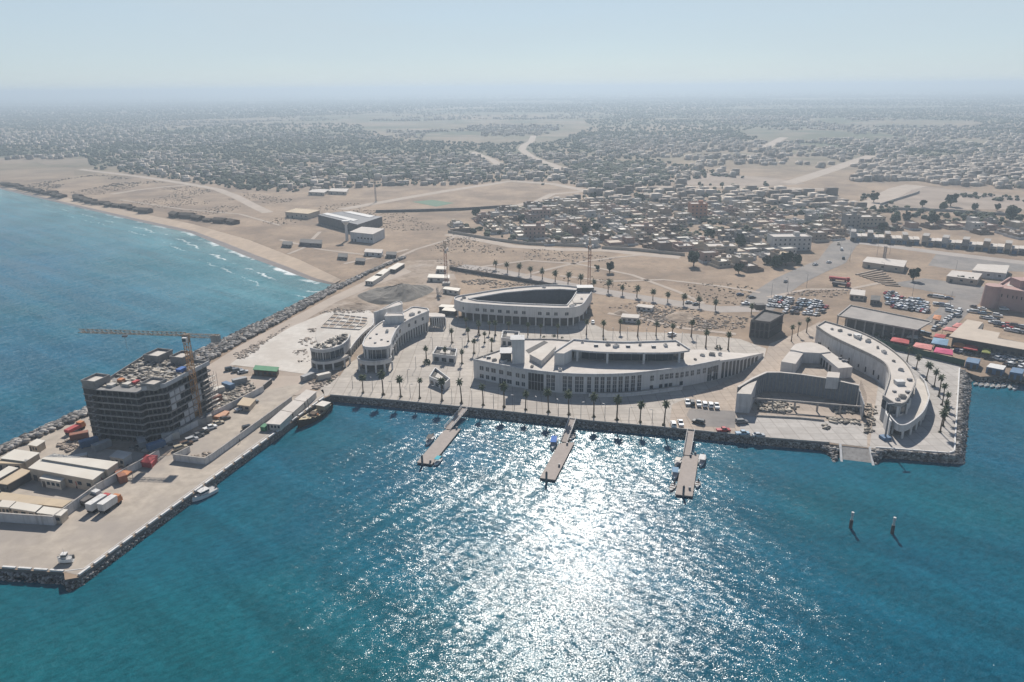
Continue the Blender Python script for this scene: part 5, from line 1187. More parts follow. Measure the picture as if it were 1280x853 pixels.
# ------------------------------------------------------------------ pontoons, boats, marker posts
M_deck = mat('pontoon_deck', (0.33, 0.285, 0.255), 0.9, 0.12, 0.8)
def pontoon(lab, gw, pts, pile, extra):
    P = GP(pts, .75); t = thing('pontoon', lab, 'pontoon', (P[0].x, P[0].y, 0), 'floating pontoons off the promenade')
    mb = MB(); mb.prism(P, .35, .75, M_deck, M_deck); mb.build('deck', t, world=True)
    c = sum(P, Vector()) / 4; n = 5
    for i in range(n):
        a = P[0].lerp(P[3], (i + .5) / n); b = P[1].lerp(P[2], (i + .5) / n); m = (a + b) / 2; d = b - a
        mb = MB(); mb.box(m.x, m.y, -.35, d.length * .9, 2.2, .69, M_dgrey, math.atan2(d.y, d.x)); mb.build('float', t, world=True)
    a, b = G(*gw[0], LAND + .25), G(*gw[1], .95); d = b - a; w_ = 2.6; nn = Vector((-d.y, d.x, 0)).normalized() * w_ / 2
    g = thing('gangway', 'sloping gangway with rails from promenade down to the ' + lab.split(' pontoon')[0] + ' pontoon', 'gangway', (a.x, a.y, LAND), 'pontoon gangways')
    mb = MB(); mb.add([a + nn, a - nn, b - nn, b + nn] + [v + Vector((0, 0, -.2)) for v in (a + nn, a - nn, b - nn, b + nn)], [(0, 3, 2, 1), (4, 5, 6, 7), (0, 4, 7, 3), (1, 2, 6, 5)], M_deck); mb.build('deck', g, world=True)
    for s in (1, -1):
        mb = MB(); p, q = a + nn * s, b + nn * s; up = Vector((0, 0, 1.1)); mb.bar(p + up, q + up, .09, M_white); mb.bar(p + up * .5, q + up * .5, .06, M_white)
        for i in range(9): r = p.lerp(q, i / 8); mb.bar(r, r + up, .07, M_white)
        mb.build('handrail', g, world=True)
    for (x, y) in pile:
        q = G(x, y, 0); pl = thing('mooring_pile', 'dark steel mooring pile at the outer end of the ' + lab.split(' pontoon')[0] + ' pontoon' if len(pile) == 1 else '', 'pile', (q.x, q.y, 0), 'mooring piles')
        mb = MB(); mb.tube((q.x, q.y, -2), (q.x, q.y, 3.6), .38, .38, M_steel, 10); mb.build('shaft', pl, world=True)
        mb = MB(); mb.tube((q.x, q.y, 3.6), (q.x, q.y, 4.1), .42, .1, M_dgrey, 10); mb.build('cap', pl, world=True)
    for (x, y) in extra: q = G(x, y, .75); mb = MB(); mb.box(q.x, q.y, .75, .7, .5, .9, M_steel); mb.build('mooring_post', t, world=True)
pontoon('left-hand pontoon lying before the plaza, moored boats on both sides', ((581, 511), (559, 536.5)), [(521, 578), (540, 580.5), (576, 536), (555, 538)], [(528, 582)], [(571, 536.5), (538, 578)])
pontoon('middle pontoon in the sun glitter, one blue-canopied boat at its root', ((716, 524), (705, 552.5)), [(674.5, 597.5), (694, 600), (718, 553), (699, 554)], [(683, 603)], [(709, 556), (699, 583), (713, 551.5)])
pontoon('right-hand pontoon with several small boats, before the parked cars', ((863.6, 539), (858.5, 569)), [(844, 618), (865.6, 620.5), (873.7, 568), (853.4, 570)], [(854, 621)], [(869, 568), (863, 571), (862, 612)])
def boat(lab, px_bow, px_stern, beam, hullm, topm, cover=None, cabin=False, hh=.9, group='small boats at the pontoons', name='motor_boat'):
    a, b = G(*px_bow, .6), G(*px_stern, .6); a.z = b.z = 0; d = (a - b); L = d.length; d.normalize(); rz = math.atan2(d.y, d.x); c = (a + b) / 2
    t = thing(name, lab, 'boat', (c.x, c.y, 0), group, rz)
    mb = MB(); st = []; N = 9
    for i in range(N):
        u = i / (N - 1); x = -L / 2 + L * u; w_ = beam / 2 * (1 - max(0, (u - .45) / .55) ** 2.2) * (0.9 + .1 * min(1, u * 4)) + .02; sh = hh * (1 + .55 * max(0, u - .3) ** 2)
        st.append([(x, -w_, sh), (x, -w_ * .8, .05), (x, -w_ * .35, -.35), (x, w_ * .35, -.35), (x, w_ * .8, .05), (x, w_, sh)])
    V = [p for s in st for p in s]; F = []
    for i in range(N - 1):
        for j in range(5): F.append((i * 6 + j, (i + 1) * 6 + j, (i + 1) * 6 + j + 1, i * 6 + j + 1))
    F.append((0, 1, 2, 3, 4, 5)); mb.add(V, F, hullm); mb.build('hull', t)
    mb = MB(); V = []; F = []
    for i in range(N): V += [(st[i][0][0], st[i][0][1] * .93, st[i][0][2] - .18), (st[i][5][0], st[i][5][1] * .93, st[i][5][2] - .18)]
    for i in range(N - 1): F.append((2 * i, 2 * i + 2, 2 * i + 3, 2 * i + 1))
    mb.add(V, F, topm); mb.build('deck', t)
    if cabin:
        mb = MB(); mb.box(L * .02, 0, hh - .2, L * .34, beam * .62, 1.35, M_white); mb.box(L * .02, 0, hh + 1.15, L * .38, beam * .7, .12, M_white); mb.build('cabin', t)
        mb = MB(); mb.box(L * .02, 0, hh + .45, L * .345, beam * .63, .5, M_glass); mb.build('window', t)
        mb = MB(); mb.box(L * .3, 0, hh - .1, L * .16, beam * .4, .35, M_white); mb.build('fore_hatch', t)
        mb = MB(); mb.bar((0, 0, hh + 1.2), (0, 0, hh + 2.8), .05, M_white); mb.build('mast', t)
        for s in (-1, 1): mb = MB(); mb.bar((L * .05, s * beam * .42, hh + .55), (L * .44, s * beam * .14, hh + .8), .04, M_steel); mb.build('rail', t)
    elif cover is not None:
        mb = MB(); mb.box(-L * .05, 0, hh + 1.0, L * .5, beam * .85, .14, cover)
        mb.build('canopy', t)
        for sx in (-.28, .18):
            for sy in (-.36, .36): mb = MB(); mb.bar((L * sx, beam * sy, hh - .2), (L * sx, beam * sy, hh + 1.0), .04, M_steel); mb.build('canopy_post', t)
    else:
        for u in (-.22, .1): mb = MB(); mb.box(L * u, 0, hh - .2, .35, beam * .8, .15, M_brown); mb.build('thwart', t)
    mb = MB(); mb.box(-L / 2 - .2, 0, hh - .5, .5, .45, 1.1, M_dgrey); mb.build('outboard_motor', t)
    return t
M_hw = mat('white_gelcoat', (0.78, 0.78, 0.76), 0.3, 0.05, 0.5, 0.5); M_hd = mat('boat_deck_grey', (0.42, 0.41, 0.40), 0.7, 0.2, 1.0)
M_cov = mat('grey_boat_cover', (0.12, 0.115, 0.11), 0.9, 0.2, 1); M_bcov = mat('blue_boat_cover', (0.04, 0.13, 0.40), 0.8, 0.15, 1); M_teal = mat('teal_boat_cover', (0.05, 0.33, 0.40), 0.8, 0.15, 1)
boat('white motor cruiser with cabin moored along the rock-toed quay', (240, 626), (270, 611), 3.6, M_hw, M_hd, cabin=True, hh=1.3, group=None)
boat('white boat with dark grey cover on the left side of the left pontoon', (533, 556), (541, 545), 2.4, M_hw, M_hd, M_cov)
boat('small boat with teal canopy at the outer right corner of the left pontoon', (543, 581), (551, 572), 2.0, M_hw, M_hd, M_teal, hh=.7)
boat('white boat with bright blue canopy at the root of the middle pontoon', (690.5, 562), (693.5, 546), 2.6, M_hw, M_hd, M_bcov)
boat('small white boat tucked behind the gangway of the middle pontoon', (713, 549), (718, 543), 1.8, M_hw, M_hd, hh=.6)
boat('open beige boat on the left side of the right pontoon, nearest shore', (844, 582), (850, 574), 2.2, M_cab, M_hd, M_cab, hh=.7)
boat('white boat with light blue canopy on the left side of the right pontoon', (843, 599), (844.5, 586), 2.4, M_hw, M_hd, CM['blu'])
boat('low open boat at the outer left corner of the right pontoon', (838, 613), (843, 604), 1.8, M_cab, M_hd, hh=.5)
boat('white boat at the right side of the right pontoon, nearest shore', (875, 583), (879, 570), 2.4, M_hw, M_hd, M_white)
boat('tiny white dinghy on the right side of the right pontoon, outer end', (871, 609), (873, 601), 1.7, M_hw, M_hd, hh=.6)
FB = [((1217, 481), (1222, 478)), ((1224, 482), (1229, 478.5)), ((1231, 483), (1236, 479)), ((1238, 484), (1243, 480)), ((1245, 484.5), (1250, 480.5)), ((1252, 483.5), (1257, 480)), ((1261, 486), (1264, 481)), ((1267, 487), (1270, 482))]
for i, (a, b) in enumerate(FB):
    boat(('small fishing skiff, ' + side(i, len(FB)) + ' in the huddle moored below the harbour stores'), a, b, 1.9, M_hw if i % 3 else M_teal, M_hd, hh=.6, group='fishing skiffs in the inlet', name='fishing_skiff')
# small launch parked on the quay corner
t0 = boat('white launch standing ashore near the quay corner', (75, 711.5), (94, 710), 2.2, M_hw, M_hd, cabin=True, hh=1.2, group=None, name='launch'); t0.location.z = LAND + .5
# wooden dhow
def dhow():
    a, b = G(365, 531, .8), G(403, 508, .8); a.z = b.z = 0; d = (a - b); L = d.length + 1; d.normalize(); rz = math.atan2(d.y, d.x); c = (a + b) / 2 + Vector((-d.y, d.x, 0)) * 3.4
    t = thing('dhow', 'dark wooden dhow with cluttered deck moored at the head of the quay', 'boat', (c.x, c.y, 0), None, rz); B = 6.6
    wood = mat('dark_hull_wood', (0.05, 0.036, 0.026), 0.7, 0.3, 0.8); dk = mat('dhow_deck_wood', (0.42, 0.35, 0.24), 0.85, 0.2, 0.8)
    mb = MB(); st = []; N = 13
    for i in range(N):
        u = i / (N - 1); x = -L / 2 + L * u; k = 1 - abs(2 * u - .95) ** 2.6; w_ = B / 2 * max(.08, k); 
        if u < .12: w_ = max(w_, B * .3)
        sh = 2.2 + 1.5 * (abs(u - .42) * 1.7) ** 2; st.append([(x, -w_, sh), (x, -w_ * .85, .7), (x, -w_ * .4, -.5), (x, w_ * .4, -.5), (x, w_ * .85, .7), (x, w_, sh)])
    V = [p for s in st for p in s]; F = [(i * 6 + j, (i + 1) * 6 + j, (i + 1) * 6 + j + 1, i * 6 + j + 1) for i in range(N - 1) for j in range(5)] + [(0, 1, 2, 3, 4, 5)]
    mb.add(V, F, wood); mb.build('hull', t)
    mb = MB(); V = []
    for i in range(N): V += [(st[i][0][0], st[i][0][1] * .92, st[i][0][2] - .55), (st[i][5][0], st[i][5][1] * .92, st[i][5][2] - .55)]
    mb.add(V, [(2 * i, 2 * i + 2, 2 * i + 3, 2 * i + 1) for i in range(N - 1)], dk); mb.build('deck', t)
    mb = MB(); mb.box(-L * .3, 0, 2.0, L * .2, B * .6, 1.9, dk); mb.box(-L * .3, 0, 3.9, L * .23, B * .68, .15, M_cab); mb.build('wheelhouse', t)
    mb = MB(); mb.box(L * .02, 0, 1.9, L * .14, B * .45, .8, M_brown); mb.build('hatch', t)
    mb = MB(); mb.tube((L * .12, 0, 1.6), (L * .16, 0, 10), .16, .09, wood, 8); mb.build('mast', t)
    mb = MB(); mb.bar((L * .12, 0, 4.5), (L * .42, 0, 6.2), .07, wood); mb.build('boom', t)
    mb = MB(); mb.tube((L * .47, 0, 2.8), (L * .57, 0, 4.4), .2, .1, wood, 6); mb.build('stem_post', t)
    for i in range(7): mb = MB(); mb.box(L * (-.14 + .07 * i), (-1) ** i * B * .24, 1.75, 1.1, .8, .6, [M_brown, M_conc, M_orange, M_cab][i % 4], i * .5); mb.build('deck_cargo', t)
dhow()
for i, (x, y, yt, lab) in enumerate(((1063, 660, 640.5, 'left of the two dark channel posts with white tops standing in open water'), (1115, 667, 647, 'right and taller of the two dark channel posts with white tops in open water'))):
    q = G(x, y, 0); z1 = zat(q, yt); t = thing('channel_marker', lab, 'marker post', (q.x, q.y, 0), 'channel marker posts')
    mb = MB(); mb.tube((q.x, q.y, -2), (q.x, q.y, z1 * .52), .5, .5, M_dgrey, 10); mb.build('pile', t, world=True)
    mb = MB(); mb.tube((q.x, q.y, z1 * .52), (q.x, q.y, z1 * .8), .3, .28, M_white, 10); mb.build('upper_post', t, world=True)
    mb = MB(); mb.tube((q.x, q.y, z1 * .8), (q.x, q.y, z1), .42, .42, M_wall, 8); mb.build('lantern', t, world=True)
# ------------------------------------------------------------------ palms
M_trunk = mat('palm_trunk', (0.13, 0.095, 0.065), 0.95, 0.3, 2.0); M_bark = mat('tree_bark', (0.10, 0.075, 0.05), 0.95, 0.3, 2.0)
def leafmat(name, c, tr=0.25):
    m = mat(name, c, 0.75, 0.45, 0.6, 0.25); return m
M_frond = leafmat('palm_frond', (0.075, 0.098, 0.042)); M_frondd = leafmat('dry_palm_frond', (0.15, 0.11, 0.06)); M_leaf = leafmat('tree_leaf', (0.055, 0.085, 0.032)); M_leafg = leafmat('grey_green_leaf', (0.065, 0.078, 0.045)); M_leafd = leafmat('dark_leaf', (0.045, 0.068, 0.030)); M_shrub = leafmat('shrub_leaf', (0.05, 0.075, 0.03))
def palm_meshes(h, seed, spread=2.6, n=30):
    r = random.Random(seed); mb = MB(); lean = r.uniform(-.6, .6); P = []
    for i in range(7):
        u = i / 6; P.append(Vector((lean * u * u, .15 * math.sin(u * 3 + seed) * u, h * u)))
    for i in range(6): mb.tube(P[i], P[i + 1], .30 - .1 * i / 6 + (.12 if i == 0 else 0), .30 - .1 * (i + 1) / 6, M_trunk, 8, i == 5)
    mb.tube(P[6] - Vector((0, 0, .7)), P[6] + Vector((0, 0, .3)), .32, .42, M_frondd, 8)
    tr = mb.mesh('palm_trunk'); mb = MB(); top = P[6] + Vector((0, 0, .25))
    for i in range(n):
        a = i * 2.39996 + r.uniform(-.2, .2); e = math.radians(75 - 120 * (i / n) + r.uniform(-8, 8)); L = spread * r.uniform(.85, 1.15); dry = i > n * .86
        d = Vector((math.cos(a) * math.cos(e), math.sin(a) * math.cos(e), math.sin(e))); p = top.copy(); sidev = Vector((-math.sin(a), math.cos(a), 0)); pts = []
        for k in range(6):
            w_ = (.12 + .42 * math.sin(math.pi * min(1, (k + .6) / 5.6))) * spread / 2.6; pts.append((p.copy(), w_)); d = (d + Vector((0, 0, -.16 - .05 * k))).normalized(); p = p + d * (L / 5)
        for k in range(5):
            (p0, w0), (p1, w1) = pts[k], pts[k + 1]; dz = Vector((0, 0, -.55))
            for s in (1, -1):    # leaflets as separate narrow blades with gaps
                q0 = p0 + sidev * (s * w0) + dz * w0; q1 = p0.lerp(p1, .55) + sidev * (s * w1 * .9) + dz * w1
                mb.add([p0, q0, q1, p0.lerp(p1, .62)], [(0, 1, 2, 3)], M_frondd if dry else M_frond)
                a0 = p0.lerp(p1, .5); mb.add([a0, a0 + sidev * (s * w1) + dz * w1 + (p1 - p0) * .12, p1 + sidev * (s * w1 * .8) + dz * w1, p1], [(0, 1, 2, 3)], M_frondd if dry else M_frond)
    return tr, mb.mesh('palm_crown')
def shrub_mesh(seed, R=1.0, n=60, m=None):
    r = random.Random(seed); mb = MB()
    for i in range(n):
        d = Vector((r.gauss(0, 1), r.gauss(0, 1), abs(r.gauss(0, 1)))).normalized() * R * r.uniform(.5, 1); s = r.uniform(.15, .32) * R
        u = Vector((r.gauss(0, 1), r.gauss(0, 1), r.gauss(0, 1))).normalized(); v = u.orthogonal().normalized()
        mb.add([d - u * s, d - v * s * .6, d + u * s, d + v * s * .6], [(0, 1, 2, 3)], m or M_shrub)
    return mb.mesh('shrub_leaves')
PALM = [palm_meshes(8.4, 1, 2.2, 34), palm_meshes(9.2, 2, 1.9, 28), palm_meshes(7.7, 3, 2.4, 32), palm_meshes(8.8, 4, 2.0, 24), palm_meshes(8.0, 5, 2.2, 30)]
PALMS = [palm_meshes(5.8, 11, 1.7, 26), palm_meshes(6.4, 12, 1.8, 26)]
PALMR = [palm_meshes(5.4, 21, 2.7, 26), palm_meshes(6.0, 22, 2.8, 26)]
SHR = [shrub_mesh(1, .9), shrub_mesh(2, .9)]
def part(name, me, parent): o = bpy.data.objects.new(name, me); return link(o, parent)
def plant_palm(px, kind, label, group, rim=True, sc=1.0):
    p = G(*px); t = empty('palm_tree', (p.x, p.y, LAND + .04), random.uniform(0, 6.3)); tag(t, label, 'palm tree', group); s = sc * random.uniform(.86, 1.1); t.scale = (s, s, s)
    tr, cr = random.choice(kind); part('trunk', tr, t); part('crown', cr, t)
    if rim: part('planting', random.choice(SHR), t)
    return t
PROM = [(454, 491.5), (479, 494), (501, 496.5), (524.5, 498.5), (552.5, 501.5), (577, 504.5), (604, 507), (630, 509.5), (657, 513), (685.5, 516), (711, 519), (742, 521.5), (771, 525), (800, 528.5), (830, 532)]
for i, p in enumerate(PROM): plant_palm(p, PALM, 'tall date palm on the waterfront promenade, ' + side(i, len(PROM)) + ' in the quayside row', 'palms along the waterfront promenade')
PLZ = [((565, 429), 'far left of the plaza grid, back row'), ((585.5, 427.5), 'back row of the plaza grid, right of the far left one'), ((599, 420), 'rear edge of the plaza, close to the courtyard building'), ((606, 429), 'middle of the back row in the plaza grid'), ((619, 420), 'rear edge of the plaza, beside the two-tier kiosk'),
       ((592.5, 442.5), 'front row of the plaza grid, left one'), ((614.5, 440), 'front row of the plaza grid, nearest the stair tower'), ((577.5, 455), 'alone in the plaza front, right of the wide kiosk'), ((557, 452), 'just before the wide grey-white kiosk'), ((533, 451), 'alone by the arcade of the curved building, set in a round bed')]
for p, s in PLZ: plant_palm(p, PALMS, 'small plaza palm, ' + s, 'plaza palms')
FRC = [(583, 413), (598, 416), (612, 417), (636, 418.5), (660, 419), (676, 419.5), (697, 420.5), (733, 418.5)]
for i, p in enumerate(FRC): plant_palm(p, PALMS, 'palm in the shaded row before the columns of the courtyard building, ' + side(i, len(FRC)), 'palms before the courtyard building', False)
BHD = [((754, 421), 'tall bare one'), ((775, 416), 'short one'), ((797, 421), 'bushy one'), ((820, 420), 'full-crowned one'), ((840, 423), 'leaning pale one'), ((864, 421), 'tall thin one'), ((882, 435), 'front one'), ((910, 437.5), 'last one before the tan road')]
for i, (p, s) in enumerate(BHD): plant_palm(p, PALMS, 'palm on the paving behind the main building, ' + side(i, len(BHD)) + ', ' + s, 'palms behind the main building', False, 1.15)
for i, (p, s) in enumerate((((989, 427), 'left'), ((997, 420), 'middle'), ((1008, 416), 'right'))): plant_palm(p, PALM, s + ' palm of three between the dark frame building and the crescent', 'palms by the dark frame building', False, .8)
SPT = [(1133.5, 453), (1144.7, 463), (1157.5, 476), (1167.5, 484), (1173, 496.5), (1177.5, 507), (1179.5, 516), (1180, 525), (1178.5, 533), (1175, 541)]
for i, p in enumerate(SPT): plant_palm(p, PALM, 'headland palm along the edge of the crescent building, ' + nth(i) + ' counted from the green fence', 'palms on the headland', True, .92)
RDP = [(620, 337.5), (634.5, 341), (648.7, 344), (663.7, 346.5), (678, 349.5), (694, 352.5), (710, 355), (726, 357.5), (742, 361.5), (760, 365.5), (778, 369), (796, 371.5), (816, 375.5), (834.5, 378), (854, 381.5), (874, 384.5), (894, 387.5), (939, 393)]
for i, p in enumerate(RDP): plant_palm(p, PALMR, 'round-headed palm in the row along the dusty road, ' + side(i, len(RDP)), 'palms along the dusty road', False)

# ------------------------------------------------------------------ lamp posts
def lamp_meshes(h, arm):
    mb = MB(); mb.tube((0, 0, 0), (0, 0, h), .11, .07, M_steel, 8); a = mb.mesh('lamp_pole'); mb = MB(); mb.bar((0, 0, h - .1), (arm, 0, h + .15), .05, M_steel); mb.box(arm, 0, h + .05, .9, .35, .16, M_steel); return a, mb.mesh('lamp_head')
LAMP = lamp_meshes(6.0, .9); LAMPT = lamp_meshes(9.0, 1.6)
def lamp(px, label, group, k=LAMP, rz=None):
    p = G(*px); t = empty('lamp_post', (p.x, p.y, LAND + .02), rz if rz is not None else random.uniform(0, 6.3)); tag(t, label, 'lamp post', group); part('pole', k[0], t); part('lamp_head', k[1], t)
LP1 = [(441, 486), (466, 489), (490, 493), (513, 497.5), (539, 500), (565, 503), (590, 506), (617, 510), (643, 511.5), (671, 514.5), (698, 518), (726, 521), (756, 523.5), (786, 527.5), (815, 530)]
for i, p in enumerate(LP1): lamp(p, 'slim grey lamp post between the promenade palms, ' + side(i, len(LP1)), 'lamp posts along the promenade')
for i, p in enumerate([(541, 437), (567, 448), (578, 437), (599, 440), (562, 418), (630, 432), (520, 461), (510, 478), (575, 470)]): lamp(p, 'slim grey lamp post in the open plaza, ' + ['left of the wide kiosk', 'right of the wide kiosk', 'behind the wide kiosk', 'at the back palm row', 'at the left rear corner', 'before the two-tier kiosk', 'at the open left side', 'at the open left front', 'right of the open-topped kiosk'][i], 'plaza lamp posts')
for i, p in enumerate([(766, 424), (784, 423), (808, 424), (830, 428), (852, 430), (870, 434), (895, 436)]): lamp(p, 'lamp post on the paving behind the main building, ' + side(i, 7), 'lamp posts behind the main building')
for i, p in enumerate([(1062, 327), (1050, 313), (1008, 360), (984, 365), (964, 372), (1096, 320), (1112, 318)]): lamp(p, 'tall road lamp at the tarred road, ' + ['right of its bend', 'at its top by the beige pickup', 'on its left shoulder', 'low on its left side', 'lowest, by the sand car park', 'first along the shop street', 'second along the shop street'][i], 'tall road lamps', LAMPT)
for i, p in enumerate([(1194, 342), (1140, 372), (1187, 384), (1103, 345)]): lamp(p, 'tall lamp over the ' + ['gravel lot', 'car park behind the grey-roofed hall', 'line of cars on the gravel edge', 'sand behind the tan compound'][i], 'car park lamps', LAMPT)
q = G(1106, 549); t = thing('light_mast', 'very tall blue-grey light mast with boxed base in front of the crescent end', 'light mast', q); zt = zat(q, 506)
mb = MB(); mb.box(q.x, q.y, LAND, 3, 3, 1.2, M_bcon, .2); mb.build('base', t, world=True)
mb = MB(); mb.tube((q.x, q.y, LAND + 1), (q.x, q.y, zt), .38, .2, M_steel, 8); mb.build('mast', t, world=True)
mb = MB(); mb.box(q.x, q.y, zt, 2.6, .7, .5, M_steel); mb.build('lamp_head', t, world=True)
for px, yt, lab in (((470, 253), 222, 'thin lattice radio mast on the sand left of the pitch'), ((1104, 330), 308, 'thin lattice radio mast beside the low walled tan compound')):
    q = G(*px); t = thing('radio_mast', lab, 'radio mast', q); mb = MB(); zt = zat(q, yt); lattice(mb, (q.x, q.y, LAND), (q.x, q.y, zt), 1.3, M_steel, .14, 2.5); mb.build('lattice', t, world=True); mb = MB(); mb.box(q.x, q.y, LAND, 3, 3, .6, M_conc); mb.build('base', t, world=True)

# ------------------------------------------------------------------ cars
PAINT = {'white': (0.74, 0.74, 0.73), 'silver': (0.42, 0.43, 0.44), 'grey': (0.16, 0.165, 0.17), 'black': (0.018, 0.018, 0.02), 'dark blue': (0.02, 0.04, 0.10), 'red': (0.38, 0.03, 0.03), 'beige': (0.42, 0.36, 0.27), 'pale blue': (0.30, 0.40, 0.48), 'brown': (0.11, 0.07, 0.05)}
M_tyre = mat('tyre_rubber', (0.02, 0.02, 0.02), 0.9, 0)
def car_meshes(kind):
    out = {}
    for cname, c in PAINT.items():
        m = mat('car_' + cname.replace(' ', '_'), c, 0.28, 0.0, spec=0.5); mb = MB(); L, W = (5.2, 1.85) if kind == 'pickup' else (4.9, 1.9) if kind == 'suv' else (4.6, 1.8)
        h0, h1 = (0.35, 1.0) if kind != 'sedan' else (0.28, .88)
        prof = {'sedan': [(-2.3, h0), (2.3, h0), (2.3, .62), (2.15, .78), (1.1, h1), (-1.6, h1 + .04), (-2.25, .9)], 'suv': [(-2.4, h0), (2.4, h0), (2.4, .8), (2.25, .98), (1.2, 1.08), (-2.35, 1.1)], 'pickup': [(-2.6, h0), (2.6, h0), (2.6, .8), (2.45, .98), (1.5, 1.06), (-2.6, 1.06)]}[kind]
        n = len(prof); V = [(x, -W / 2, z) for x, z in prof] + [(x, W / 2, z) for x, z in prof]
        mb.add(V, [(i, (i + 1) % n, n + (i + 1) % n, n + i)[::-1] for i in range(n)] + [tuple(range(n)), tuple(range(n, 2 * n))[::-1]], m)
        cab = {'sedan': (-1.85, 1.15, -1.15, .35, h1, 1.42), 'suv': (-2.35, 1.25, -2.1, .55, 1.09, 1.75), 'pickup': (-.7, 1.5, -.55, .75, 1.05, 1.72)}[kind]
        a, b, c_, d, z0, z1 = cab; w0, w1 = W / 2 - .06, W / 2 - .22
        body = mb.mesh('car_body'); mb = MB()
        V = [(a, -w0, z0), (b, -w0, z0), (b, w0, z0), (a, w0, z0), (c_, -w1, z1), (d, -w1, z1), (d, w1, z1), (c_, w1, z1)]
        mb.add(V, [(0, 1, 5, 4), (1, 2, 6, 5), (2, 3, 7, 6), (3, 0, 4, 7)], M_glass); gl = mb.mesh('car_glass'); mb = MB()
        mb.box((c_ + d) / 2, 0, z1 - .03, d - c_ + .06, w1 * 2 + .04, .08, m); 
        for s in (-1, 1):
            mb.bar((b - .04, s * (w0 + .0), z0), (d, s * (w1 + .01), z1), .05, m); mb.bar((a + .04, s * w0, z0), (c_, s * (w1 + .01), z1), .06, m)
        rf = mb.mesh('car_roof'); out[cname] = (body, gl, rf)
    mb = MB(); mb.tube((0, -.11, .33), (0, .11, .33), .33, .33, M_tyre, 12); wh = mb.mesh('car_wheel')
    return out, wh, kind
CARS = {k: car_meshes(k) for k in ('sedan', 'suv', 'pickup')}
USED = set()
def car(px, rz, kind, colour, label, group, parts=False, z=LAND):
    p = px if isinstance(px, Vector) else G(*px); ms, wh, _ = CARS[kind]; body, gl, rf = ms[colour]
    t = empty('parked_car', (p.x, p.y, z + .16), rz); tag(t, label, {'sedan': 'car', 'suv': 'car', 'pickup': 'pickup truck'}[kind], group)
    part('body', body, t); part('window', gl, t); part('roof', rf, t)
    if parts:
        for x in (-1.45, 1.45):
            for y in (-.82, .82): o = part('wheel', wh, t); o.location = (x, y, -.04)
    return t
def pickc(r): return r.choices(list(PAINT), [42, 16, 10, 8, 4, 4, 5, 4, 3])[0]
def pickk(r): return r.choices(['sedan', 'suv', 'pickup'], [50, 32, 18])[0]
KN = {'sedan': 'saloon car', 'suv': 'estate car', 'pickup': 'pickup'}
# cars one can tell apart on the waterfront
SOLO = [((841.5, 532.5), 1.5, 'suv', 'white', 'white car parked beside the last promenade palm, small'), ((850.5, 531), 1.5, 'pickup', 'white', 'white pickup right of the white car by the last promenade palm'), ((873, 529.5), 2.6, 'suv', 'black', 'black car alone on the asphalt apron'),
        ((904, 540), .05, 'pickup', 'red', 'red pickup parked at the rock edge of the forecourt'), ((928, 544), .05, 'pickup', 'pale blue', 'pale blue pickup at the rock edge, between the red pickup and the silver car'), ((948, 546), .05, 'sedan', 'silver', 'silver car at the rock edge, rightmost of three'), ((927, 529.5), .05, 'suv', 'grey', 'dark grey car in front of the open shell block'),
        ((288, 463.5), .5, 'suv', 'black', 'black car, leftmost of three on the track by the green-roofed hut'), ((297, 465), .5, 'suv', 'grey', 'grey car, middle of three on the track by the green-roofed hut'), ((304, 466.5), .5, 'sedan', 'silver', 'silver car, rightmost of three on the track by the green-roofed hut'),
        ((925, 369.5), .1, 'sedan', 'dark blue', 'dark blue car on the sand above the dusty road, left of a black one'), ((940, 373), .1, 'sedan', 'black', 'black car alone on the sand above the dusty road'), ((861, 379.5), .1, 'sedan', 'silver', 'silver car on the dusty road among the round-headed palms, left one'), ((870, 381.5), .3, 'sedan', 'grey', 'grey car on the dusty road among the round-headed palms, right one'), ((932, 381), .1, 'pickup', 'white', 'white pickup at the end of the dusty road'),
        ((840, 420), .4, 'suv', 'white', 'white car half hidden by the palms behind the main building'), ((741, 404), 1.5, 'sedan', 'white', 'white car in the lane right of the courtyard building'), ((1048, 306), 1.2, 'pickup', 'beige', 'beige pickup driving at the top of the tarred road'), ((1052, 313), 1.2, 'suv', 'white', 'white car following the beige pickup on the tarred road'), ((1054, 324), 1.2, 'suv', 'black', 'black car on the tarred road below the white one'), ((1036, 329), .5, 'sedan', 'white', 'white car at the bend of the tarred road'), ((1019, 332), .5, 'sedan', 'silver', 'silver car on the shoulder left of the tarred road bend'), ((982, 353), 1.0, 'sedan', 'grey', 'grey car low on the tarred road'),
        ((1272, 388), -.1, 'suv', 'black', 'black car close under the wall of the pink fort'), ((1255, 388), -.3, 'suv', 'white', 'white van-like car left of the black one under the pink fort'), ((1197, 396), .4, 'suv', 'silver', 'silver car in the lane above the sand-coloured hall'), ((1008, 458), .0, 'sedan', 'red', 'red car on tan paving'),
        ((150, 568), .3, 'pickup', 'white', None)]
for a in SOLO:
    if a[4] and 'on tan paving' not in a[4]: car(a[0], a[1], a[2], a[3], a[4], None, True)
ROW6 = [(859, 505), (865, 505.5), (873, 506.5), (880.5, 507.5), (888, 508.5), (895.5, 509.5)]
for i, p in enumerate(ROW6): car(p, 1.45, 'pickup' if i in (0, 2, 5) else 'suv', 'black' if i == 1 else 'white', ('black' if i == 1 else 'white') + ' vehicle in the short row before the main building right wing, ' + side(i, 6), 'row of vehicles before the right wing', True)
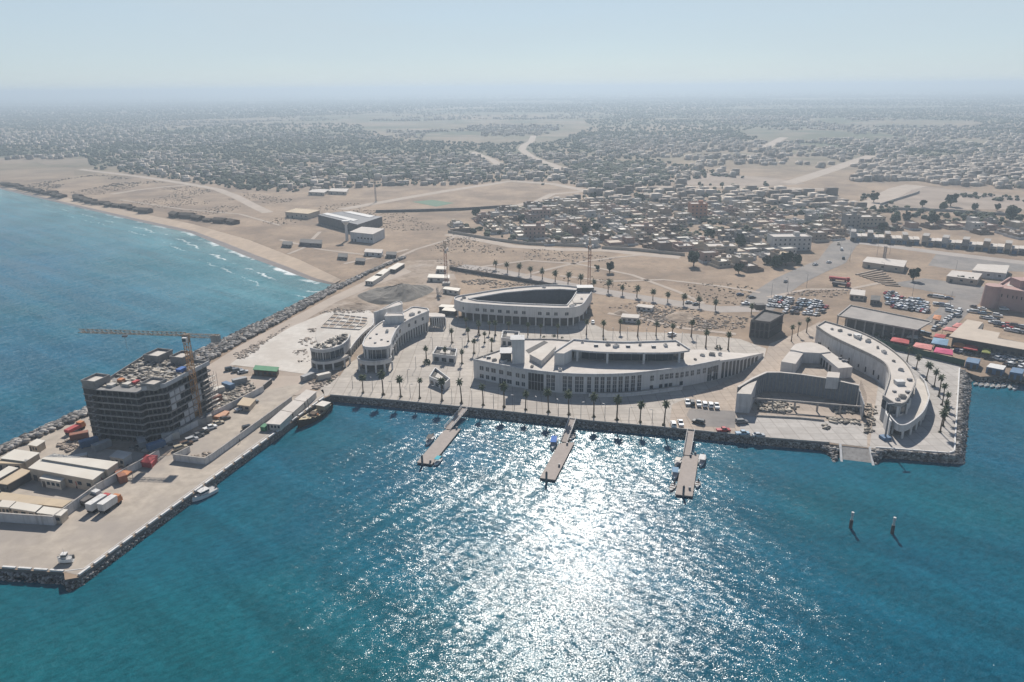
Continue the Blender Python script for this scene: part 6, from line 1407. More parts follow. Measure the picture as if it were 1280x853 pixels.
# cars along the outer foot of the yard wall
YW = [(226, 562), (233, 557), (240, 552), (247, 547), (254, 543), (263, 537), (273, 531), (281, 525), (302, 513), (316, 505)]
rr = random.Random(5)
for i, p in enumerate(YW):
    k = pickk(rr); c = ['beige', 'brown', 'silver', 'grey', 'black', 'white'][i % 6]; car(p, .75, k, c, c + ' ' + KN[k] + ' against the outer foot of the yard wall, ' + side(i, len(YW)), 'vehicles along the yard wall', True)
for i, (p, c) in enumerate((((311, 537), 'black'), ((359, 579), 'brown'))):
    if i == 0: car(p, .6, 'suv', c, 'black car alone in the debris lot by the quay cabins', None, True)
# rows in the car parks
def lot(name, group, rows, ang, seed, fill=.9, cars_dir=None):
    r = random.Random(seed)
    for ri, (a, b, n) in enumerate(rows):
        A, B = G(*a), G(*b); d = B - A; base = math.atan2(d.y, d.x); k = [i for i in range(n) if r.random() < fill]
        for j, i in enumerate(k):
            q = A.lerp(B, (i + .5) / n) + Vector((r.uniform(-.5, .5), r.uniform(-.7, .7), 0)); kd, c = pickk(r), pickc(r)
            rowname = 'only' if len(rows) == 1 else (['front', 'second', 'third', 'fourth', 'fifth', 'sixth', 'seventh'][len(rows) - 1 - ri] if ri < len(rows) - 1 or True else '')
            car(q, base + ang + r.uniform(-.12, .12) + (math.pi if r.random() < .4 else 0), kd, c, c + ' ' + KN[kd] + ', ' + side(j, len(k)) + ' in the ' + rowname + ' row ' + name if len(rows) > 1 else c + ' ' + KN[kd] + ', ' + side(j, len(k)) + ' in the line ' + name, group)
lot('behind the grey-roofed hall', 'cars behind the grey-roofed hall', [((1104, 367), (1122, 369), 4), ((1106, 371.5), (1158, 377.5), 13), ((1108, 375), (1160, 382), 13), ((1106, 380), (1160, 387), 13), ((1114, 384), (1162, 391.5), 13)], 1.3, 3, .95)
lot('beside the frame building', 'cars by the dark frame building', [((968, 372.5), (1036, 380.5), 17), ((962, 377), (1034, 385.5), 17), ((960, 382.5), (1034, 391), 17), ((975, 390), (1036, 395.5), 13)], 1.2, 4, .8)
lot('on the gravel edge', 'cars on the gravel edge', [((1162, 371), (1188, 374.5), 4), ((1168, 381.5), (1192, 385), 5), ((1183, 389), (1198, 392), 3)], 0.2, 6, .95)
lot('under the pink fort', 'cars under the pink fort', [((1214, 384), (1230, 388), 3), ((1212, 390), (1248, 396), 6), ((1222, 397), (1247, 401), 5), ((1238, 404), (1284, 411), 7), ((1258, 413), (1286, 419), 5), ((1246, 408), (1262, 411), 3)], 0.15, 8, .9)
lot('beside the sand-coloured hall', 'cars in the market lane', [((1166, 414), (1202, 388), 10)], 0.0, 9, .9)
lot('by the harbour stores', 'cars in the harbour car park', [((1242, 444), (1290, 453), 10), ((1240, 448), (1290, 458), 10), ((1256, 456), (1290, 463), 7), ((1196, 440), (1215, 444), 4)], 1.2, 10, .9)
lot('shaded by the grey-roofed hall', 'cars in the shade of the grey-roofed hall', [((1062, 408), (1092, 415), 6), ((1150, 417), (1160, 420), 2)], .2, 12, .9)
# trucks
def truck(px_a, px_b, label, cabm, boxm, h=2.7, name='lorry', group=None):
    a, b = G(*px_a), G(*px_b); d = b - a; L = d.length; rz = math.atan2(d.y, d.x); t = empty(name, (a.x, a.y, LAND + .1), rz); tag(t, label, 'lorry', group)
    mb = MB(); mb.box(L * .41, 0, 1.05, L * .8, 2.4, h * .86, boxm); mb.build('cargo_box', t); mb = MB(); mb.box(L * .46, 0, .75, L * .92, 1.1, .3, M_dgrey); mb.build('chassis', t)
    mb = MB(); mb.box(L * .92, 0, .7, 2.1, 2.4, 1.3, cabm); mb.box(L * .92 - .15, 0, 2.0, 1.8, 2.3, .9, cabm); mb.build('cab', t); mb = MB(); mb.box(L * .92 + .78, 0, 2.05, .12, 2.1, .75, M_glass); mb.build('windscreen', t)
    for x in (.1, .2, .28, .8, .93):
        for y in (-1.05, 1.05): mb = MB(); mb.tube((L * x, y - .15, .45), (L * x, y + .15, .45), .5, .5, M_tyre, 12); mb.build('wheel', t)
    return t
truck((112, 643), (137, 627), 'long white-topped trailer lorry, middle of three beside the compound wall', M_red, M_white)
truck((127, 643), (149, 628), 'white-topped trailer lorry with orange cab, outermost of three beside the compound wall', M_orange, M_white)
truck((103, 634), (124, 622.5), 'dark open lorry closest to the compound wall', M_white, M_frame, 1.2)
truck((98, 609), (112, 608), 'red lorry parked inside the white yard wall, left one', M_red, M_red, 1.8); truck((116, 608.5), (127, 606), 'red lorry parked inside the white yard wall, right one', M_red, M_red, 1.8)
truck((1036, 350), (1062, 353), 'long red lorry on the sand above the car parks', M_red, M_red, 1.6); truck((1040, 357), (1062, 360), 'dark trailer lorry with red cab below the long red one', M_red, M_frame, 1.6)
truck((84, 545), (104, 535), 'rust-red tipper on the rocks road left of the concrete block', M_orange, M_red, 1.4)

# ------------------------------------------------------------------ trees
def tree_meshes(seed, H, R, m, nclump=46, leaves=64, ls=.5):
    r = random.Random(seed); tb = MB(); cb = MB(); th = H * .2
    tb.tube((0, 0, -.1), (0, 0, th), R * .085, R * .055, M_bark, 8); ends = []
    for i in range(6):
        a = i * 1.05 + r.uniform(-.3, .3); e = Vector((math.cos(a) * R * .55, math.sin(a) * R * .55, th + (H - th) * r.uniform(.3, .6))); tb.tube((0, 0, th * .8), e, R * .045, R * .015, M_bark, 6); ends.append(e)
    lobes = [Vector((r.uniform(-.55, .55), r.uniform(-.55, .55), r.uniform(-.75, .5))) for _ in range(6)]
    for i in range(nclump):
        while True:
            v = Vector((r.uniform(-1, 1), r.uniform(-1, 1), r.uniform(-.75, 1)))
            if v.length < 1: break
        v = lobes[i % 6] * .8 + v * r.uniform(.35, .6); c = Vector((v.x * R * .82, v.y * R * .82, th + (H - th) * (.40 + v.z * .6))); cr = R * r.uniform(.16, .34)
        for j in range(leaves):
            d = Vector((r.gauss(0, 1), r.gauss(0, 1), r.gauss(0, 1))).normalized() * cr * r.uniform(.55, 1.05); s = ls * r.uniform(.6, 1.2); u = Vector((r.gauss(0, 1), r.gauss(0, 1), r.gauss(0, .6))).normalized(); w_ = u.orthogonal().normalized()
            q = c + d; cb.add([q - u * s, q - w_ * s * .7, q + u * s, q + w_ * s * .7], [(0, 1, 2, 3)], m)
    return tb.mesh('tree_trunk'), cb.mesh('tree_crown')
TREE = [tree_meshes(1, 7.5, 4.2, M_leaf), tree_meshes(2, 6.5, 3.8, M_leafg), tree_meshes(3, 8.5, 4.8, M_leafd), tree_meshes(4, 5.2, 3.2, M_leaf, 20, 40)]
TSIZE = [(7.5, 4.2), (6.5, 3.8), (8.5, 4.8), (5.2, 3.2)]
def tree(pos, k, s, label, group, sz=None):
    t = empty('broadleaf_tree', (pos[0], pos[1], LAND), random.uniform(0, 6.3)); t.scale = (s, s, s * (sz or 1)); tag(t, label, 'tree', group); part('trunk', TREE[k][0], t); part('crown', TREE[k][1], t); return t
NT = [((867, 333), 2, 1.55, 'big round dark tree at the front edge of the town, right of the vacant sand'), ((762, 341), 2, 1.05, 'round dark bushy tree alone in the vacant sand'), ((747, 338), 3, .9, 'low tree just left of the lone round one in the vacant sand'), ((1141, 351), 2, 1.35, 'big dark tree beside the gravel lot, shadow at its foot'),
      ((923, 342), 2, 1.0, 'dark tree at the end of the town wall, above the tarred road'), ((970, 334), 0, 1.5, 'left tree of the leafy clump by the tarred road'), ((982, 332), 2, 1.4, 'middle tree of the leafy clump by the tarred road'), ((996, 330), 0, 1.2, 'right tree of the leafy clump by the tarred road'), ((958, 330), 1, 1.2, 'pale tree left of the leafy clump by the tarred road'), ((925, 307), 0, 1.6, 'large green tree among the houses above the lone wall end'), ((888, 298), 2, 1.1, 'dark tree among the middle houses of the town'),
      ((1188, 258), 2, 2.1, 'tallest dark tree on the bare field at right'), ((1178, 262), 0, 1.6, 'lower tree left beside the tallest dark tree at right'), ((1153, 259), 2, 1.2, 'dark tree near the field wall corner at right'), ((1218, 262), 0, 1.3, 'bushy tree right of the tallest dark tree'), ((1246, 264), 2, 1.2, 'dark tree farther right on the bare field'), ((1264, 276), 2, 2.3, 'huge dark tree near the right edge above the row houses'), ((1118, 278), 0, 1.7, 'leafy tree in the green patch behind the row houses, left'), ((1133, 275), 1, 1.8, 'leafy tree in the green patch behind the row houses, middle'), ((1165, 282), 2, 1.7, 'leafy tree in the green patch behind the row houses, right'), ((1102, 290), 2, 1.3, 'dark tree at the left end of the row houses'),
      ((1092, 253), 2, 1.7, 'dark tree at the road fork above the fields'), ((1090, 266), 0, 1.4, 'tree below the road fork above the fields'), ((741, 250), 2, 1.2, 'dark tree at the road junction behind the town, left'), ((801, 252), 0, 1.5, 'dark tree behind the town right of the junction'), ((595, 272), 2, 1.3, 'dark round tree at the left end of the town'),
      ((652, 278), 2, 1.0, 'dark tree behind the front row at the left part of town'), ((730, 292), 0, 1.1, 'left of two dark trees in the centre of town'), ((745, 290), 2, 1.1, 'right of two dark trees in the centre of town'), ((1003, 300), 0, 1.3, 'tree in front of the white three-storey block'), ((1016, 297), 2, 1.2, 'dark tree beside the white three-storey block'), ((1197, 353), 3, 1.3, 'green bush-like tree at the pale ruin on the gravel lot, left'), ((1212, 355), 0, .9, 'green tree at the pale ruin on the gravel lot, right')]
for p, k, s, lab in NT: tree(G(*p), k, s * (.78 if p[0] > 1030 else .9), lab, None)
# shrubs near the site
for i, (p, s) in enumerate((((692, 421), 1.5), ((680, 422), 1.2), ((703, 423), 1.0), ((898, 436), 2.2), ((756, 425), 1.2), ((851, 432), 1.3), ((533, 455), 2.6), ((412, 478), 1.5), ((1098, 420), 2.2), ((1106, 425), 2.2), ((1240, 441), 2))):
    q = G(*p); o = bpy.data.objects.new('shrub', SHR[i % 2]); link(o); o.location = (q.x, q.y, LAND); o.scale = (s, s, s); o.rotation_euler.z = i
    tag(o, ['green shrub behind the main building nearest the stair tower', 'green shrub between two others behind the main building, left', 'green shrub behind the main building before the upper floor', 'rounded shrub on the paving near the tan road', 'shrub at the foot of the tall bare palm behind the main building', 'shrub under the leaning pale palm', 'round bed of dry planting by the curved building arcade', 'small shrub at the corner of the bowed unfinished building', 'green bush by the market canopies, left', 'green bush by the market canopies, right', 'leafy bush beside the green-yellow canopy'][i], 'shrub')
# ------------------------------------------------------------------ town houses
class VN:
    """smooth random field over the ground, for where groves and houses lie"""
    def __init__(s, cell, seed): s.c = cell; s.g = np.random.default_rng(seed).random((256, 256))
    def __call__(s, x, y):
        u, v = x / s.c, y / s.c; i, j = math.floor(u), math.floor(v); a, b = u - i, v - j; a = a * a * (3 - 2 * a); b = b * b * (3 - 2 * b); g = s.g
        return (g[i % 256, j % 256] * (1 - a) + g[(i + 1) % 256, j % 256] * a) * (1 - b) + (g[i % 256, (j + 1) % 256] * (1 - a) + g[(i + 1) % 256, (j + 1) % 256] * a) * b
WALLC = {'white': (0.50, 0.475, 0.44), 'cream': (0.43, 0.36, 0.28), 'sand-coloured': (0.34, 0.265, 0.205), 'grey': (0.27, 0.25, 0.235), 'pinkish': (0.36, 0.25, 0.205), 'brown': (0.20, 0.15, 0.115)}
HM = {k: mat('house_' + k.split('-')[0], v, 0.9, 0.2, 0.3) for k, v in WALLC.items()}
M_or = mat('house_orange', (0.42, 0.20, 0.12), 0.9, 0.15, 0.3)
_w = MB(); _w.box(0, 0, 0, 1.3, .16, 1.3, M_glass); WINM = _w.mesh('house_window'); _w = MB(); _w.box(0, 0, 0, 1.1, .16, 2.1, M_brown); DOORM = _w.mesh('house_door')
def house_proto(r, colour, storeys):
    m = HM[colour]; W, D = r.uniform(10, 16), r.uniform(9, 14); h = 3.6 * storeys + r.uniform(-.2, .5); out = []
    mb = MB(); mb.box(0, 0, -.3, W, D, h + .3, m)
    if r.random() < .55: sx = W * r.uniform(.3, .5); mb.box(W / 2 + sx / 2, r.uniform(-1, 1), -.3, sx, D * .6, 3.6, m)
    out.append(('wall', mb.mesh('house_wall'), None))
    mb = MB(); rt = r.choice([M_roof, M_roof, M_bwall, M_tin, M_conc, M_beige]); mb.box(0, 0, h + .01, W - .5, D - .5, .1, rt)
    mb.wall([(-W / 2, -D / 2), (W / 2, -D / 2), (W / 2, D / 2), (-W / 2, D / 2)], h, h + .8, .3, m, True); out.append(('roof', mb.mesh('house_roof'), None))
    if r.random() < .7: mb = MB(); mb.box(W * r.uniform(-.25, .25), D * .2, h + .1, r.uniform(3, 5.5), r.uniform(3, 5), 2.7, m); out.append(('roof_room', mb.mesh('house_roof_room'), None))
    if r.random() < .6: mb = MB(); x = W * r.uniform(-.4, .4); mb.tube((x, -D * .25, h + .1), (x, -D * .25, h + 1.5), .7, .7, M_white, 8); out.append(('water_tank', mb.mesh('house_tank'), None))
    mb = MB(); a, b, c, d = r.uniform(1, 3), r.uniform(2, 4.5), r.uniform(1, 3), r.uniform(1, 3); mb.wall([(-W / 2 - a, -D / 2 - b), (W / 2 + c, -D / 2 - b), (W / 2 + c, D / 2 + d), (-W / 2 - a, D / 2 + d)], -.2, 2.1, .25, r.choice([m, M_bwall, M_wall]), True); out.append(('yard_wall', mb.mesh('house_yard_wall'), None))
    n = 3
    for s in range(storeys):
        for i in range(n):
            x = -W / 2 + W * (i + .5) / n
            if s == 0 and i == 1: out.append(('door', DOORM, (x, -D / 2 - .03, 0.1)))
            else: out.append(('window', WINM, (x, -D / 2 - .03, 1.0 + 3.6 * s)))
    return out, max(W, D)
HR = random.Random(11); PROTO = {}
for c in WALLC:
    for st in (1, 2): PROTO[(c, st)] = [house_proto(HR, c, st) for _ in range(2)]
def place_house(x, y, rz, colour, st, label, group, s=1.0):
    ps, _ = HR.choice(PROTO[(colour, st)]); t = empty('town_house', (x, y, LAND), rz); tag(t, label, 'house', group); t.scale = (s, s, s)
    for nme, me, off in ps:
        o = part(nme, me, t)
        if off: o.location = off
    return t
TOWN = [(563, 287), (585, 268), (640, 262), (668, 256), (705, 249), (760, 243), (800, 238), (960, 238), (1050, 243), (1085, 262), (1098, 283), (1062, 297), (1045, 302), (1030, 312), (1003, 323), (960, 336), (930, 341), (880, 327), (820, 313), (760, 309), (690, 307), (620, 299)]
TOWNW = [G(*p) for p in TOWN]
spots = []; a0 = math.radians(14); ca, sa = math.cos(a0), math.sin(a0)
for i in range(-50, 80):
    for j in range(-10, 70):
        if i % 7 == 6 and HR.random() < .75: continue                      # side streets
        if j % 5 == 4 and HR.random() < .7: continue                     # cross streets
        u, v = i * 15.5 + HR.uniform(-2.5, 2.5), 560 + j * 15.5 + HR.uniform(-2.5, 2.5)
        x, y = u * ca - v * sa + 150, u * sa + v * ca
        if pip(x, y, TOWNW) and HR.random() < .9:
            if min((Vector((x, y)) - Vector(G(*p[0])[:2])).length for p in NT) > 9: spots.append((x, y))
spots.sort(key=lambda p: math.hypot(p[0], p[1]))
near, rest = spots[:246], spots[246:]
rows = [sorted(near[i:i + 22]) for i in range(0, len(near), 22)]
for ri, rw_ in enumerate(rows):
    for k, (x, y) in enumerate(rw_):
        c = HR.choices(list(WALLC), [15, 26, 25, 12, 13, 9])[0]; st = 2 if HR.random() < .34 else 1
        place_house(x, y, a0 + HR.choice((0, 0, math.pi / 2, math.pi)) + HR.uniform(-.08, .08), c, st, c + ' ' + ('two-storey' if st == 2 else 'single-storey') + ' house, ' + side(k, len(rw_)) + ' in the ' + nth(ri) + ' town row from the sand', 'houses of the town', HR.uniform(.68, .92))
# houses behind the shop street at right
SQ = GP([(1112, 287), (1190, 288), (1290, 300), (1290, 283), (1200, 277), (1150, 284)]); ks = []
for i in range(400):
    x, y = HR.uniform(min(p.x for p in SQ), max(p.x for p in SQ)), HR.uniform(min(p.y for p in SQ), max(p.y for p in SQ))
    if pip(x, y, SQ) and all(math.hypot(x - a, y - b) > 15 for a, b in ks) and all((Vector((x, y)) - Vector(G(*p[0])[:2])).length > 12 for p in NT) and len(ks) < 46: ks.append((x, y))
for k, (x, y) in enumerate(sorted(ks)):
    c = HR.choice(list(WALLC)); st = 2 if HR.random() < .3 else 1
    place_house(x, y, .1 + HR.choice((0, 1.57)), c, st, c + ' ' + ('two-storey' if st == 2 else 'single-storey') + ' house behind the shop street, ' + side(k, len(ks)), 'houses behind the shop street', HR.uniform(.7, .95))
# a few taller blocks that stand out
def block(px, W, D, st, m, lab):
    p = G(*px); t = thing('apartment_block', lab, 'building', p, None, 0); h = 3.4 * st; mb = MB(); mb.box(p.x, p.y, LAND - .2, W, D, h + .2, m); mb.build('wall', t, world=True)
    mb = MB(); mb.box(p.x, p.y, LAND + h + .01, W - .6, D - .6, .12, M_roof); mb.wall([(p.x - W / 2, p.y - D / 2), (p.x + W / 2, p.y - D / 2), (p.x + W / 2, p.y + D / 2), (p.x - W / 2, p.y + D / 2)], LAND + h, LAND + h + .9, .3, m, True); mb.build('roof', t, world=True)
    mb = MB(); mb.box(p.x + W * .2, p.y + D * .1, LAND + h + .1, 4, 4, 2.8, m); mb.build('roof_room', t, world=True); n = max(3, int(W / 3.4))
    for s in range(st):
        for i in range(n): o = part('window', WINM, t); o.location = (-W / 2 + W * (i + .5) / n, -D / 2 - .03, 1 + 3.4 * s)
block((985, 311), 30, 15, 3, HM['white'], 'white three-storey block above the leafy clump by the tarred road'); block((871, 272), 16, 13, 4, M_or, 'orange-red four-storey block among the middle of the town')
block((668, 297), 18, 13, 3, HM['pinkish'], 'pinkish three-storey block in the front left of the town'); block((1062, 288), 12, 11, 4, HM['grey'], 'narrow grey tower house at the right end of the town'); block((1084, 285), 24, 14, 3, HM['cream'], 'cream three-storey block with many windows beside the narrow grey tower house'); block((802, 292), 20, 14, 2, HM['pinkish'], 'wide pinkish block in the middle front of the town'); block((900, 318), 22, 14, 2, HM['cream'], 'wide cream block behind the big round tree'); block((676, 275), 18, 12, 3, HM['pinkish'], 'pinkish block behind the left part of the town')
# terraces of shops along the street at right
for lab, a, b, n in (('along the street behind the tan compound', (1062, 299.5), (1148, 305), 12), ('along the street towards the right edge', (1152, 305), (1300, 319), 17)):
    A, B = G(*a), G(*b); d = B - A; rz = math.atan2(d.y, d.x); L = d.length / n
    for i in range(n):
        q = A.lerp(B, (i + .5) / n); c = ('white', 'cream', 'sand-coloured', 'grey')[(i * 5 + n) % 4]; st = 1 + (i * 7 % 3 == 0); h = 3.8 * st + .3 * (i % 3)
        t = empty('shop_house', (q.x, q.y, LAND), rz); tag(t, c + ' ' + ('two-storey' if st == 2 else 'single-storey') + ' shop, ' + side(i, n) + ' ' + lab, 'shop', 'shops along the street')
        mb = MB(); mb.box(0, 0, -.2, L - .3, 13, h + .2, HM[c]); mb.build('wall', t); mb = MB(); mb.box(0, 0, h + .01, L - .2, 13.2, .3, M_roof if i % 3 else M_conc); mb.build('roof', t); mb = MB(); mb.box(0, -6.55, .1, L * .7, .2, 2.6, M_bcon if i % 2 else M_dgrey); mb.build('shutter', t); mb = MB(); mb.box(0, -7.4, 3.0, L - .4, 1.6, .15, M_conc); mb.build('awning', t)
# huts of palm thatch behind the beach
HUTL = [(0, 231), (45, 239), (84, 246.5)], [(92, 247.5), (140, 258), (187, 267)], [(212, 271), (255, 276), (296, 282)]
hp = []
for L_ in HUTL:
    P = GP(L_); n = int(plen(P) / 16)
    for i in range(n): hp.append(along(P, (i + .5) / n))
hm = MB(); hm.box(0, 0, -.2, 11, 6, 2.7, M_brown); HW = hm.mesh('hut_wall'); hm = MB(); hm.add([(-6, -3.6, 2.4), (6, -3.6, 2.4), (6, 0, 3.7), (-6, 0, 3.7), (6, 3.6, 2.4), (-6, 3.6, 2.4)], [(0, 1, 2, 3), (3, 2, 4, 5), (0, 3, 5), (1, 4, 2)], mat('thatch', (0.085, 0.065, 0.048), 0.95, 0.3, 0.6)); HRF = hm.mesh('hut_roof')
for i, q in enumerate(hp):
    t = empty('beach_hut', (q.x, q.y + HR.uniform(-6, 6), LAND), -.45 + HR.uniform(-.3, .3)); s = HR.uniform(.8, 1.35); t.scale = (s, HR.uniform(.8, 1.5), s * HR.uniform(.9, 1.3)); tag(t, 'dark thatched beach hut, ' + side(i, len(hp)) + ' in the long line behind the sand', 'hut', 'thatched huts behind the beach'); part('wall', HW, t); part('roof', HRF, t)

# ------------------------------------------------------------------ town and groves fading inland, as masses
hf = []; fv = VN(420, 3); fv2 = VN(130, 4); fs = VN(900, 5)
def off_frame(x, y): return abs(x) > .76 * y + 120
for (x, y) in rest: hf.append((0, x, y, LAND, HR.uniform(4, 6), HR.uniform(3.5, 5.5), HR.choice((3.6, 4, 7.2)) + HR.random(), a0 + HR.choice((0, 1.57)), 0, HR.random()))
VAC = [GP([(-40, 236), (0, 222), (120, 214), (245, 231), (330, 240), (420, 241), (480, 233), (590, 231), (640, 226), (738, 240), (700, 250), (640, 260), (563, 290), (640, 312), (860, 330), (960, 345), (960, 380), (560, 380), (420, 360), (300, 320)]),
       GP([(850, 226), (890, 221), (950, 224), (960, 232), (870, 231)]), GP([(1095, 258), (1150, 230), (1290, 245), (1290, 272), (1100, 264)]), GP([(1040, 330), (1300, 322), (1300, 480), (1000, 400)]), TOWNW]
DENSE = [GP([(1095, 205), (1170, 198), (1285, 196), (1285, 238), (1180, 232), (1150, 226), (1060, 228)]), GP([(1110, 280), (1290, 275), (1290, 306), (1110, 300)])]
GROVE = [GP([(190, 206), (300, 199), (385, 210), (395, 234), (300, 236), (262, 226)]), GP([(708, 208), (760, 203), (830, 210), (835, 225), (780, 236), (740, 235)]), GP([(540, 205), (600, 212), (610, 224), (480, 222), (440, 228), (395, 215)])]
LANDPOLY = [(p.x, p.y) for p in poly]
def ok_land(x, y):
    return pip(x, y, LANDPOLY) and not any(pip(x, y, v) for v in VAC[:-1])
roads_px = [o for o in bpy.data.objects if o.name.startswith('road')]
RD = []
for o in roads_px: RD += [v.co.xy.copy() for v in o.data.vertices]
segs = []
for o in roads_px:
    v = o.data.vertices
    for f in o.data.polygons:
        c = [v[i].co.xy for i in f.vertices]; segs.append(((c[0] + c[1]) / 2, (c[2] + c[3]) / 2))
sa_ = np.array([s[0][:] for s in segs]); sb_ = np.array([s[1][:] for s in segs])
def near_road(x, y, m):
    p = np.array((x, y)); d = sb_ - sa_; t = np.clip(((p - sa_) * d).sum(1) / (d * d).sum(1), 0, 1); return (np.hypot(*(sa_ + d * t[:, None] - p).T) < m).any()
tr_near, tr_far = [], []
R_ = random.Random(21)
def sample(y0, y1, n, fn):
    for _ in range(n):
        y = math.sqrt(R_.uniform(y0 * y0, y1 * y1)); x = R_.uniform(-(.76 * y + 120), .76 * y + 120); fn(x, y)
def put_house(x, y):
    v = fv(x, y); dense = any(pip(x, y, d) for d in DENSE)
    if (dense or (v > .40 and fv2(x, y) > .38)) and ok_land(x, y) and not pip(x, y, TOWNW) and not near_road(x, y, 16) and (x > -.62 * y + 60 or y > 1450):
        hf.append((0, x, y, LAND, R_.uniform(2.4, 5.2), R_.uniform(2.2, 4.6), R_.choice((3.5, 4, 4.5, 7.2)) + R_.random(), R_.choice((0, 1.57)) + .24 + R_.uniform(-.15, .15), 0, R_.random() ** .8))
sample(880, 1700, 6000, put_house); sample(1700, 3200, 13000, put_house); sample(3200, 7000, 15000, put_house)
# denser rows in the far right quarter
for d in DENSE:
    xs = [p.x for p in d]; ys = [p.y for p in d]
    for _ in range(1300 if d is DENSE[0] else 0):
        x, y = R_.uniform(min(xs), max(xs)), R_.uniform(min(ys), max(ys))
        if pip(x, y, d) and not near_road(x, y, 14): hf.append((0, x, y, LAND, R_.uniform(2.4, 5), R_.uniform(2.2, 4.5), R_.choice((3.4, 4, 7)) + R_.random(), .24 + R_.choice((0, 1.57)), 0, R_.random() ** .7))
M_fh = shade_mat('far_house_plaster', (0.17, 0.135, 0.11), col2=(0.60, 0.52, 0.44), rough=0.9)
def put_tree(lim, s0, s1, dst):
    def f(x, y):
        if y > 1000 and x < -.62 * y + 80 and y < 1500: return
        if not pip(x, y, LANDPOLY): return
        g = any(pip(x, y, q) for q in GROVE); v = fs(x, y) * .5 + fv(y * .7 + 300, x) * .5
        if g or (v > lim and ok_land(x, y) and not (pip(x, y, TOWNW) and R_.random() < .15)):
            if near_road(x, y, 13): return
            s = R_.uniform(s0, s1); dst.append((R_.randrange(4), x, y, LAND + s * .45, s * R_.uniform(.8, 1.3), s, s * R_.uniform(.6, 1.0), R_.uniform(0, 6.3), 0, R_.random()))
    return f
def sample2(y0, y1, n, fn):      # even over the picture's rows rather than over the ground
    for _ in range(n):
        y = 1 / R_.uniform(1 / y1, 1 / y0); x = R_.uniform(-(.76 * y + 120), .76 * y + 120); fn(x, y)
sample(600, 1150, 7500, put_tree(.42, 1.3, 3.4, tr_near)); sample(1150, 2200, 17000, put_tree(.43, 2.0, 4.4, tr_near)); sample(2200, 4200, 20000, put_tree(.42, 2.8, 6, tr_far)); sample(4200, 9000, 24000, put_tree(.36, 5, 11, tr_far)); sample(9000, 20000, 10000, put_tree(.34, 9, 20, tr_far))
for q in GROVE:
    xs = [p.x for p in q]; ys = [p.y for p in q]
    for _ in range(1600):
        x, y = R_.uniform(min(xs), max(xs)), R_.uniform(min(ys), max(ys))
        if pip(x, y, q) and not near_road(x, y, 10): s = R_.uniform(2.2, 5); tr_near.append((R_.randrange(4), x, y, LAND + s * .45, s * 1.1, s, s * .85, R_.uniform(0, 6), 0, R_.random()))
GR = GP([(1085, 240), (1290, 246), (1290, 300), (1100, 288), (1060, 262)]); BARE = GP([(1110, 252), (1160, 240), (1230, 252), (1240, 260), (1130, 260)])
xs = [p.x for p in GR]; ys = [p.y for p in GR]
for _ in range(900):
    x, y = R_.uniform(min(xs), max(xs)), R_.uniform(min(ys), max(ys))
    if pip(x, y, GR) and not pip(x, y, BARE) and fv2(x * 1.7, y * 1.7) > .5 and not near_road(x, y, 14) and all(math.hypot(x - a, y - b) > 9 for a, b in ks): s = R_.uniform(1.3, 3.4); tr_near.append((R_.randrange(4), x, y, LAND + s * .5, s * 1.1, s, s * .9, R_.uniform(0, 6), 0, R_.random()))
for _ in range(260):
    x, y = R_.uniform(min(xs), max(xs)), R_.uniform(min(ys), max(ys))
    if pip(x, y, GR) and not pip(x, y, BARE) and y > 900 and not near_road(x, y, 16): hf.append((0, x, y, LAND, R_.uniform(3, 6), R_.uniform(3, 5), R_.choice((3.4, 4, 7)) + R_.random(), .2 + R_.choice((0, 1.57)), 0, R_.random()))
def crown_proto(sub, seed, nk=3):
    bm = bmesh.new(); r = random.Random(seed)
    for k in range(nk):
        c = Vector((r.uniform(-.5, .5), r.uniform(-.5, .5), r.uniform(-.2, .35))); q = bmesh.ops.create_icosphere(bm, subdivisions=sub, radius=r.uniform(.5, .8))
        for v in q['verts']: v.co = v.co * r.uniform(.65, 1.2) + c
    v = np.array([q.co[:] for q in bm.verts]); f = np.array([[x.index for x in q.verts] for q in bm.faces]); bm.free(); return v, f
M_grove = shade_mat('grove_foliage', (0.034, 0.045, 0.026), col2=(0.105, 0.112, 0.068), rough=0.9)
o = merged('far_houses', BOXP, hf, [M_fh]); o['label'] = 'mass of small houses thinning inland towards the horizon'
o = merged('grove_trees', [crown_proto(2, i) for i in range(4)], tr_near, [M_grove]); o['label'] = 'groves of date and acacia trees between the houses'
o = merged('far_groves', [crown_proto(1, i) for i in range(4)], tr_far, [M_grove]); o['label'] = 'far-off groves fading into the haze'
# scrub tufts and stones on the open sand
sc = []; st_ = []
OPEN = GP([(20, 233), (120, 218), (245, 233), (330, 244), (480, 254), (560, 290), (640, 314), (860, 332), (960, 348), (1000, 360), (940, 384), (860, 377), (760, 362), (600, 333), (520, 318), (440, 318), (330, 285), (250, 270), (120, 246)])
xs = [p.x for p in OPEN]; ys = [p.y for p in OPEN]; vn = VN(45, 9)
for _ in range(60000):
    x, y = R_.uniform(min(xs), max(xs)), R_.uniform(min(ys), max(ys))
    if pip(x, y, OPEN) and vn(x, y) > .48 and not near_road(x, y, 8): s = (.2 + R_.random() ** 2 * .8) * (1.5 if y > 1000 else 1); sc.append((R_.randrange(4), x, y, LAND + s * .2, s * 1.3, s, s * .6, R_.uniform(0, 6), 0, R_.random()))
o = merged('scrub', [crown_proto(1, 7 + i) for i in range(4)], sc, [shade_mat('dry_scrub', (0.07, 0.062, 0.045), col2=(0.19, 0.155, 0.12))]); o['label'] = 'dry scrub dotted over the open sand'
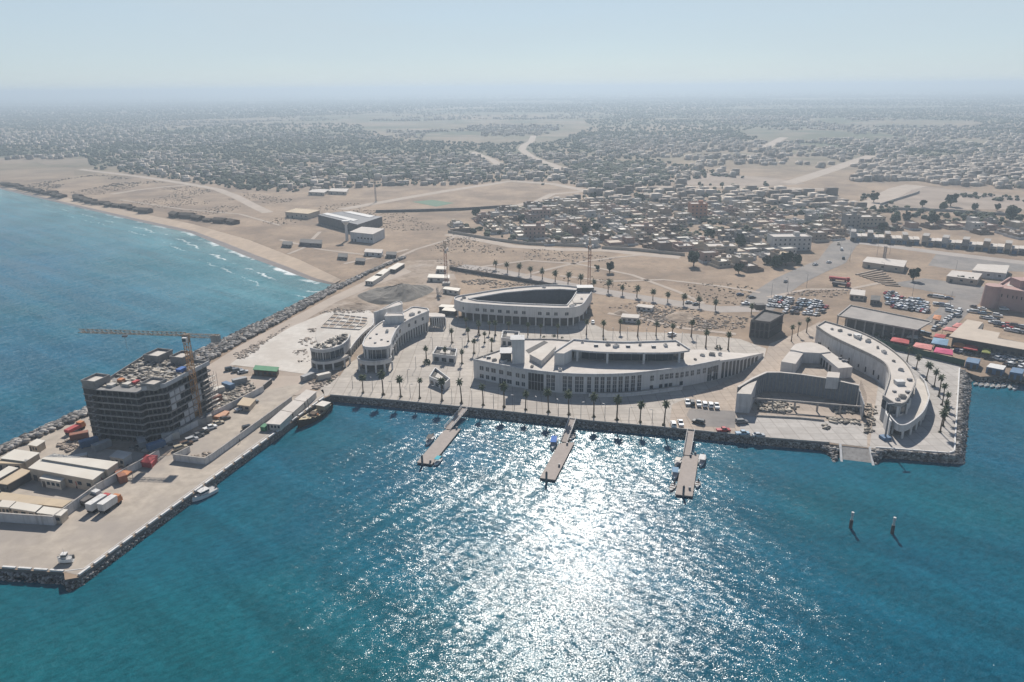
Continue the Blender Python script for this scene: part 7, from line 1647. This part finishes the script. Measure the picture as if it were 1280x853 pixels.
def scatter(px, n, s0, s1, flat=.5, protos=None):
    P = GP(px); xs = [p.x for p in P]; ys = [p.y for p in P]; it = []; v = VN(22, n)
    k = 0
    while len(it) < n and k < n * 20:
        k += 1; x, y = R_.uniform(min(xs), max(xs)), R_.uniform(min(ys), max(ys))
        if pip(x, y, P) and v(x, y) > .3 and R_.random() < v(x, y) * 1.3: s = (R_.random() ** 2.2) * (s1 - s0) + s0; it.append((R_.randrange(5), x, y, LAND + .15, s * R_.uniform(.6, 1.8), s, s * flat, R_.uniform(0, 6), 0, R_.random()))
    return it
rb = []
for px, n in (([(365, 440), (384, 436), (388, 452), (372, 455)], 40), ([(372, 425), (392, 421), (396, 430), (380, 434)], 40), ([(384, 412), (396, 411), (396, 416), (386, 417)], 26), ([(300, 446), (322, 432), (326, 436), (304, 450)], 60), ([(575, 352), (600, 349), (690, 356), (640, 358), (600, 362)], 260), ([(760, 384), (800, 378), (900, 392), (935, 398), (930, 412), (880, 412), (830, 410), (770, 402)], 620), ([(795, 384), (862, 392), (900, 410), (880, 415), (800, 400)], 260), ([(540, 322), (590, 330), (640, 345), (600, 347), (560, 338)], 220), ([(400, 392), (420, 384), (470, 391), (440, 392)], 130),
              ([(264, 500), (300, 473), (330, 478), (300, 502), (275, 520)], 260), ([(290, 444), (300, 440), (365, 404), (360, 410), (300, 450)], 130), ([(222, 575), (258, 579), (310, 545), (300, 541), (262, 565)], 70), ([(385, 478), (398, 468), (425, 470), (412, 480), (395, 488)], 130), ([(70, 556), (105, 545), (110, 560), (80, 566)], 130), ([(135, 592), (160, 580), (168, 588), (140, 602)], 90), ([(560, 288), (620, 305), (800, 325), (700, 330), (600, 318), (560, 300)], 260), ([(1080, 362), (1040, 372), (970, 368), (1010, 362)], 120)):
    rb += scatter(px, int(n * 1.8), .12, .95)
o = merged('rubble', ROCKP, rb, [shade_mat('rubble_mix', (0.13, 0.105, 0.085), col2=(0.42, 0.35, 0.29))]); o['label'] = 'rubble, spoil and broken ground about the building sites'
rb = []
for px, n in (([(945, 505), (975, 502), (1000, 508), (985, 517), (950, 515)], 130), ([(1040, 506), (1068, 508), (1070, 518), (1045, 517)], 130), ([(990, 520), (1030, 523), (1035, 537), (1000, 538), (985, 531)], 260), ([(1036, 523), (1072, 526), (1072, 531), (1038, 529)], 70), ([(1084, 480), (1098, 500), (1092, 540), (1080, 545)], 60), ([(262, 498), (296, 474), (326, 480), (300, 500), (280, 512)], 260), ([(100, 556), (190, 566), (215, 556), (170, 548), (110, 548)], 130), ([(1095, 425), (1230, 448), (1240, 440), (1180, 424), (1100, 414)], 260)):
    for (k, x, y, z, a, b, c, rz, mi, sh) in scatter(px, n, .2, .6): rb.append((0, x, y, LAND + .05, a * 1.6, b, c + .3, rz, mi, sh))
o = merged('stacked_site_material', BOXP, rb, [M_mix]); o['label'] = 'stacked formwork, rebar and crates on the building sites and market floor'
# terraced seedbeds: low earth ridges on the sand above the car parks
ridges = []
for j in range(9):
    a, b = G(1070 + j * 4.5, 344 + j * 1.6), G(1100 + j * 3.2, 337 + j * 2.7)
    mb = MB(); d = b - a; c = (a + b) / 2; mb.box(c.x, c.y, LAND - .1, d.length, 1.5, .75, M_dirt, math.atan2(d.y, d.x)); o = mb.build('earth_ridge'); tag(o, 'dark earth ridge, ' + side(j, 9) + ' in the striped patch above the car parks', 'ridge', 'earth ridges above the car parks')
# one walker on the quay lane
q = G(300, 554)
me = bpy.data.meshes.new('person'); J = [(0, 0, .92), (0, 0, 1.2), (0, 0, 1.42), (0, 0, 1.52), (0, 0, 1.66), (0, 0, 1.76), (.2, 0, 1.4), (.26, .04, 1.12), (.27, -.1, .88), (-.2, 0, 1.4), (-.26, -.04, 1.12), (-.27, .1, .88), (.1, 0, .86), (.11, -.1, .48), (.11, -.14, .06), (.11, -.28, .04), (-.1, 0, .86), (-.11, .08, .48), (-.11, .22, .07), (-.11, .1, .03)]
E = [(0, 1), (1, 2), (2, 3), (3, 4), (4, 5), (2, 6), (6, 7), (7, 8), (2, 9), (9, 10), (10, 11), (0, 12), (12, 13), (13, 14), (14, 15), (0, 16), (16, 17), (17, 18), (18, 19)]
RAD = [.15, .15, .14, .06, .105, .08, .06, .05, .035, .06, .05, .035, .09, .07, .045, .035, .09, .07, .045, .035]
me.from_pydata(J, E, []); o = bpy.data.objects.new('person', me); link(o); o.location = (q.x, q.y, LAND + .04); o.rotation_euler.z = .8
o.modifiers.new('skin', 'SKIN'); o.modifiers.new('sub', 'SUBSURF').levels = 1
bpy.context.view_layer.objects.active = o
if not me.skin_vertices: me.attributes  # the modifier adds its own layer
for k, v in enumerate(me.skin_vertices[0].data if me.skin_vertices else []): v.radius = (RAD[k], RAD[k])
if me.skin_vertices: me.skin_vertices[0].data[0].use_root = True
me.materials.append(M_dgrey); tag(o, 'person in dark clothing walking along the quay lane beside the low enclosure wall', 'person')
DUP = {k: v for k, v in LABELS.items() if len(v) > 1 and k}
print('DUPLICATE LABELS', DUP)
print('LONG', [k for k in LABELS if not 4 <= len(k.split()) <= 16][:8], 'houses', len(spots), len(hf), 'trees', len(tr_near), len(tr_far), 'scrub', len(sc))
